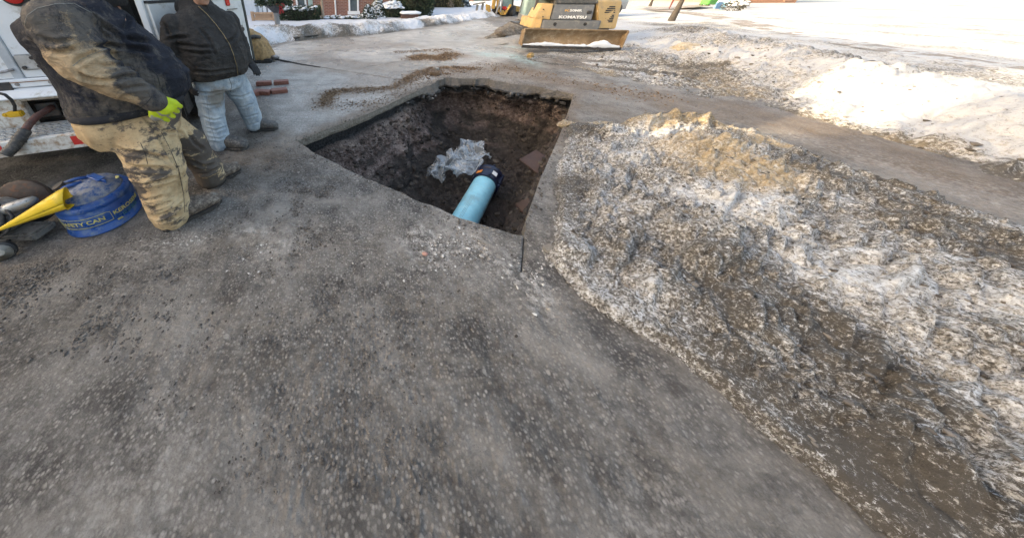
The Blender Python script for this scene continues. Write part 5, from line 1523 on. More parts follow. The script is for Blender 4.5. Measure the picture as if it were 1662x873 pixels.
def build_film():
    n = NB('clear_plastic_film')
    n.b.inputs['Base Color'].default_value = (0.62, 0.66, 0.68, 1)
    tr = n.nt.nodes.new('ShaderNodeBsdfTransparent'); tr.inputs[0].default_value = (.93, .95, .96, 1)
    gl = n.nt.nodes.new('ShaderNodeBsdfGlossy'); gl.inputs['Roughness'].default_value = .30; gl.inputs[0].default_value = (.9, .94, .97, 1)
    m1, m2 = n.nt.nodes.new('ShaderNodeMixShader'), n.nt.nodes.new('ShaderNodeMixShader')
    lw = n.nt.nodes.new('ShaderNodeLayerWeight'); lw.inputs[0].default_value = .45
    n.b.inputs['Roughness'].default_value = .35
    out = [q for q in n.nt.nodes if q.type == 'OUTPUT_MATERIAL'][0]
    n.nt.links.new(n.ramp(lw.outputs['Facing'], [(0.0, .82), (.8, .34)]), m1.inputs[0])
    m0 = n.nt.nodes.new('ShaderNodeMixShader'); m0.inputs[0].default_value = .30
    n.nt.links.new(n.b.outputs[0], m0.inputs[1]); n.nt.links.new(gl.outputs[0], m0.inputs[2])
    n.nt.links.new(m0.outputs[0], m1.inputs[1]); n.nt.links.new(tr.outputs[0], m1.inputs[2]); n.nt.links.new(m1.outputs[0], out.inputs[0])
    c = G(746, 268, -.93); base = Vector((c.x, c.y, -1.16))
    sheets_v, sheets_f, b = [], [], 0
    for s, (cx_, cy_, cz, w, h, rz, seed) in enumerate([(-.10, .02, .20, .66, .50, .5, 3), (.20, .14, .30, .56, .46, -.3, 8), (.02, -.06, .27, .56, .38, .2, 14), (-.32, -.08, .12, .34, .26, .9, 21)]):
        U, V = np.meshgrid(np.linspace(-1, 1, 46), np.linspace(-1, 1, 38), indexing='ij')
        p = np.c_[U.ravel() * w * .5, V.ravel() * h * .5, np.zeros(U.size)]
        q = np.c_[U.ravel() * 1.1, V.ravel() * 1.1, np.full(U.size, seed)]
        e = 1 - .35 * (U.ravel() ** 2)
        z = .17 * fbm(q * .9, 2) + .06 * ridged(q * 1.3 + 5, 2) + .006 * ridged(q * 4, 2)
        x = p[:, 0] * e + .10 * fbm(q * 1.4 + 9, 2); y = p[:, 1] * e + .10 * fbm(q * 1.4 + 19, 2)
        cs, sn = math.cos(rz), math.sin(rz)
        w3 = np.c_[(cx_ + x * cs - y * sn) * 1.16, (cy_ + x * sn + y * cs) * 1.16, np.maximum(.03, cz * 1.15 + z * 1.35)]
        sheets_v.append(w3); sheets_f.append(grid_faces(46, 38) + b); b += len(w3)
    o = link_mesh('plastic_film', np_mesh('plastic_film', np.vstack(sheets_v), np.vstack(sheets_f), n.m, True)); o.location = base
    tag(o, 'crumpled clear plastic film lying against the blue pipe', 'plastic sheet')
build_film()
def build_plates():
    RUST = simple('red_brown_plate', (0.05, 0.026, 0.020), .6, var=.3, scale=8, dirt=(.07, .05, .04), dirt_amt=.3, bump=.2, bscale=50)
    for nm, pxs, z0, lab in (('clay_plate', [(843, 258), (870, 243), (900, 262), (880, 286)], -.70, 'flat red-brown plate leaning on the pit floor by the far right wall'),
                             ('clay_plate', [(836, 330), (858, 320), (868, 340), (857, 352)], -.62, 'small red-brown shard poking from under the near right rim')):
        q = [G(x, y, z0 + (.10 if k in (1, 2) else 0)) for k, (x, y) in enumerate(pxs)]
        c = sum(q, Vector()) / 4
        o = MB().hexa([p - c - Vector((0, 0, .03)) for p in q], [p - c for p in q]).build(nm, RUST, None, 'auto', .006)
        o.location = c; tag(o, lab, 'plate', 'red-brown plates in the pit')
build_plates()

# ------------------------------------------------------------------ bigger chunks of frozen snow and stone that can be told apart
def chunk(name, label, cat, px, py, z, r, mat, seed, group=None, rz=0.0, rough=.30, yel=None):
    bm = bmesh.new(); bmesh.ops.create_icosphere(bm, subdivisions=5 if r[0] > .1 else 4, radius=1.0)
    v = np.array([q.co[:] for q in bm.verts]); f = np.array([[q.index for q in k.verts] for k in bm.faces]); bm.free()
    k = 1 + rough * fbm(v * 1.5 + seed, 3) * .9 - rough * .55 * ridged(v * 3.5 + seed, 3) - .05 * ridged(v * 11 + seed, 2)
    v = v * k[:, None] * np.array(r)
    g = G(px, py, z)
    at = dict(dirt=np.full(len(v), .75), yel=np.full(len(v), yel)) if yel is not None else None
    o = link_mesh(name, np_mesh(name, v, f, mat, True, at)); o.location = g; o.rotation_euler = (0.1 * math.sin(seed), .1 * math.cos(seed), rz)
    return tag(o, label, cat, group)
def mat_chunk(nm, a, b, c):
    n = NB(nm)
    col = n.ramp(n.noise(9, 10, .75), [(.3, a), (.52, b), (.72, c)])
    col = n.mix(n.ramp(n.noise(40, 9, .75), [(.6, 0.0), (.68, .8)]), col, (.12, .09, .06))
    return n.done(col, .85, 0, n.bump(n.noise(34, 10, .78), 1.0, .05), .3)
SAND_CH = mat_chunk('sandy_ice', (.20, .125, .05), (.38, .265, .12), (.58, .47, .30))
GREY_CH = mat_chunk('grey_ice', (.20, .185, .165), (.36, .34, .31), (.60, .585, .56))
STONE_CH = mat_chunk('dark_stone', (.08, .066, .052), (.17, .14, .11), (.30, .26, .21))
chunk('snow_chunk', 'large flat-bottomed sandy yellow lump in the middle of the snow heap', 'snow lump', 1140, 247, .21, (.30, .16, .06), SNOW_HEAP, 3.0, 'sandy lumps of the heap', -.3, .4, 1.0)
chunk('snow_chunk', 'rounded cream lump hanging over the right rim of the pit', 'snow lump', 922, 204, -.01, (.12, .10, .06), SNOW_HEAP, 12.0, 'sandy lumps of the heap', .2, .42, .8)
chunk('snow_chunk', 'long low cream ridge running from the pit rim to the heap', 'snow lump', 966, 207, .0, (.30, .10, .06), SNOW_HEAP, 15.0, 'sandy lumps of the heap', .12, .4, .8)
chunk('snow_chunk', 'brownish knob near the bottom right of the snow heap', 'snow lump', 1112, 356, .17, (.12, .08, .07), SNOW_HEAP, 18.0, None, .3, .4, .35)
chunk('snow_chunk', 'white broken lump at the foot of the heap beside the saw cut', 'snow lump', 893, 405, .02, (.05, .035, .022), GREY_CH, 21.0, None, -.5)
chunk('snow_chunk', 'white crumb of ice nearest the pit edge', 'snow lump', 786, 393, .006, (.045, .016, .012), GREY_CH, 24.0, None, -.4)
chunk('stone', 'little pink stone alone on the dark asphalt', 'stone', 690, 412, .008, (.022, .016, .013), simple('pink_stone', (.36, .20, .16), .8), 30.0)
chunk('rock', 'brown clod at the front tip of the dug soil heap', 'clod', 810, 57, .06, (.26, .20, .13), STONE_CH, 33.0, None, .2)
chunk('rock', 'brown stone by the gravel ridge at the far pit corner', 'stone', 706, 120.5, .03, (.13, .06, .045), mat_chunk('brown_stone', (.10, .06, .03), (.19, .12, .07), (.28, .2, .13)), 36.0, None, .1)
chunk('snow_chunk', 'small white lump on the brown gravel ridge', 'snow lump', 709, 112, .03, (.06, .045, .035), GREY_CH, 39.0, None, .1)
chunk('snow_chunk', 'cream lump sitting on the road in front of the blade', 'snow lump', 861, 91, .05, (.09, .08, .09), SAND_CH, 41.0, None, .1)
chunk('snow_chunk', 'pale sandy boulder of snow on the bank, right of the wheel tracks', 'snow lump', 1116, 82, .22, (.36, .26, .18), mat_chunk('cream_ice', (.33, .27, .19), (.50, .44, .35), (.66, .62, .55)), 44.0, None, .1)
chunk('snow_patch', 'thin white strip of snow on the road left of the blade', 'snow patch', 806, 72.5, .0, (.42, .08, .014), GREY_CH, 47.0, None, .08)
# ------------------------------------------------------------------ mini excavator, seen from behind its dozer blade
def build_excavator():
    O = Vector((4.22, 7.84, 0)); ang = math.atan2(7.44 - 7.84, 6.74 - 4.22); c, s = math.cos(ang), math.sin(ang)
    ex, ey = Vector((c, s, 0)), Vector((-s, c, 0))
    def at(px, py, ly):
        d = Vector(ray(px, py)); o = O + ey * ly; C_ = Vector((0, 0, CAM_H))
        t = (o - C_).dot(ey) / d.dot(ey); p = C_ + d * t - O
        return p.dot(ex), p.z
    YEL = simple('faded_yellow_paint', (0.50, 0.33, 0.14), .48, var=.12, scale=4, dirt=(.36, .27, .17), dirt_amt=.3)
    GRY = simple('dusty_grey_paint', (0.145, 0.15, 0.155), .5, var=.15, scale=5, dirt=(.25, .24, .22), dirt_amt=.28)
    DUST = simple('dusty_black_trim', (0.075, 0.078, 0.08), .6, var=.25, scale=8, dirt=(.2, .18, .16), dirt_amt=.3)
    BLADE = simple('muddy_blade_steel', (0.20, 0.135, 0.075), .75, .1, var=.35, scale=3.2, dirt=(.33, .26, .18), dirt_amt=.42, bump=.4, bscale=30)
    t = thing('mini_excavator', 'yellow and grey mini excavator parked with its dozer blade towards the pit', 'excavator', O, ang)
    W = 2.52; zb, zt = .19, .60
    prof = []
    for k in range(9):
        u = k / 8; z = zb + (zt - zb) * u; prof.append((.16 * math.sin(math.pi * u) ** 1.0 * .8 + .02, z))
    poly = prof + [(y + .05, z) for y, z in reversed(prof)]
    bl = MB().prism(poly, 0, .03, W - .03).build('blade', BLADE, t, 'auto')
    for x in (0, W - .03): MB().prism([(-.015, zb - .01), (.24, zb + .0), (.24, zt - .02), (-.015, zt + .005)], 0, x, x + .03).build('blade_end', BLADE, bl)
    MB().b2(.03, W - .03, -.02, .035, zb - .07, zb + .01).build('cutting_edge', DARKMETAL, bl)
    MB().b2(.0, W, .015, .075, zt, zt + .025).build('top_edge', BLADE, bl)
    sn = MB(); random.seed(5)
    rings = []; hn = .5 + .5 * fbm(np.c_[np.arange(90) * .23, np.zeros(90), np.zeros(90)], 4)
    for k in range(90):
        x = .04 + (W - .12) * k / 89; h = .012 + .055 * max(0, hn[k] - .2) + (.085 * math.exp(-((x - 2.0) / .22) ** 2)) + .025 * math.exp(-((x - .6) / .3) ** 2)
        rings.append(((x, .02, zb + .005 + h * .5), (0, .035 + .03 * hn[k], 0), (0, 0, h)))
    sn.loft(rings, 10)
    sn.build('snow_cap', CAPSNOW, bl, True)['kind'] = 'stuff'
    for x in (.62, W - .72): MB().hexa([(x, .15, .25), (x + .1, .15, .25), (x + .1, 1.2, .3), (x, 1.2, .3)], [(x, .15, .40), (x + .1, .15, .40), (x + .1, 1.2, .45), (x, 1.2, .45)]).build('blade_arm', GRY, t)
    # tracks: belt, pads, rollers
    for x in (.66, W - .40 - .42):
        path = []
        for k in range(40):
            a = -math.pi / 2 + 2 * math.pi * (k + .5) / 40; cy = 1.35; L = .55; r = .225
            path.append((cy + (L if math.cos(a) > 0 else -L) + r * math.cos(a), .25 + r * math.sin(a)))
        tr = MB().prism([(p[0], p[1]) for p in path], 0, x, x + .42).build('track', BLACK, t)
        pd = MB()
        for k in range(30):
            u = k / 30
            y = .80 + 1.1 * u
            pd.b2(x - .01, x + .43, y, y + .02, .0, .03).b2(x - .01, x + .43, y, y + .02, .47, .495)
        pd.build('grouser', DARKMETAL, tr)
    MB().b2(1.1, W - .85, .9, 2.0, .25, .60).cyl((W / 2, 1.75, .58), (W / 2, 1.75, .74), .45, .45, 28).build('undercarriage', DARKMETAL, t)
    # counterweight, swept round at both corners
    yr = .80
    x0, zl = at(859, 47, yr); x1, _ = at(1001, 47, yr); xm0, _ = at(876, 47, yr); xm1, _ = at(973, 47, yr)
    z0 = at(920, 49, yr)[1]; z1 = at(920, 33, yr)[1]; z2 = at(920, 7, yr)[1]
    def plan(inset=0.0): return [(x0 + inset, yr + .55), (x0 + .03 + inset, yr + .30), (x0 + .12, yr + .12 + inset), (xm0, yr + inset), (xm1, yr + inset), (x1 - .12, yr + .12 + inset), (x1 - .03 - inset, yr + .30), (x1 - inset, yr + .55)]
    MB().prism(plan() + [(x1, yr + 1.9), (x0, yr + 1.9)], 2, z0 + .0, z0 + .001 + (z1 - z0) * .15).build('deck', DARKMETAL, t)
    cw = MB().prism([(xm0 + .02, yr + .03), (xm0 + .10, yr - .02), (xm1 - .06, yr - .02), (xm1, yr + .03), (xm1, yr + .6), (xm0 + .02, yr + .6)], 2, z0 + .01, z1 - .004).build('counterweight', GRY, t, 'auto', .02, 2)
    for px in (900, 949):
        x, z = at(px, 39.5, yr); MB().lathe([(.045, 0), (.045, .012), (.022, .014), (.02, .002)], 18, (x, yr - .018, z), (0, -1, 0)).build('tow_eye', DARKMETAL, cw)
    xa, za = at(882, 46, yr); MB().b2(xa - .1, xa + .1, yr - .03, yr + .1, z0 - .06, z0 + .03).build('hitch_bracket', DARKMETAL, t)
    # left yellow corner block and lower left fairing
    MB().prism([(x0, yr + .5), (x0 + .03, yr + .25), (x0 + .10, yr + .10), (xm0 + .015, yr + .01), (xm0 + .015, yr + .9), (x0, yr + .9)], 2, z0 + .02, z1 + .03).build('corner_fairing', YEL, t, 'auto', .015, 2)
    xl0, _ = at(876, 20, yr); xl1, _ = at(897, 20, yr)
    lb = MB().hexa([(xl0 - .06, yr + .06, z1 + .034), (xl1 - .012, yr + .02, z1), (xl1 - .012, yr + .7, z1), (xl0 - .06, yr + .7, z1 + .034)], [(xl0 + .05, yr + .10, z2), (xl1 - .012, yr + .06, z2), (xl1 - .012, yr + .7, z2), (xl0 + .05, yr + .7, z2)]).build('side_panel', YEL, t, 'auto', .012, 2)
    for px, py in ((883, 16), (882, 28)):
        x, z = at(px, py, yr); MB().cyl((x, yr + .06, z), (x, yr + .02, z), .016, .016, 10).build('bolt', DARKMETAL, lb)
    # engine hood panel with its lettering
    xh0, _ = at(897, 20, yr); xh1, _ = at(965, 20, yr)
    hd = MB().hexa([(xh0, yr - .01, z1 + .003), (xh1, yr - .01, z1 + .003), (xh1, yr + .8, z1 + .003), (xh0, yr + .8, z1 + .003)], [(xh0 + .03, yr + .05, z2), (xh1 - .02, yr + .05, z2), (xh1 - .02, yr + .8, z2), (xh0 + .03, yr + .8, z2)]).build('hood', GRY, t, 'auto', .02, 2)
    MB().b2(xh0 + .02, xh1 + .02, yr + .02, yr + .9, z2 + .004, z2 + .10).build('hood_lip', DUST, t, 'auto', .02, 2)
    MB().b2(xh0 - .25, xh1 + .02, yr + .12, yr + 1.0, z2 + .104, z2 + .36).build('rear_cowl', DUST, t, 'auto', .03, 2)
    WHT, ORG = simple('white_decal', (0.74, 0.74, 0.72), .5, var=.1), simple('orange_decal', (0.66, 0.36, 0.08), .5, var=.1)
    slope = .06 / (z2 - z1)
    def put(txt, px0, px1, pyb, h_px, mat, bold, nm='lettering'):
        xa_, za_ = at(px0, pyb, yr); xb_, _ = at(px1, pyb, yr); _, zt_ = at(px0, pyb - h_px, yr)
        me = text_mesh(txt, 1.0, mat, nm, bold, .002)
        n = len(me.vertices); co = np.empty(n * 3, np.float32); me.vertices.foreach_get('co', co); co = co.reshape(-1, 3)
        co[:, 0] -= co[:, 0].min(); co[:, 1] -= co[:, 1].min()
        k = (xb_ - xa_) / co[:, 0].max(); kz = (zt_ - za_) / co[:, 1].max()
        z = za_ + co[:, 1] * kz
        q = np.c_[xa_ + co[:, 0] * k, yr - .01 - .006 + slope * (z - z1) - co[:, 2], z]
        me.vertices.foreach_set('co', q.astype(np.float32).ravel()); me.update()
        link_mesh(nm, me, hd)
    put('KOMATSU', 906.5, 951, 30.3, 4.6, WHT, .035)
    put('PC', 917, 924.5, 19.4, 3.2, ORG, .03)
    put('50MR', 925, 945, 19.6, 4.0, WHT, .03)
    xa, za = at(957, 21, yr); MB().b2(xa - .06, xa + .05, yr - .008, yr + .04, za - .03, za + .045).build('hood_latch', DARKMETAL, hd, bevel=.008)
    # right yellow housing with its grille
    xr0, _ = at(962, 20, yr); x1 = at(1000, 47, yr + .22)[0] + .05; xr1 = at(1004, 20, yr + .22)[0] - .05
    zr = at(980, 1.5, yr)[1]
    rb = MB().hexa([(xm1 - .03, yr + .02, z0 + .02), (x1 - .05, yr + .22, z0 + .02), (x1, yr + 1.4, z0 + .02), (xm1 - .03, yr + 1.4, z0 + .02)], [(xr0 + .03, yr + .05, zr), (xr1 + .05, yr + .22, zr), (xr1 + .05, yr + 1.4, zr), (xr0 + .03, yr + 1.4, zr)]).build('engine_housing', YEL, t, 'auto', .035, 3)
    a0, a1 = Vector((xr0 + .03, yr + .05, 0)), Vector((xr1 + .05, yr + .22, 0))
    gd = (a1 - a0).normalized(); gn = Vector((gd.y, -gd.x, 0))
    for px0, px1, py in [(988, 999, 11.5), (984, 999, 14.5), (981, 999, 17.5), (979, 999, 20.5), (988, 997, 25.5), (984, 997, 28.0), (980, 996, 30.5), (982, 995, 33.2), (986, 994, 35.8)]:
        xa_, za_ = at(px0, py, yr + .15); xb_, _ = at(px1, py, yr + .15)
        f = (za_ - z0) / (zr - z0)
        b0, b1 = Vector((xm1 - .03, yr + .02, 0)).lerp(Vector((xr0 + .03, yr + .05, 0)), f), Vector((x1 - .05, yr + .22, 0)).lerp(Vector((xr1 + .05, yr + .22, 0)), f)
        g_ = (b1 - b0).normalized(); n_ = Vector((g_.y, -g_.x, 0))
        u0, u1 = (xa_ - b0.x) / g_.x, (xb_ - b0.x) / g_.x
        u1 = min(u1, (b1 - b0).length - .05)
        p, q = b0 + g_ * u0 + n_ * .004 + Vector((0, 0, za_)), b0 + g_ * u1 + n_ * .004 + Vector((0, 0, za_))
        m = (p + q) / 2
        MB().bar(p, q, .032, .016, n_).build('grille_slot', BLACK, rb)
    xa, za = at(972, 18.5, yr + .1); MB().b2(xa - .06, xa + .06, yr + .075, yr + .09, za - .03, za + .03).build('pale_sticker', simple('pale_sticker', (0.6, .55, .48), .6), rb)
    # cab on the left, boom beyond
    GREEN = simple('cab_glass', (0.16, 0.22, 0.21), .08, var=.2, spec=.7)
    cx0, cx1 = at(866, 15, yr + .5)[0], xh0 + .55; cy0, cy1 = yr + .45, yr + 1.75; cz0, cz1 = z1 + .03, z1 + 1.85
    cabo = MB().b2(cx0, cx1, cy0, cy1, cz1, cz1 + .09).build('cab_roof', YEL, t, 'auto', .03, 2)
    for (x, y) in ((cx0, cy0), (cx1 - .07, cy0), (cx0, cy1 - .07), (cx1 - .07, cy1 - .07)): MB().b2(x, x + .07, y, y + .07, cz0, cz1 - .001).build('cab_pillar', DUST, t)
    MB().b2(cx0 + .07, cx1 - .07, cy0 + .02, cy0 + .03, cz0 + .1, cz1).build('cab_window', GREEN, t); MB().b2(cx0 + .02, cx0 + .03, cy0 + .07, cy1 - .07, cz0, cz1).build('cab_window', GREEN, t)
    MB().b2(cx1 - .03, cx1 - .02, cy0 + .07, cy1 - .07, cz0, cz1).build('cab_window', GREEN, t); MB().b2(cx0, cx1, cy0 + .07, cy1, z0 + .12, cz0 - .001).build('cab_base', GRY, t)
    MB().tube([(W * .62, 2.5, .9), (W * .62, 3.0, 2.0), (W * .62, 3.6, 2.7), (W * .62, 4.6, 2.5)], [.15, .14, .13, .11], 8).build('boom', YEL, t)
    MB().tube([(W * .62, 4.55, 2.6), (W * .62, 4.9, 1.5), (W * .62, 4.7, .6)], [.11, .10, .07], 8).build('dipper', YEL, t)
    MB().prism([(4.5, .65), (4.9, .7), (4.95, .3), (4.7, .05), (4.35, .12)], 0, W * .62 - .25, W * .62 + .25).build('bucket', DARKMETAL, t, bevel=.02)
build_excavator()

# ------------------------------------------------------------------ backhoe loader far down the road
def build_backhoe():
    Y0 = 18.6
    def q(px, py, dy=0.0): return D(px, py, Y0 + dy)
    B = G(824, 29); B.y = Y0; B.z = .075
    YEL = simple('backhoe_yellow', (0.50, 0.29, 0.06), .5, var=.2, scale=5, dirt=(.22, .15, .09), dirt_amt=.35)
    t = thing('backhoe_loader', 'muddy yellow backhoe loader far along the road, beside the snowy lawn', 'backhoe', B)
    def r(px, py, dy=0.0): return q(px, py, dy) - B
    # rear frame and stabilisers
    a, b = r(792, 23), r(800, 23)
    MB().hexa([r(789, 25), r(797, 26), r(797, 26, .5), r(789, 25, .5)], [r(788, 7), r(796, 9), r(796, 9, .5), r(788, 7, .5)]).build('stabiliser', YEL, t, 'auto', .03)
    MB().hexa([r(789, 25.5, -.15), r(806, 28.5, -.15), r(806, 28.5, .5), r(789, 25.5, .5)], [r(789, 23, -.15), r(806, 25.5, -.15), r(806, 25.5, .5), r(789, 23, .5)]).build('stabiliser_foot', DARKMETAL, t)
    MB().hexa([r(797, 26, .1), r(832, 28, .1), r(836, 27, 1.2), r(799, 25, 1.2)], [r(799, 12, .1), r(826, 14, .1), r(830, 13, 1.2), r(801, 11, 1.2)]).build('rear_frame', DARKMETAL, t, 'auto', .03)
    MB().hexa([r(812, 25, -.1), r(820, 25.5, -.1), r(820, 25.5, .3), r(812, 25, .3)], [r(809, 17, -.1), r(818, 17, -.1), r(818, 17, .3), r(809, 17, .3)]).build('swing_post', YEL, t, 'auto', .02)
    # boom and dipper folded up over the rear
    MB().bar(r(800, 15), r(806, -22), .17, .20, (0, 1, 0)).build('boom', YEL, t, bevel=.02); MB().bar(r(808, 20), r(809, -20), .14, .18, (0, 1, 0)).build('dipper', YEL, t, bevel=.02)
    MB().tube([r(803, 28, -.1), r(810, 8, -.1), r(814, -14, -.1)], [.06, .06, .06], 8).build('hydraulic_ram', STEEL, t); MB().tube([r(812, 20, -.15), r(817, -8, -.15)], .05, 8).build('hydraulic_ram', STEEL, t)
    MB().hexa([r(816, 16, -.12), r(822, 16, -.12), r(822, 16, 0), r(816, 16, 0)], [r(815, 11, -.12), r(822, 11, -.12), r(822, 11, 0), r(815, 11, 0)]).build('red_marker', REDPLASTIC, t)
    MB().bar(r(829, 8, -.1), r(818, 25, -.1), .10, .16, (0, 1, 0)).build('fender_arm', YEL, t, bevel=.02)
    # cab
    MB().hexa([r(815, 12, .2), r(832, 12, .2), r(834, 11, 1.5), r(817, 11, 1.5)], [r(817, -30, .2), r(832, -30, .2), r(834, -30, 1.5), r(819, -30, 1.5)]).build('cab_glass', simple('pale_cab_glass', (.24, .34, .31), .1), t)
    for px in (815, 832): MB().bar(r(px, 12, .15), r(px + 1, -30, .15), .07, .07, (0, 1, 0)).build('cab_pillar', DARKMETAL, t)
    MB().hexa([r(813, -30, .0), r(835, -30, .0), r(837, -30, 1.7), r(815, -30, 1.7)], [r(813, -34, .0), r(835, -34, .0), r(837, -34, 1.7), r(815, -34, 1.7)]).build('cab_roof', YEL, t)
    # wheels
    def wheel(px, py, dy, R, w):
        c = r(px, py, dy); ax = Vector((.80, -.60, 0))
        wo = MB().lathe([(R * .55, -w), (R * .9, -w), (R, -w * .6), (R, w * .6), (R * .9, w), (R * .55, w)], 28, c, ax).build('wheel', BLACK, t)
        tr = MB()
        for k in range(20):
            a = 2 * math.pi * k / 20
            m = Vector((0, 0, 1)).rotation_difference(ax).to_matrix()
            p = c + m @ Vector((math.cos(a) * R, math.sin(a) * R, 0)); tr.bar(p - ax * w * .85, p + ax * w * .85, .05, .05, p - c)
        tr.build('tread_bar', BLACK, wo)
        MB().lathe([(R * .54, -w * .7), (R * .2, -w * .9), (.01, -w * .9), (.01, w * .95), (R * .2, w * .95), (R * .54, w * .8)], 20, c, ax).build('rim', YEL, wo)
    wheel(831, 20.3, .25, .34, .14); wheel(843, 22.5, 1.3, .22, .10); wheel(806, 20, 1.3, .34, .14)
    MB().hexa([r(828, 16, .9), r(846, 18, .9), r(848, 18, 1.7), r(830, 15, 1.7)], [r(829, 8, .9), r(845, 12, .9), r(847, 12, 1.7), r(831, 8, 1.7)]).build('bonnet', YEL, t, 'auto', .04, 2)
    # loader arms and bucket at the right
    MB().bar(r(836, 17, .7), r(849, 21, .7), .10, .16, (0, 1, 0)).build('loader_arm', YEL, t)
    MB().hexa([r(844, 28, .5), r(854, 28, .5), r(856, 27, 1.6), r(846, 27, 1.6)], [r(845, 17, .5), r(854, 17, .5), r(856, 16, 1.6), r(847, 16, 1.6)]).build('loader_bucket', simple('rusty_bucket', (.17, .095, .05), .7, .2, var=.3), t, 'auto', .03)
build_backhoe()

# ------------------------------------------------------------------ the parked car past the excavator
def build_car():
    g = G(1011, 25.5, .12)
    c = Vector((g.x - .55, g.y + .1, .12)); t = thing('parked_car', 'silver car parked past the excavator grille with its tail showing', 'car', c, math.radians(12))
    PAINT = simple('dusty_silver_paint', (0.30, 0.31, 0.32), .35, .3, var=.1, scale=3, dirt=(.40, .37, .33), dirt_amt=.3)
    b = MB()
    # body by cross-sections from tail (x=.9) to nose (x=-3.3)
    rings = []
    for x, zt, hw in ((.92, .78, .72), (.86, .92, .80), (.3, .98, .84), (-1.2, 1.0, .86), (-2.4, .95, .84), (-3.1, .82, .78), (-3.3, .66, .68)):
        rings.append(((x, .85, (zt + .28) / 2), (0, hw, 0), (0, 0, (zt - .28) / 2)))
    b.loft(rings, 28, 5); body = b.build('body', PAINT, t, 'auto')
    k = MB().loft([((.55, .85, .95), (0, .70, 0), (0, 0, .06)), ((.25, .85, 1.17), (0, .64, 0), (0, 0, .22)), ((-.9, .85, 1.22), (0, .63, 0), (0, 0, .25)), ((-1.7, .85, 1.10), (0, .66, 0), (0, 0, .14)), ((-2.0, .85, .96), (0, .70, 0), (0, 0, .05))], 24, 4)
    k.build('cabin_glass', GLASS, t); MB().loft([((.1, .85, 1.43), (0, .60, 0), (0, 0, .03)), ((-1.1, .85, 1.47), (0, .60, 0), (0, 0, .03))], 20, 4).build('roof', PAINT, t)
    MB().b2(.80, .97, .12, 1.58, .32, .52).build('bumper', DARKMETAL, t, bevel=.03)
    for y in (.12, 1.42): MB().b2(.86, .945, y, y + .16, .62, .80).build('tail_light', REDPLASTIC, t, bevel=.02)
    for x in (.15, -2.5):
        for y in (.02, 1.68):
            w = MB().lathe([(.17, -.09), (.29, -.09), (.32, -.05), (.32, .05), (.29, .09), (.17, .09)], 26, (x, y, .32), (0, 1, 0)).build('wheel', BLACK, t)
            MB().lathe([(.17, -.08), (.02, -.085), (.02, .085), (.17, .08)], 18, (x, y, .32), (0, 1, 0)).build('rim', STEEL, w)
build_car()

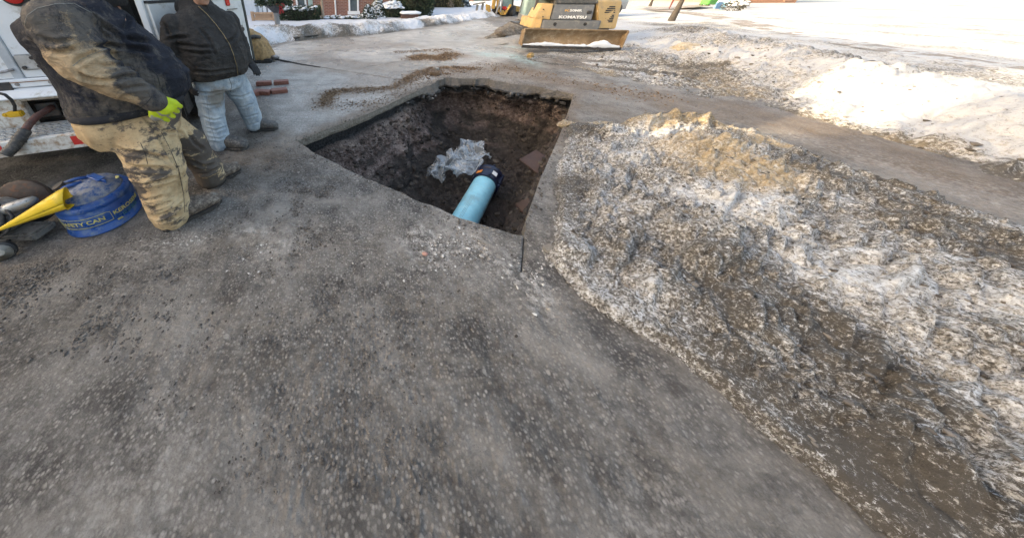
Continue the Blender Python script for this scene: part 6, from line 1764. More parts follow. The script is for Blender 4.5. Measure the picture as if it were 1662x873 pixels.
# ------------------------------------------------------------------ the far right: trees, marker, bins, post
def build_right():
    b = G(1092, 29, .30)
    t, tips = limb_tree('bank_tree', 'dark bare tree rising from the crest of the snow bank', 'tree', b, 7.0, .095, BARK, seed=12, first=1.25, lean=(.02, .0), flare=1.4, spread=1.2)
    b = G(1056, 8, .15)
    t, tips = limb_tree('snowy_tree', 'small bare tree with snow lying along its low branches', 'tree', b, 4.2, .08, BARK, seed=31, first=.35, spread=1.5)
    s = MB()
    for e in tips[:40]: s.ell(e + Vector((0, 0, .05)), (.22, .16, .07), 7, 5, Matrix.Rotation(e.x * 5, 3, 'Z'))
    s.build('snow_cap', CAPSNOW, t, True)['kind'] = 'stuff'
    b = G(1086, 15, .15); m = thing('red_marker', 'dark red tapered marker stake beside the bare tree on the bank', 'marker', b)
    k = .027 * (b.y)
    MB().lathe([(.03, 0), (.05, .35), (.07, .75), (.08, .80)], 12).build('stake', simple('dark_red_paint', (.09, .02, .015), .6, var=.3), m)
    MB().lathe([(.20, .80), (.19, .95), (.12, 1.15), (.05, 1.25)], 14).build('cap', simple('rust_red_paint', (.11, .025, .018), .6, var=.3), m)
    def wbin(px0, px1, pyb, yw, h, col, nm, lab, lid=True):
        a, c = D(px0, pyb, yw), D(px1, pyb, yw); w = c.x - a.x
        t = thing(nm, lab, 'bin', (a.x, yw, 0.1))
        M_ = simple(nm + '_plastic', col, .5, var=.2, scale=2)
        MB().hexa([(.08 * w, .05, .12), (w * .92, .05, .12), (w * .92, .8, .12), (.08 * w, .8, .12)], [(0, 0, h), (w, 0, h), (w, .9, h), (0, .9, h)]).build('body', M_, t, 'auto', .04, 2)
        MB().hexa([(-.04, -.06, h + .004), (w + .04, -.06, h + .004), (w + .04, .95, h + .004), (-.04, .95, h + .004)], [(0, 0, h + .1), (w, 0, h + .1), (w, .9, h + .16), (0, .9, h + .16)]).build('lid', M_, t, 'auto', .02)
        for x in (w * .2, w * .8): MB().cyl((x - .05, .75, .12), (x + .05, .75, .12), .13, .13, 14).build('wheel', BLACK, t)
        return t
    wbin(1147, 1166, 11.5, 27, 2.2, (.05, .19, .045), 'green_bin', 'bright green wheeled bin left of the blue post')
    t = wbin(1177, 1192, 13, 27.5, 2.2, (.022, .055, .038), 'dark_bin', 'dark green wheeled bin right of the blue post')
    MB().b2(.15, .55, -.03, -.004, 1.5, 1.75).build('label_plate', simple('pale_plate', (.45, .46, .42), .6), t)
    a = D(1167, 15, 24.5)
    t = thing('blue_post', 'leaning pale blue board post between the two green bins', 'post', (a.x, 24.5, .1))
    BL = simple('pale_blue_paint', (.22, .42, .55), .55, var=.12)
    MB().hexa([(.12, 0, -.1), (.42, 0, -.1), (.42, .1, -.1), (.12, .1, -.1)], [(.62, 0, 2.4), (.95, 0, 2.4), (.95, .1, 2.4), (.62, .1, 2.4)]).build('board', BL, t)
    MB().hexa([(-.30, .11, .1), (.10, .11, -.05), (.10, .2, -.05), (-.30, .2, .1)], [(.25, .11, 2.4), (.60, .11, 2.4), (.60, .2, 2.4), (.25, .2, 2.4)]).build('lit_side_board', TRIM, t)  # the post's sunlit left side, made as a white board
    MB().b2(-.38, .05, .0, .1, -.05, .45).build('foot', simple('deep_blue_paint', (.07, .15, .27), .55), t)
    # twiggy shrub beneath the dark bin
    random.seed(40)
    for px, py, lab in ((1187, 17, 'snow-laden twiggy shrub below the dark green bin'), (1196, 12, 'smaller leafless snowy shrub just right of the dark green bin')):
        g = G(px, py, .15); sh = lumpy((0, 0, .25), (.7, .5, .35), px)
        v, f = leaf_cloud(420, sh, .12); t = thing('twiggy_shrub', lab, 'shrub', g)
        link_mesh('foliage', np_mesh('foliage', v, f, BARK_DARK, False), t)
        snow_patches(16, sh, .15, .2).build('snow_cap', CAPSNOW, t, True)['kind'] = 'stuff'
build_right()
# ------------------------------------------------------------------ people
SKIN = simple('weathered_skin', (0.40, 0.225, 0.16), .55, var=.12, scale=18)
def wrinkle(v, n, limbs, amp, freq):
    """cloth folds running across whichever limb a point belongs to"""
    best = np.full(len(v), 1e9); ax = np.zeros((len(v), 3)); a = np.zeros(len(v)); ids = np.zeros(len(v))
    for k, (p, q) in enumerate(limbs):
        d, t = seg_dist(v, p, q); e = np.array(q) - np.array(p); L = np.linalg.norm(e); m = d < best
        best[m] = d[m]; ax[m] = e / L; a[m] = (t * L)[m]; ids[m] = k
    perp = v - ax * (v * ax).sum(1)[:, None]
    w = perp * 5.5 + ax * (a * freq)[:, None] + ids[:, None] * 7.7
    w = w + .35 * np.c_[fbm(v * 5, 2), fbm(v * 5 + 30, 2), fbm(v * 5 + 60, 2)]
    f = ridged(w, 3, 2.0, .5)
    f = np.sign(f) * np.abs(f) ** 1.25 * .8 + .35 * ridged(perp * 6 + ax * (a * freq * .5)[:, None] + 40, 3)
    m = .55 + .75 * sstep(-.3, .35, fbm(v * 3.3 + 90, 2))
    return v + n * (amp * f * m)[:, None]
def garment(name, parent, base, mb, voxel, limbs, amp, freq, mat, attrs=None, it=7, folds=()):
    v, n, f = remesh(mb.mesh('tmp', []), voxel, it)
    v = wrinkle(v, n, limbs, amp, freq)
    bvh = BVHTree.FromPolygons([tuple(q) for q in v], [tuple(q) for q in f])
    for dep, wid, pxs in folds:                       # deep creases where the cloth bunches
        p = [tuple(q) for q in on_cloth(bvh, pxs, 0.0, 5.0)]
        if len(p) < 2: continue
        d = np.full(len(v), 1e9); tt = np.zeros(len(v))
        for k, (a, b) in enumerate(zip(p[:-1], p[1:])):
            if (Vector(a) - Vector(b)).length > .12: continue
            e, t = seg_dist(v, a, b); m = e < d; d[m] = e[m]; tt[m] = (k + t[m]) / (len(p) - 1)
        fade = np.clip(np.sin(np.pi * np.clip(tt, .03, .97)) * 1.6, 0, 1)
        v = v + n * (fade * (-dep * np.exp(-(d / wid) ** 2) + dep * .75 * np.exp(-((d - 2.1 * wid) / (1.1 * wid)) ** 2)))[:, None]
    at = attrs(v, n) if attrs else {}
    o = link_mesh(name, np_mesh(name, v - np.array(base), f, mat, True, at), parent)
    bvh = BVHTree.FromPolygons([tuple(q) for q in v], [tuple(q) for q in f])
    return o, bvh
def on_cloth(bvh, pxs, lift=.003, step=6.0):
    """points on a garment below photo measurements, joined into a seam"""
    out = []
    C_ = Vector((0, 0, CAM_H))
    for (a, b) in zip(pxs[:-1], pxs[1:]):
        n = max(1, int(math.hypot(b[0] - a[0], b[1] - a[1]) / step))
        for k in range(n + (b is pxs[-1])):
            x, y = a[0] + (b[0] - a[0]) * k / n, a[1] + (b[1] - a[1]) * k / n
            h = bvh.ray_cast(C_, Vector(ray(x, y)).normalized())
            if h[0] is not None: out.append(h[0] + h[1] * lift)
    return out
def seam(name, bvh, pxs, r, mat, parent, base, lift=.0):
    p = on_cloth(bvh, pxs, max(lift, .0002), 2.0); r = r * .55
    if len(p) > 2: return MB().tube([q - Vector(base) for q in p], r, 6).build(name, mat, parent, True)
def boot(parent, base, ankle, toe, mat, solem, toem, h=.11, w=.052, nm='boot'):
    a, b = Vector(ankle), Vector(toe); d = (b - a); d.z = 0; L = d.length; d.normalize(); s = Vector((d.y, -d.x, 0)); up = Vector((0, 0, 1))
    heel = a - d * .075; heel.z = 0; T = L + .075
    R = []
    for u, hw, ht in ((0, .6, .07), (.05, .85, .12), (.22, .95, .15), (.40, .95, .15), (.55, 1.02, .125), (.72, 1.08, .10), (.88, 1.04, .085), (.97, .82, .065), (1.0, .5, .04)):
        R.append((heel + d * (T * u) + up * (.022 + ht / 2), s * (w * hw), up * (ht / 2)))
    m = MB().loft(R, 20, 2.6)
    m.loft([(a + up * .06, d * .06, s * .055), (a + up * .20, d * .062, s * .058)], 18)
    v, n, f = remesh(m.mesh('t', []), .009, 5)
    v = v + n * (.003 * ridged(v * 26, 3))[:, None]
    o = link_mesh(nm, np_mesh(nm, v - np.array(base), f, mat, True), parent)
    S = []
    for z, k in ((.0, 1.0), (.034, 1.03)):
        S.append([heel + d * (T * u - .004) + s * (sg * w * hw * k * 1.08) + up * z for sg, seq in ((1, 1), (-1, -1)) for u, hw in (((0, .55), (.05, .82), (.25, .9), (.45, .88), (.72, 1.1), (.9, 1.0), (1.01, .45)) if seq == 1 else ((1.01, .45), (.9, 1.0), (.72, 1.1), (.45, .88), (.25, .9), (.05, .82), (0, .55)))])
    n_ = len(S[0]); mb = MB(); mb.add([p - Vector(base) for p in S[0] + S[1]], [tuple(range(n_ - 1, -1, -1)), tuple(range(n_, 2 * n_))] + [(i, (i + 1) % n_, n_ + (i + 1) % n_, n_ + i) for i in range(n_)])
    mb.build('sole', solem, o)
    if toem is not None:
        c = heel + d * (T * .86) + up * .072 - Vector(base)
        q = Matrix((d, s, up)).transposed()
        MB().ell(c + up * .014, (.045, .042, .024), 14, 8, q).build('toe_patch', toem, o, True)  # paler patch over the toe
    lc = MB()
    for k in range(4):
        p = heel + d * (T * (.42 + .075 * k)) + up * (.165 - .016 * k) - Vector(base)
        lc.bar(p - s * .032, p + s * .032, .006, .005, up)
    lc.build('laces', BLACK, o)
    return o
def hand_mb(wrist, d, palm_n, thumb_side, L=.19, curl=.5, r=1.0):
    """palm, four unequal fingers of three bones each, and a thumb from the palm's side"""
    d = Vector(d).normalized(); nrm = Vector(palm_n); nrm = (nrm - d * nrm.dot(d)).normalized(); x = d.cross(nrm) * thumb_side
    W_ = Vector(wrist); m = MB()
    m.loft([(W_ - d * .03, x * .030 * r, nrm * .021 * r), (W_ + d * .01, x * .036 * r, nrm * .022 * r), (W_ + d * .055, x * .045 * r, nrm * .020 * r), (W_ + d * .088, x * .044 * r, nrm * .016 * r)], 18, 2.6)
    for k, (off, ln) in enumerate(((.033, .080), (.012, .090), (-.010, .083), (-.031, .065))):
        p = W_ + d * (.086 - .004 * abs(k - 1)) + x * off * r; dr = (d + x * (off * 1.2)).normalized()
        rad = .0115 * r
        for j, fr in enumerate((.46, .31, .23)):
            ang = curl * (.45 + .45 * j) * (1 + .12 * k)
            dd = (dr * math.cos(ang) + nrm * math.sin(ang)).normalized()
            q = p + dd * ln * fr; m.capsule(p, q, rad, rad * .92, 10); p = q; rad *= .92
    p = W_ + d * .022 + x * .030 * r
    dd = (d * .70 + x * .65 + nrm * .30).normalized(); q = p + dd * .042; m.capsule(p, q, .0165 * r, .0135 * r, 10)
    dd = (d * .85 + x * .25 + nrm * .45).normalized(); e = q + dd * .036; m.capsule(q, e, .0135 * r, .012 * r, 10)
    e2 = e + (d * .85 + nrm * .5).normalized() * .024; m.capsule(e, e2, .012 * r, .0105 * r, 10)
    return m
def head_mb(c, f, r):
    """skull, jaw, nose, brow, ears round centre c, facing f"""
    c, f, r = Vector(c), Vector(f).normalized(), Vector(r).normalized(); up = Vector((0, 0, 1)); m = MB()
    q = Matrix((r, f, up)).transposed()
    m.ell(c + up * .035 - f * .012, (.076, .096, .088), 24, 14, q); m.ell(c - up * .045 + f * .020, (.060, .068, .070), 20, 12, q)
    m.ell(c - up * .088 + f * .052, (.032, .026, .024), 14, 8, q)
    m.capsule(c + f * .088 + up * .012, c + f * .108 - up * .022, .010, .015, 10); m.ell(c + f * .082 + up * .030, (.050, .014, .011), 14, 7, q)
    m.ell(c + f * .083 - up * .052, (.027, .012, .010), 12, 7, q)
    for s in (-1, 1): m.ell(c + r * (.078 * s) - f * .005, (.012, .024, .034), 10, 8, q)
    return m
def face_parts(parent, base, c, f, r):
    c, f, r = Vector(c) - Vector(base), Vector(f).normalized(), Vector(r).normalized(); up = Vector((0, 0, 1))
    for s in (-1, 1):
        e = MB().ell(c + f * .078 + r * (.032 * s) + up * .010, (.013, .013, .013), 12, 8).build('eye', simple('eye_white', (.62, .60, .57), .25), parent, True)
        MB().ell(c + f * .0875 + r * (.032 * s) + up * .010, (.006, .006, .006), 10, 6).build('iris', BLACK, e, True)
    q = Matrix((r, f, up)).transposed()
    MB().ell(c + f * .092 - up * .052, (.024, .008, .0045), 12, 6, q).build('mouth', simple('lip', (.30, .12, .10), .5), parent, True)
def cloth_mat(name, base, dusty, mud, rough=.9, weave=260.0, sc=1.0, dust_amt=.5):
    n = NB(name); md = n.attr('mud')
    col = n.ramp(n.noise(7 * sc, 6, .7), [(.3, tuple(x * .75 for x in base)), (.7, tuple(x * 1.3 for x in base))])
    fa = n.ramp(n.math('ADD', n.noise(13 * sc, 11, .8, n.scalev(1, 1, .55, (.4, .5, 0))), n.math('MULTIPLY', n.attr('dust'), .17)), [(.53, 0.0), (.68, dust_amt)])
    col = n.mix(fa, col, dusty)
    mm = n.ramp(n.math('ADD', md, n.math('MULTIPLY', n.math('SUBTRACT', n.noise(24 * sc, 10, .8), .5), 1.1)), [(.42, 0.0), (.62, 1.0)])
    mc = n.ramp(n.noise(13 * sc, 9, .72), [(.3, tuple(x * .55 for x in mud)), (.5, mud), (.72, tuple(min(1, x * 1.55) for x in mud))])
    col = n.mix(mm, col, mc)
    h = n.math('ADD', n.noise(weave, 3, .6), n.math('MULTIPLY', n.noise(45, 6, .7), 1.6))
    return n.done(col, rough, 0, n.bump(h, .45, .005, n.bump(n.noise(11, 5, .6, n.scalev(1, 1, 1.7, (.5, .3, 0)), 1.8), .7, .03)), .2)
THREAD = simple('pale_thread', (.20, .19, .17), .8, var=.3, scale=60)
DARKSEAM = simple('dark_seam', (.025, .025, .028), .9)

# ---- the man in the muddy navy jacket, nearest the truck
def build_man_a():
    base = Vector((-1.46, 1.78, 0))
    t = thing('person', 'person in a mud-caked navy jacket, tan work trousers and a lime glove', 'person', base)
    F, R, U = Vector((.74, .67, 0)).normalized(), Vector((.67, -.74, 0)).normalized(), Vector((0, 0, 1))
    C = lambda f, r, z: Vector((-1.655, 1.80, z)) + F * f + R * r
    def ring(z, f, hw, hd): return (C(f, 0, z), R * hw, F * hd)
    torso = [ring(.885, -.03, .262, .315), ring(.95, .0, .285, .345), ring(1.06, .02, .28, .35), ring(1.20, -.02, .27, .315), ring(1.33, -.07, .265, .285), ring(1.42, -.10, .245, .25), ring(1.49, -.07, .18, .18), ring(1.545, .0, .11, .12), ring(1.60, .05, .088, .098)]
    # right (near) arm and left arm
    sR = D(100, 42, 1.50); eR = D(137, 103, 1.46); wR = D(250, 164, 1.58)
    sL = C(-.08, -.235, 1.395); eL = C(-.04, -.33, 1.14); wL = C(.16, -.32, .96)
    J = MB(); J.loft(torso, 32, 2.3)
    J.capsule(sR, eR, .132, .112); J.capsule(eR, eR.lerp(wR, .55), .112, .092); J.capsule(eR.lerp(wR, .5), wR, .092, .062)
    J.capsule(sL, eL, .110, .090); J.capsule(eL, wL, .090, .062)
    limbs = [(sR, eR), (eR, wR), (sL, eL), (eL, wL), (C(.02, 0, .86), C(.0, 0, 1.5))]
    NAVY = cloth_mat('muddy_navy_canvas', (.020, .022, .030), (.135, .118, .10), (.38, .275, .17), dust_amt=.75)
    def mud(v, n):
        d1, t1 = seg_dist(v, sR, eR); d2, t2 = seg_dist(v, eR, wR)
        out = np.asarray(R + F * -.35); facing = n @ (out / np.linalg.norm(out))
        m = .80 * sstep(.22, .12, d1) * sstep(-.1, .5, facing) * (.62 + .38 * sstep(.3, 1, t1)) + .80 * sstep(.17, .10, d2) * sstep(-.1, -.75, n[:, 2] - .35) * sstep(.93, .78, t2)
        low = .36 * sstep(1.05, .93, v[:, 2]) * (d2 > .13) * sstep(.4, -.3, (v - np.array(C(0, 0, 0))) @ np.array(F) / .3)
        m = np.maximum(m, low) + .22 * fbm(v * 5, 4)
        seat = sstep(.0, .2, (v - np.array(C(.12, 0, 0))) @ np.array(F)) * sstep(.10, .16, np.minimum(d1, d2))
        dust = sstep(.24, .12, np.minimum(d1, d2)) * sstep(-.3, .3, facing) + .6 * low / .36
        return dict(mud=np.clip(m - .7 * seat, 0, 1) * .86, dust=np.clip(dust - .6 * seat, 0, 1))
    # wrinkled jacket fused from torso and sleeves
    fo = [(.028, .012, [(124, 4), (157, 35), (186, 54), (199, 70), (194, 77)]), (.022, .010, [(150, 78), (177, 73), (200, 79)]), (.024, .010, [(122, 116), (138, 126), (153, 130), (179, 132)]),
          (.020, .010, [(176, 133), (206, 124), (233, 124)]), (.026, .014, [(202, 63), (222, 66), (246, 69)]), (.022, .013, [(200, 78), (224, 80), (248, 86)]), (.024, .014, [(190, 6), (208, 30), (206, 52)]),
          (.016, .010, [(118, 108), (132, 97), (150, 88), (174, 80)]), (.016, .010, [(60, 60), (90, 70), (120, 66)]), (.014, .010, [(70, 84), (100, 86), (130, 76)]), (.014, .010, [(160, 108), (190, 106), (214, 108)]),
          (.014, .010, [(196, 146), (220, 142), (244, 140)]), (.016, .012, [(116, 150), (140, 162), (170, 168)]), (.014, .012, [(220, 20), (250, 52), (280, 90)])]
    jk, bv = garment('jacket', t, base, J, .0105, limbs, .016, 14, NAVY, mud, 7, fo)
    seam('shoulder_seam', bv, [(40, 42), (44, 26), (60, 14), (90, 7), (120, 6), (150, 22)], .0032, THREAD, jk, base)
    seam('elbow_seam', bv, [(118, 108), (130, 98), (150, 88), (172, 80)], .003, THREAD, jk, base)
    seam('cuff_seam', bv, [(226, 176), (238, 168), (246, 158)], .004, DARKSEAM, jk, base)
    seam('pocket_zip', bv, [(233, 108), (246, 112), (256, 124), (260, 140)], .004, DARKSEAM, jk, base)
    seam('side_seam', bv, [(200, 14), (232, 40), (262, 62), (282, 84), (300, 108)], .003, DARKSEAM, jk, base)
    # ribbed dark hem band and collar
    MB().loft([(C(-.03, 0, .862) - base, R * .262, F * .310), (C(-.03, 0, .872) - base, R * .274, F * .325), (C(-.02, 0, .915) - base, R * .282, F * .336), (C(-.02, 0, .925) - base, R * .25, F * .29)], 40, 2.3).build('hem_band', simple('dark_hem_rib', (.014, .015, .02), .95, var=.35, scale=12, dirt=(.10, .085, .065), dirt_amt=.18), jk, True)
    MB().loft([(C(.03, 0, 1.50) - base, R * .125, F * .13), (C(.055, 0, 1.56) - base, R * .118, F * .128), (C(.075, 0, 1.615) - base, R * .105, F * .115), (C(.075, 0, 1.62) - base, R * .08, F * .09)], 30).build('collar', simple('black_fleece', (.014, .014, .016), .95, var=.4, scale=30, bump=.6, bscale=80), jk, True)
    # trousers
    hR, hL = C(-.03, .10, .77), C(.0, -.12, .77)
    kR, aR = D(258, 275, 1.58), D(283, 352, 1.54); kL, aL = D(310, 234, 1.96), D(344, 290, 2.0)
    T = MB()
    T.loft([ring(.66, -.06, .235, .26), ring(.76, -.06, .252, .29), ring(.84, -.05, .25, .30), ring(.90, -.03, .22, .26)], 28, 2.3)
    T.capsule(hR, kR, .185, .158); T.capsule(kR, aR + U * .05, .155, .125); T.capsule(aR + U * .10, aR + U * .02, .128, .112)
    T.capsule(hL, kL, .165, .122); T.capsule(kL, aL + U * .05, .122, .100); T.capsule(aL + U * .12 , aL + U * .03, .125, .112)
    tl = [(hR, kR), (kR, aR), (hL, kL), (kL, aL), (C(0, 0, .7), C(0, 0, .95))]
    n = NB('mud_shade_tan_canvas'); md = n.attr('mud')
    st = n.scalev(5.5, 5.5, 11, (0.45, .4, 0))
    tan = n.ramp(n.noise(6, 8, .7), [(.3, (.31, .21, .115)), (.5, (.47, .34, .195)), (.72, (.62, .48, .30))])
    g = n.math('ADD', n.math('MULTIPLY', n.noise(1.0, 10, .74, st), 1.0), n.math('MULTIPLY', n.math('SUBTRACT', md, .5), .36))
    col = n.mix(n.ramp(g, [(.50, 0.0), (.565, .9)]), tan, (.05, .047, .05))
    col = n.mix(n.ramp(n.noise(26, 10, .8, n.scalev(1, 1, 2.2, (.4, .4, 0))), [(.55, 0.0), (.64, .7)]), col, (.09, .075, .06))
    TAN = n.done(col, .9, 0, n.bump(n.math('ADD', n.noise(230, 3), n.math('MULTIPLY', n.noise(40, 6, .7), 1.6)), .45, .005), .2)
    def grime(v, nn):  # stain mask: grime plus shade painted on the far leg
        dR_, tR_ = seg_dist(v, kR, aR)
        m = .5 + .5 * fbm(v * 3.2 + 5, 3) + .38 * sstep(.16, .05, v[:, 2]) + .38 * sstep(.62, .80, v[:, 2]) * sstep(-.1, .2, (v - np.array(C(0, 0, 0))) @ np.array(F)) - .15
        d, tt = seg_dist(v, kL, aL); m = m + .42 * sstep(.20, .14, d)  # far lower leg darkened as the shade behind the near one
        return dict(mud=np.clip(m, 0, 1))
    fo = [(.016, .008, [(229, 184), (251, 211), (267, 240), (288, 274), (292, 308), (293, 334)]), (.020, .011, [(183, 238), (206, 246), (240, 250), (282, 262)]), (.022, .012, [(192, 262), (220, 272), (252, 273), (285, 277)]),
          (.018, .010, [(206, 296), (236, 300), (270, 292), (296, 282)]), (.018, .010, [(214, 318), (240, 324), (268, 318)]), (.024, .011, [(230, 350), (256, 350), (282, 340), (298, 328)]), (.024, .011, [(234, 362), (262, 358), (290, 350)]),
          (.020, .010, [(222, 334), (246, 338), (280, 326)]), (.022, .011, [(312, 262), (330, 270), (350, 266)]), (.022, .010, [(316, 282), (336, 282), (356, 272)]), (.018, .010, [(300, 208), (316, 232), (334, 246)]), (.016, .010, [(240, 200), (270, 214), (300, 216)])]
    tr, bt = garment('trousers', t, base, T, .0105, tl, .016, 5, TAN, grime, 7, fo)
    seam('side_seam', bt, [(262, 215), (275, 240), (290, 275), (298, 315), (300, 345)], .0035, DARKSEAM, tr, base)
    seam('pocket_seam', bt, [(228, 232), (236, 250), (240, 268)], .0035, DARKSEAM, tr, base)
    fl = on_cloth(bt, [(208, 190), (216, 206), (222, 222), (238, 218), (252, 212), (246, 196), (240, 186)], .004)
    # turned-up flared cuffs and boots
    BOOT = simple('muddy_leather', (.075, .055, .042), .7, var=.45, scale=22, dirt=(.25, .205, .16), dirt_amt=.45, bump=.5, bscale=60)
    SOLE = simple('boot_sole', (.03, .026, .023), .9, var=.3, scale=30, dirt=(.16, .13, .10), dirt_amt=.2)
    TOE = simple('pale_toe', (.20, .175, .145), .6, var=.45, scale=40, dirt=(.07, .055, .045), dirt_amt=.4)
    boot(t, base, (aR.x - .0, aR.y - .03, 0), G(358, 325), BOOT, SOLE, TOE, w=.074)
    boot(t, base, (aL.x - .0, aL.y, 0), G(389, 275), BOOT, SOLE, TOE, w=.068)
    # lime knitted glove with grey palm, resting on the thigh
    gd = (D(292, 192, 1.70) - wR).normalized()
    hm = hand_mb(wR + gd * .035, gd, (-.35, .75, -.35), -1, curl=.5, r=1.85)
    hm.capsule(wR + gd * .045, wR + gd * .07, .057, .060)
    v, nn, f = remesh(hm.mesh('g', []), .0055, 3)
    LIME = simple('lime_knit', (.50, .62, .022), .8, var=.16, scale=18, bump=.5, bscale=190, dirt=(.33, .36, .12), dirt_amt=.2)
    GREYG = simple('grey_latex_palm', (.33, .32, .30), .7, var=.25, scale=20)
    side = nn @ np.array((Vector((-.5, -.1, -.85))).normalized())
    fm = (side[f].mean(axis=1) > .42) & (((v - np.array(wR)) @ np.array(gd))[f].mean(axis=1) > .0)
    gl = link_mesh('glove', np_mesh('glove', v - np.array(base), f, [LIME, GREYG], True, None, fm.astype(int)), t)
    # hands, head: one continuous body under the clothes
    B = MB()
    B.loft([(C(-.02, 0, .75), R * .17, F * .19), (C(0, 0, 1.0), R * .19, F * .23), (C(0, 0, 1.3), R * .19, F * .17), (C(.02, 0, 1.44), R * .15, F * .11), (C(.05, 0, 1.53), R * .062, F * .066), (C(.075, 0, 1.64), R * .058, F * .062)], 22)
    for a, b_, r0, r1 in ((sR, eR, .06, .05), (eR, wR, .05, .034), (sL, eL, .06, .05), (eL, wL, .05, .034), (hR, kR, .10, .075), (kR, aR, .07, .045), (hL, kL, .10, .075), (kL, aL, .07, .045)): B.capsule(a, b_, r0, r1)
    hc = C(.13, 0, 1.735)
    for h in (head_mb(hc, F, R), hand_mb(wL, (F * .3 + U * -.95), F * -.2 + R, 1, r=1.0)):
        k = len(B.v); B.v += h.v; B.f += [[i + k for i in q] for q in h.f]; B.m += h.m
    B.capsule(C(.06, 0, 1.56), hc - U * .03, .062, .062)
    v, nn, f = remesh(B.mesh('b', []), .0085, 2)
    link_mesh('body', np_mesh('body', v - np.array(base), f, SKIN, True), t)
    face_parts(t, base, hc, F, R)
    q = Matrix((R, F, U)).transposed()
    MB().ell(hc + U * .062 - F * .012 - base, (.088, .108, .080), 26, 12, q).lathe([(.090, .03), (.094, .045), (.094, .075), (.088, .085)], 26, hc - F * .012 - base).build('knit_cap', simple('black_knit', (.015, .015, .018), .95, bump=.6, bscale=90), t, True)
    MB().ell(hc - U * .080 + F * .045 - base, (.062, .055, .055), 18, 10, q).build('beard', simple('dark_beard', (.03, .022, .016), .95, bump=.8, bscale=120), t, True)
    # left glove
    hm = hand_mb(wL, (F * .3 + U * -.95), F * -.2 + R, 1, curl=.5, r=1.22); hm.capsule(wL + U * .01, wL - U * .02, .045, .045)
    v, nn, f = remesh(hm.mesh('g', []), .007, 3)
    link_mesh('glove', np_mesh('glove', v - np.array(base), f, LIME, True), t)
build_man_a()

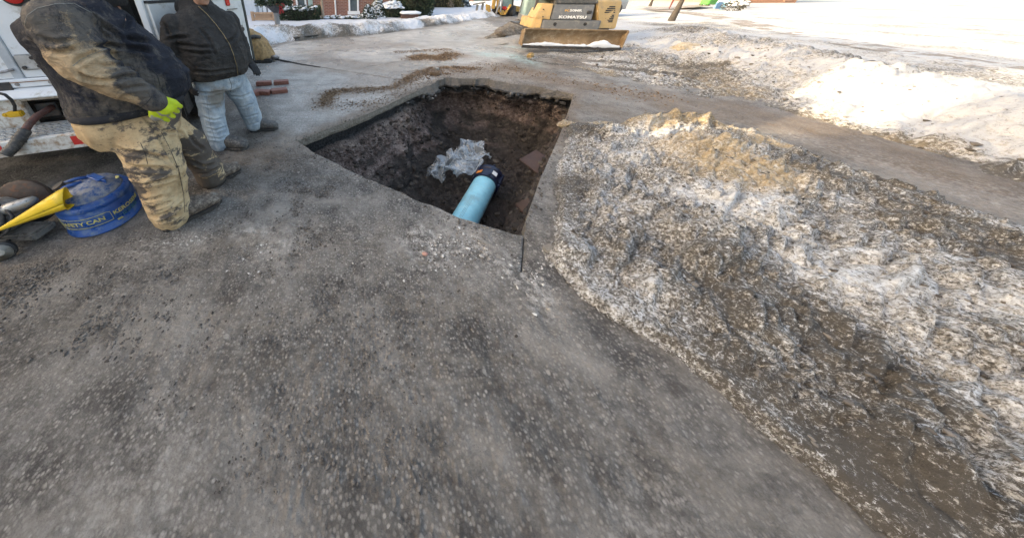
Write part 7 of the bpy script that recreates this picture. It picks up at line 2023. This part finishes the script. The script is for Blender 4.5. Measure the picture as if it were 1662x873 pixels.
# ---- the man in the charcoal hooded jacket and pale jeans
def build_man_b():
    base = Vector((-1.56, 2.84, 0))
    t = thing('person', 'person in a charcoal zip jacket, faded blue jeans and black gloves', 'person', base)
    F, U = Vector((.80, -.60, 0)), Vector((0, 0, 1)); R = Vector((-.60, -.80, 0))
    C = lambda f, r, z: Vector((-1.60, 2.82, z)) + F * f + R * r
    def ring(z, f, hw, hd): return (C(f, 0, z), R * hw, F * hd)
    J = MB(); J.loft([ring(.80, .02, .275, .225), ring(.86, .03, .295, .25), ring(1.0, .05, .30, .265), ring(1.15, .03, .295, .24), ring(1.27, .0, .295, .205), ring(1.35, -.01, .265, .17), ring(1.41, .0, .17, .13), ring(1.46, .01, .10, .10)], 32, 2.3)
    sR, sL = C(.0, .265, 1.30), C(-.01, -.265, 1.30)
    eR, wR = C(-.04, .35, 1.05), C(.06, .33, .84)
    eL = D(387, 64, 3.06); wL = D(403, 100, 3.02)
    J.capsule(sR, eR, .088, .080); J.capsule(eR, wR, .080, .056); J.capsule(sL, eL, .088, .078); J.capsule(eL, wL, .078, .055)
    limbs = [(sR, eR), (eR, wR), (sL, eL), (eL, wL), (C(0, 0, .8), C(0, 0, 1.5))]
    CHAR = cloth_mat('dusty_charcoal_fleece', (.036, .034, .033), (.10, .092, .084), (.12, .10, .075), dust_amt=.5)
    def mud(v, n): return dict(mud=np.clip(.36 * sstep(1.12, .92, v[:, 2]) + .18 * fbm(v * 5, 3), 0, 1) * .9, dust=.10 + .5 * sstep(1.15, .9, v[:, 2]))
    fo = [(.022, .013, [(270, 66), (285, 62), (308, 61)]), (.018, .012, [(283, 71), (320, 77), (350, 77)]), (.018, .012, [(247, 22), (269, 43), (279, 66)]), (.014, .010, [(302, 98), (320, 113)]), (.016, .012, [(300, 84), (325, 88), (345, 86)]),
          (.014, .012, [(318, 40), (340, 66), (352, 96)]), (.016, .012, [(386, 52), (380, 64), (366, 70)]), (.016, .012, [(310, 116), (345, 118), (385, 112)])]
    jk, bv = garment('jacket', t, base, J, .0115, limbs, .015, 12, CHAR, mud, 7, fo)
    BRASS = simple('brass_zip', (.34, .25, .13), .45, .6, var=.3, scale=80)
    seam('zip', bv, [(322, 11), (336, 24), (350, 40), (362, 56), (372, 72), (379, 90), (384, 108), (386, 124)], .0048, BRASS, jk, base, .004)
    seam('zip_tape', bv, [(320, 12), (334, 25), (348, 41), (360, 57), (370, 73), (377, 91), (382, 108), (384, 124)], .005, DARKSEAM, jk, base, .001)
    seam('pocket_seam', bv, [(345, 80), (336, 88), (328, 100), (322, 113)], .004, DARKSEAM, jk, base)
    seam('pocket_seam', bv, [(388, 76), (393, 88), (397, 100)], .004, DARKSEAM, jk, base)
    seam('hem_seam', bv, [(316, 124), (345, 126), (384, 121), (394, 116)], .0035, DARKSEAM, jk, base)
    seam('armhole_seam', bv, [(249, 25), (262, 40), (274, 58), (278, 72)], .003, DARKSEAM, jk, base)
    seam('drawstring', bv, [(310, 12), (316, 22)], .004, BLACK, jk, base, .005); seam('drawstring', bv, [(336, 10), (341, 20)], .004, BLACK, jk, base, .005)
    hd = MB()
    hd.loft([(C(-.02, 0, 1.38) - base, R * .185, F * .145), (C(-.03, 0, 1.44) - base, R * .155, F * .135), (C(-.06, 0, 1.50) - base, R * .125, F * .10), (C(-.08, 0, 1.53) - base, R * .10, F * .08)], 30)
    hd.ell(C(-.145, 0, 1.43) - base, (.16, .07, .10), 18, 10, Matrix((R, F, U)).transposed())
    v, n, f = remesh(hd.mesh('h', []), .012, 4); v = v + n * (.010 * ridged(v * 7, 3))[:, None]
    link_mesh('hood', np_mesh('hood', v, f, CHAR, True, dict(mud=np.zeros(len(v)), dust=np.full(len(v), .2))), jk)
    hR, hL = C(.0, .115, .78), C(.0, -.115, .78)
    kR, aR = D(345, 186, 2.68), D(359, 236, 2.64); kL, aL = D(398, 162, 3.0), D(413, 203, 3.07)
    T = MB(); T.loft([ring(.66, .0, .215, .19), ring(.76, .01, .228, .205), ring(.86, .02, .225, .205), ring(.90, .02, .19, .17)], 26, 2.3)
    T.capsule(hR, kR, .150, .122); T.capsule(kR, aR + U * .06, .122, .108); T.capsule(aR + U * .12, aR + U * .03, .112, .102)
    T.capsule(hL, kL, .150, .122); T.capsule(kL, aL + U * .06, .122, .108); T.capsule(aL + U * .12, aL + U * .03, .112, .102)
    n = NB('faded_denim'); md = n.attr('mud')
    den = n.ramp(n.noise(5, 7, .68), [(.3, (.18, .225, .28)), (.5, (.32, .385, .44)), (.72, (.53, .58, .61))])
    stn = n.scalev(7, 7, 2.0)
    den = n.mix(n.ramp(n.noise(3.0, 10, .78, stn), [(.48, 0.0), (.62, .7)]), den, (.47, .51, .53))
    den = n.mix(n.ramp(n.noise(30, 9, .78), [(.52, 0.0), (.66, .55)]), den, (.10, .13, .175))
    m = n.ramp(n.math('ADD', md, n.math('MULTIPLY', n.math('SUBTRACT', n.noise(20, 10, .78), .5), 1.0)), [(.42, 0.0), (.66, .75)])
    col = n.mix(m, den, (.20, .17, .13))
    DEN = n.done(col, .9, 0, n.bump(n.math('ADD', n.noise(300, 2), n.math('MULTIPLY', n.noise(45, 6, .7), 1.6)), .45, .005), .2)
    inner = D(362, 150, 2.75)
    def dirt(v, nn):
        d = np.linalg.norm(v - np.array(D(358, 160, 2.62)), axis=1)
        return dict(mud=np.clip(.75 * sstep(.24, .05, d) + .35 * sstep(.13, .03, v[:, 2]) + .15 * fbm(v * 4, 3), 0, 1))
    fo = [(.011, .011, [(308, 149), (338, 152), (370, 147)]), (.011, .011, [(370, 156), (393, 158), (414, 149)]), (.010, .010, [(375, 188), (400, 191), (426, 183)]), (.010, .010, [(320, 188), (347, 196), (372, 190)]),
          (.010, .010, [(324, 206), (350, 212), (374, 204)]), (.009, .010, [(330, 222), (356, 226), (376, 218)]), (.009, .010, [(384, 200), (406, 203), (428, 196)]), (.009, .010, [(316, 166), (340, 172), (366, 168)]), (.009, .010, [(372, 172), (396, 174), (418, 166)])]
    tr, bt = garment('jeans', t, base, T, .0105, [(hR, kR), (kR, aR), (hL, kL), (kL, aL), (C(0, 0, .66), C(0, 0, .9))], .012, 7, DEN, dirt, 7, fo)
    seam('side_seam', bt, [(334, 150), (338, 180), (342, 205), (350, 228)], .003, simple('blue_thread', (.12, .16, .22), .9), tr, base)
    seam('side_seam', bt, [(388, 142), (396, 165), (400, 185), (404, 200)], .003, simple('pale_blue_thread', (.40, .46, .52), .9), tr, base)
    seam('fly_seam', bt, [(372, 128), (376, 138), (374, 150)], .004, DARKSEAM, tr, base)
    BOOT = simple('grey_trainer', (.055, .052, .05), .7, var=.4, scale=22, dirt=(.19, .17, .15), dirt_amt=.38, bump=.3, bscale=70)
    SOLE = simple('trainer_sole', (.03, .029, .028), .85, var=.3, dirt=(.13, .115, .10), dirt_amt=.3)
    boot(t, base, (aR.x + .02, aR.y, 0), G(403, 241), BOOT, SOLE, None, w=.066, nm='shoe'); boot(t, base, (aL.x + .02, aL.y, 0), G(452, 209), BOOT, SOLE, None, w=.062, nm='shoe')
    GLV = simple('black_knit_glove', (.018, .018, .02), .85, var=.3, scale=20, bump=.4, bscale=150)
    gdL = (D(414, 112, 3.0) - wL).normalized()
    hands = []
    for w_, gd, pn, sd, cu in ((wL, gdL, (-.6, .2, -.6), 1, .45), (wR, F * .4 - U * .9, R * -1, -1, .5)):
        hm = hand_mb(w_ + Vector(gd).normalized() * .01, gd, pn, sd, curl=cu, r=1.15); hm.capsule(w_ - Vector(gd).normalized() * .03, w_ + Vector(gd).normalized() * .02, .047, .045)
        v, nn, f = remesh(hm.mesh('g', []), .0065, 3); link_mesh('glove', np_mesh('glove', v - np.array(base), f, GLV, True), t)
    B = MB()
    B.loft([(C(0, 0, .70), R * .16, F * .15), (C(.02, 0, .95), R * .18, F * .18), (C(.0, 0, 1.25), R * .19, F * .14), (C(0, 0, 1.36), R * .15, F * .10), (C(.01, 0, 1.42), R * .060, F * .064), (C(.035, 0, 1.50), R * .056, F * .060)], 22)
    for a, b_, r0, r1 in ((sR, eR, .058, .046), (eR, wR, .046, .033), (sL, eL, .058, .046), (eL, wL, .046, .033), (hR, kR, .09, .066), (kR, aR, .066, .042), (hL, kL, .09, .066), (kL, aL, .066, .042)): B.capsule(a, b_, r0, r1)
    hc = C(.075, 0, 1.565)
    h = head_mb(hc, F, R); k = len(B.v); B.v += h.v; B.f += [[i + k for i in q] for q in h.f]; B.m += h.m
    B.capsule(C(.02, 0, 1.42), hc - U * .03, .060, .060)
    v, nn, f = remesh(B.mesh('b', []), .0085, 2)
    link_mesh('body', np_mesh('body', v - np.array(base), f, SKIN, True), t)
    face_parts(t, base, hc, F, R)
    q = Matrix((R, F, U)).transposed()
    MB().ell(hc + U * .060 - F * .012 - base, (.086, .106, .074), 26, 12, q).build('cap', simple('grey_cap', (.07, .07, .075), .9, bump=.4, bscale=80), t, True)
    MB().bar(hc + U * .07 + F * .07 - base, hc + U * .06 + F * .165 - base, .13, .010).build('cap_peak', simple('grey_peak', (.06, .06, .065), .9), t, bevel=.004)
build_man_b()
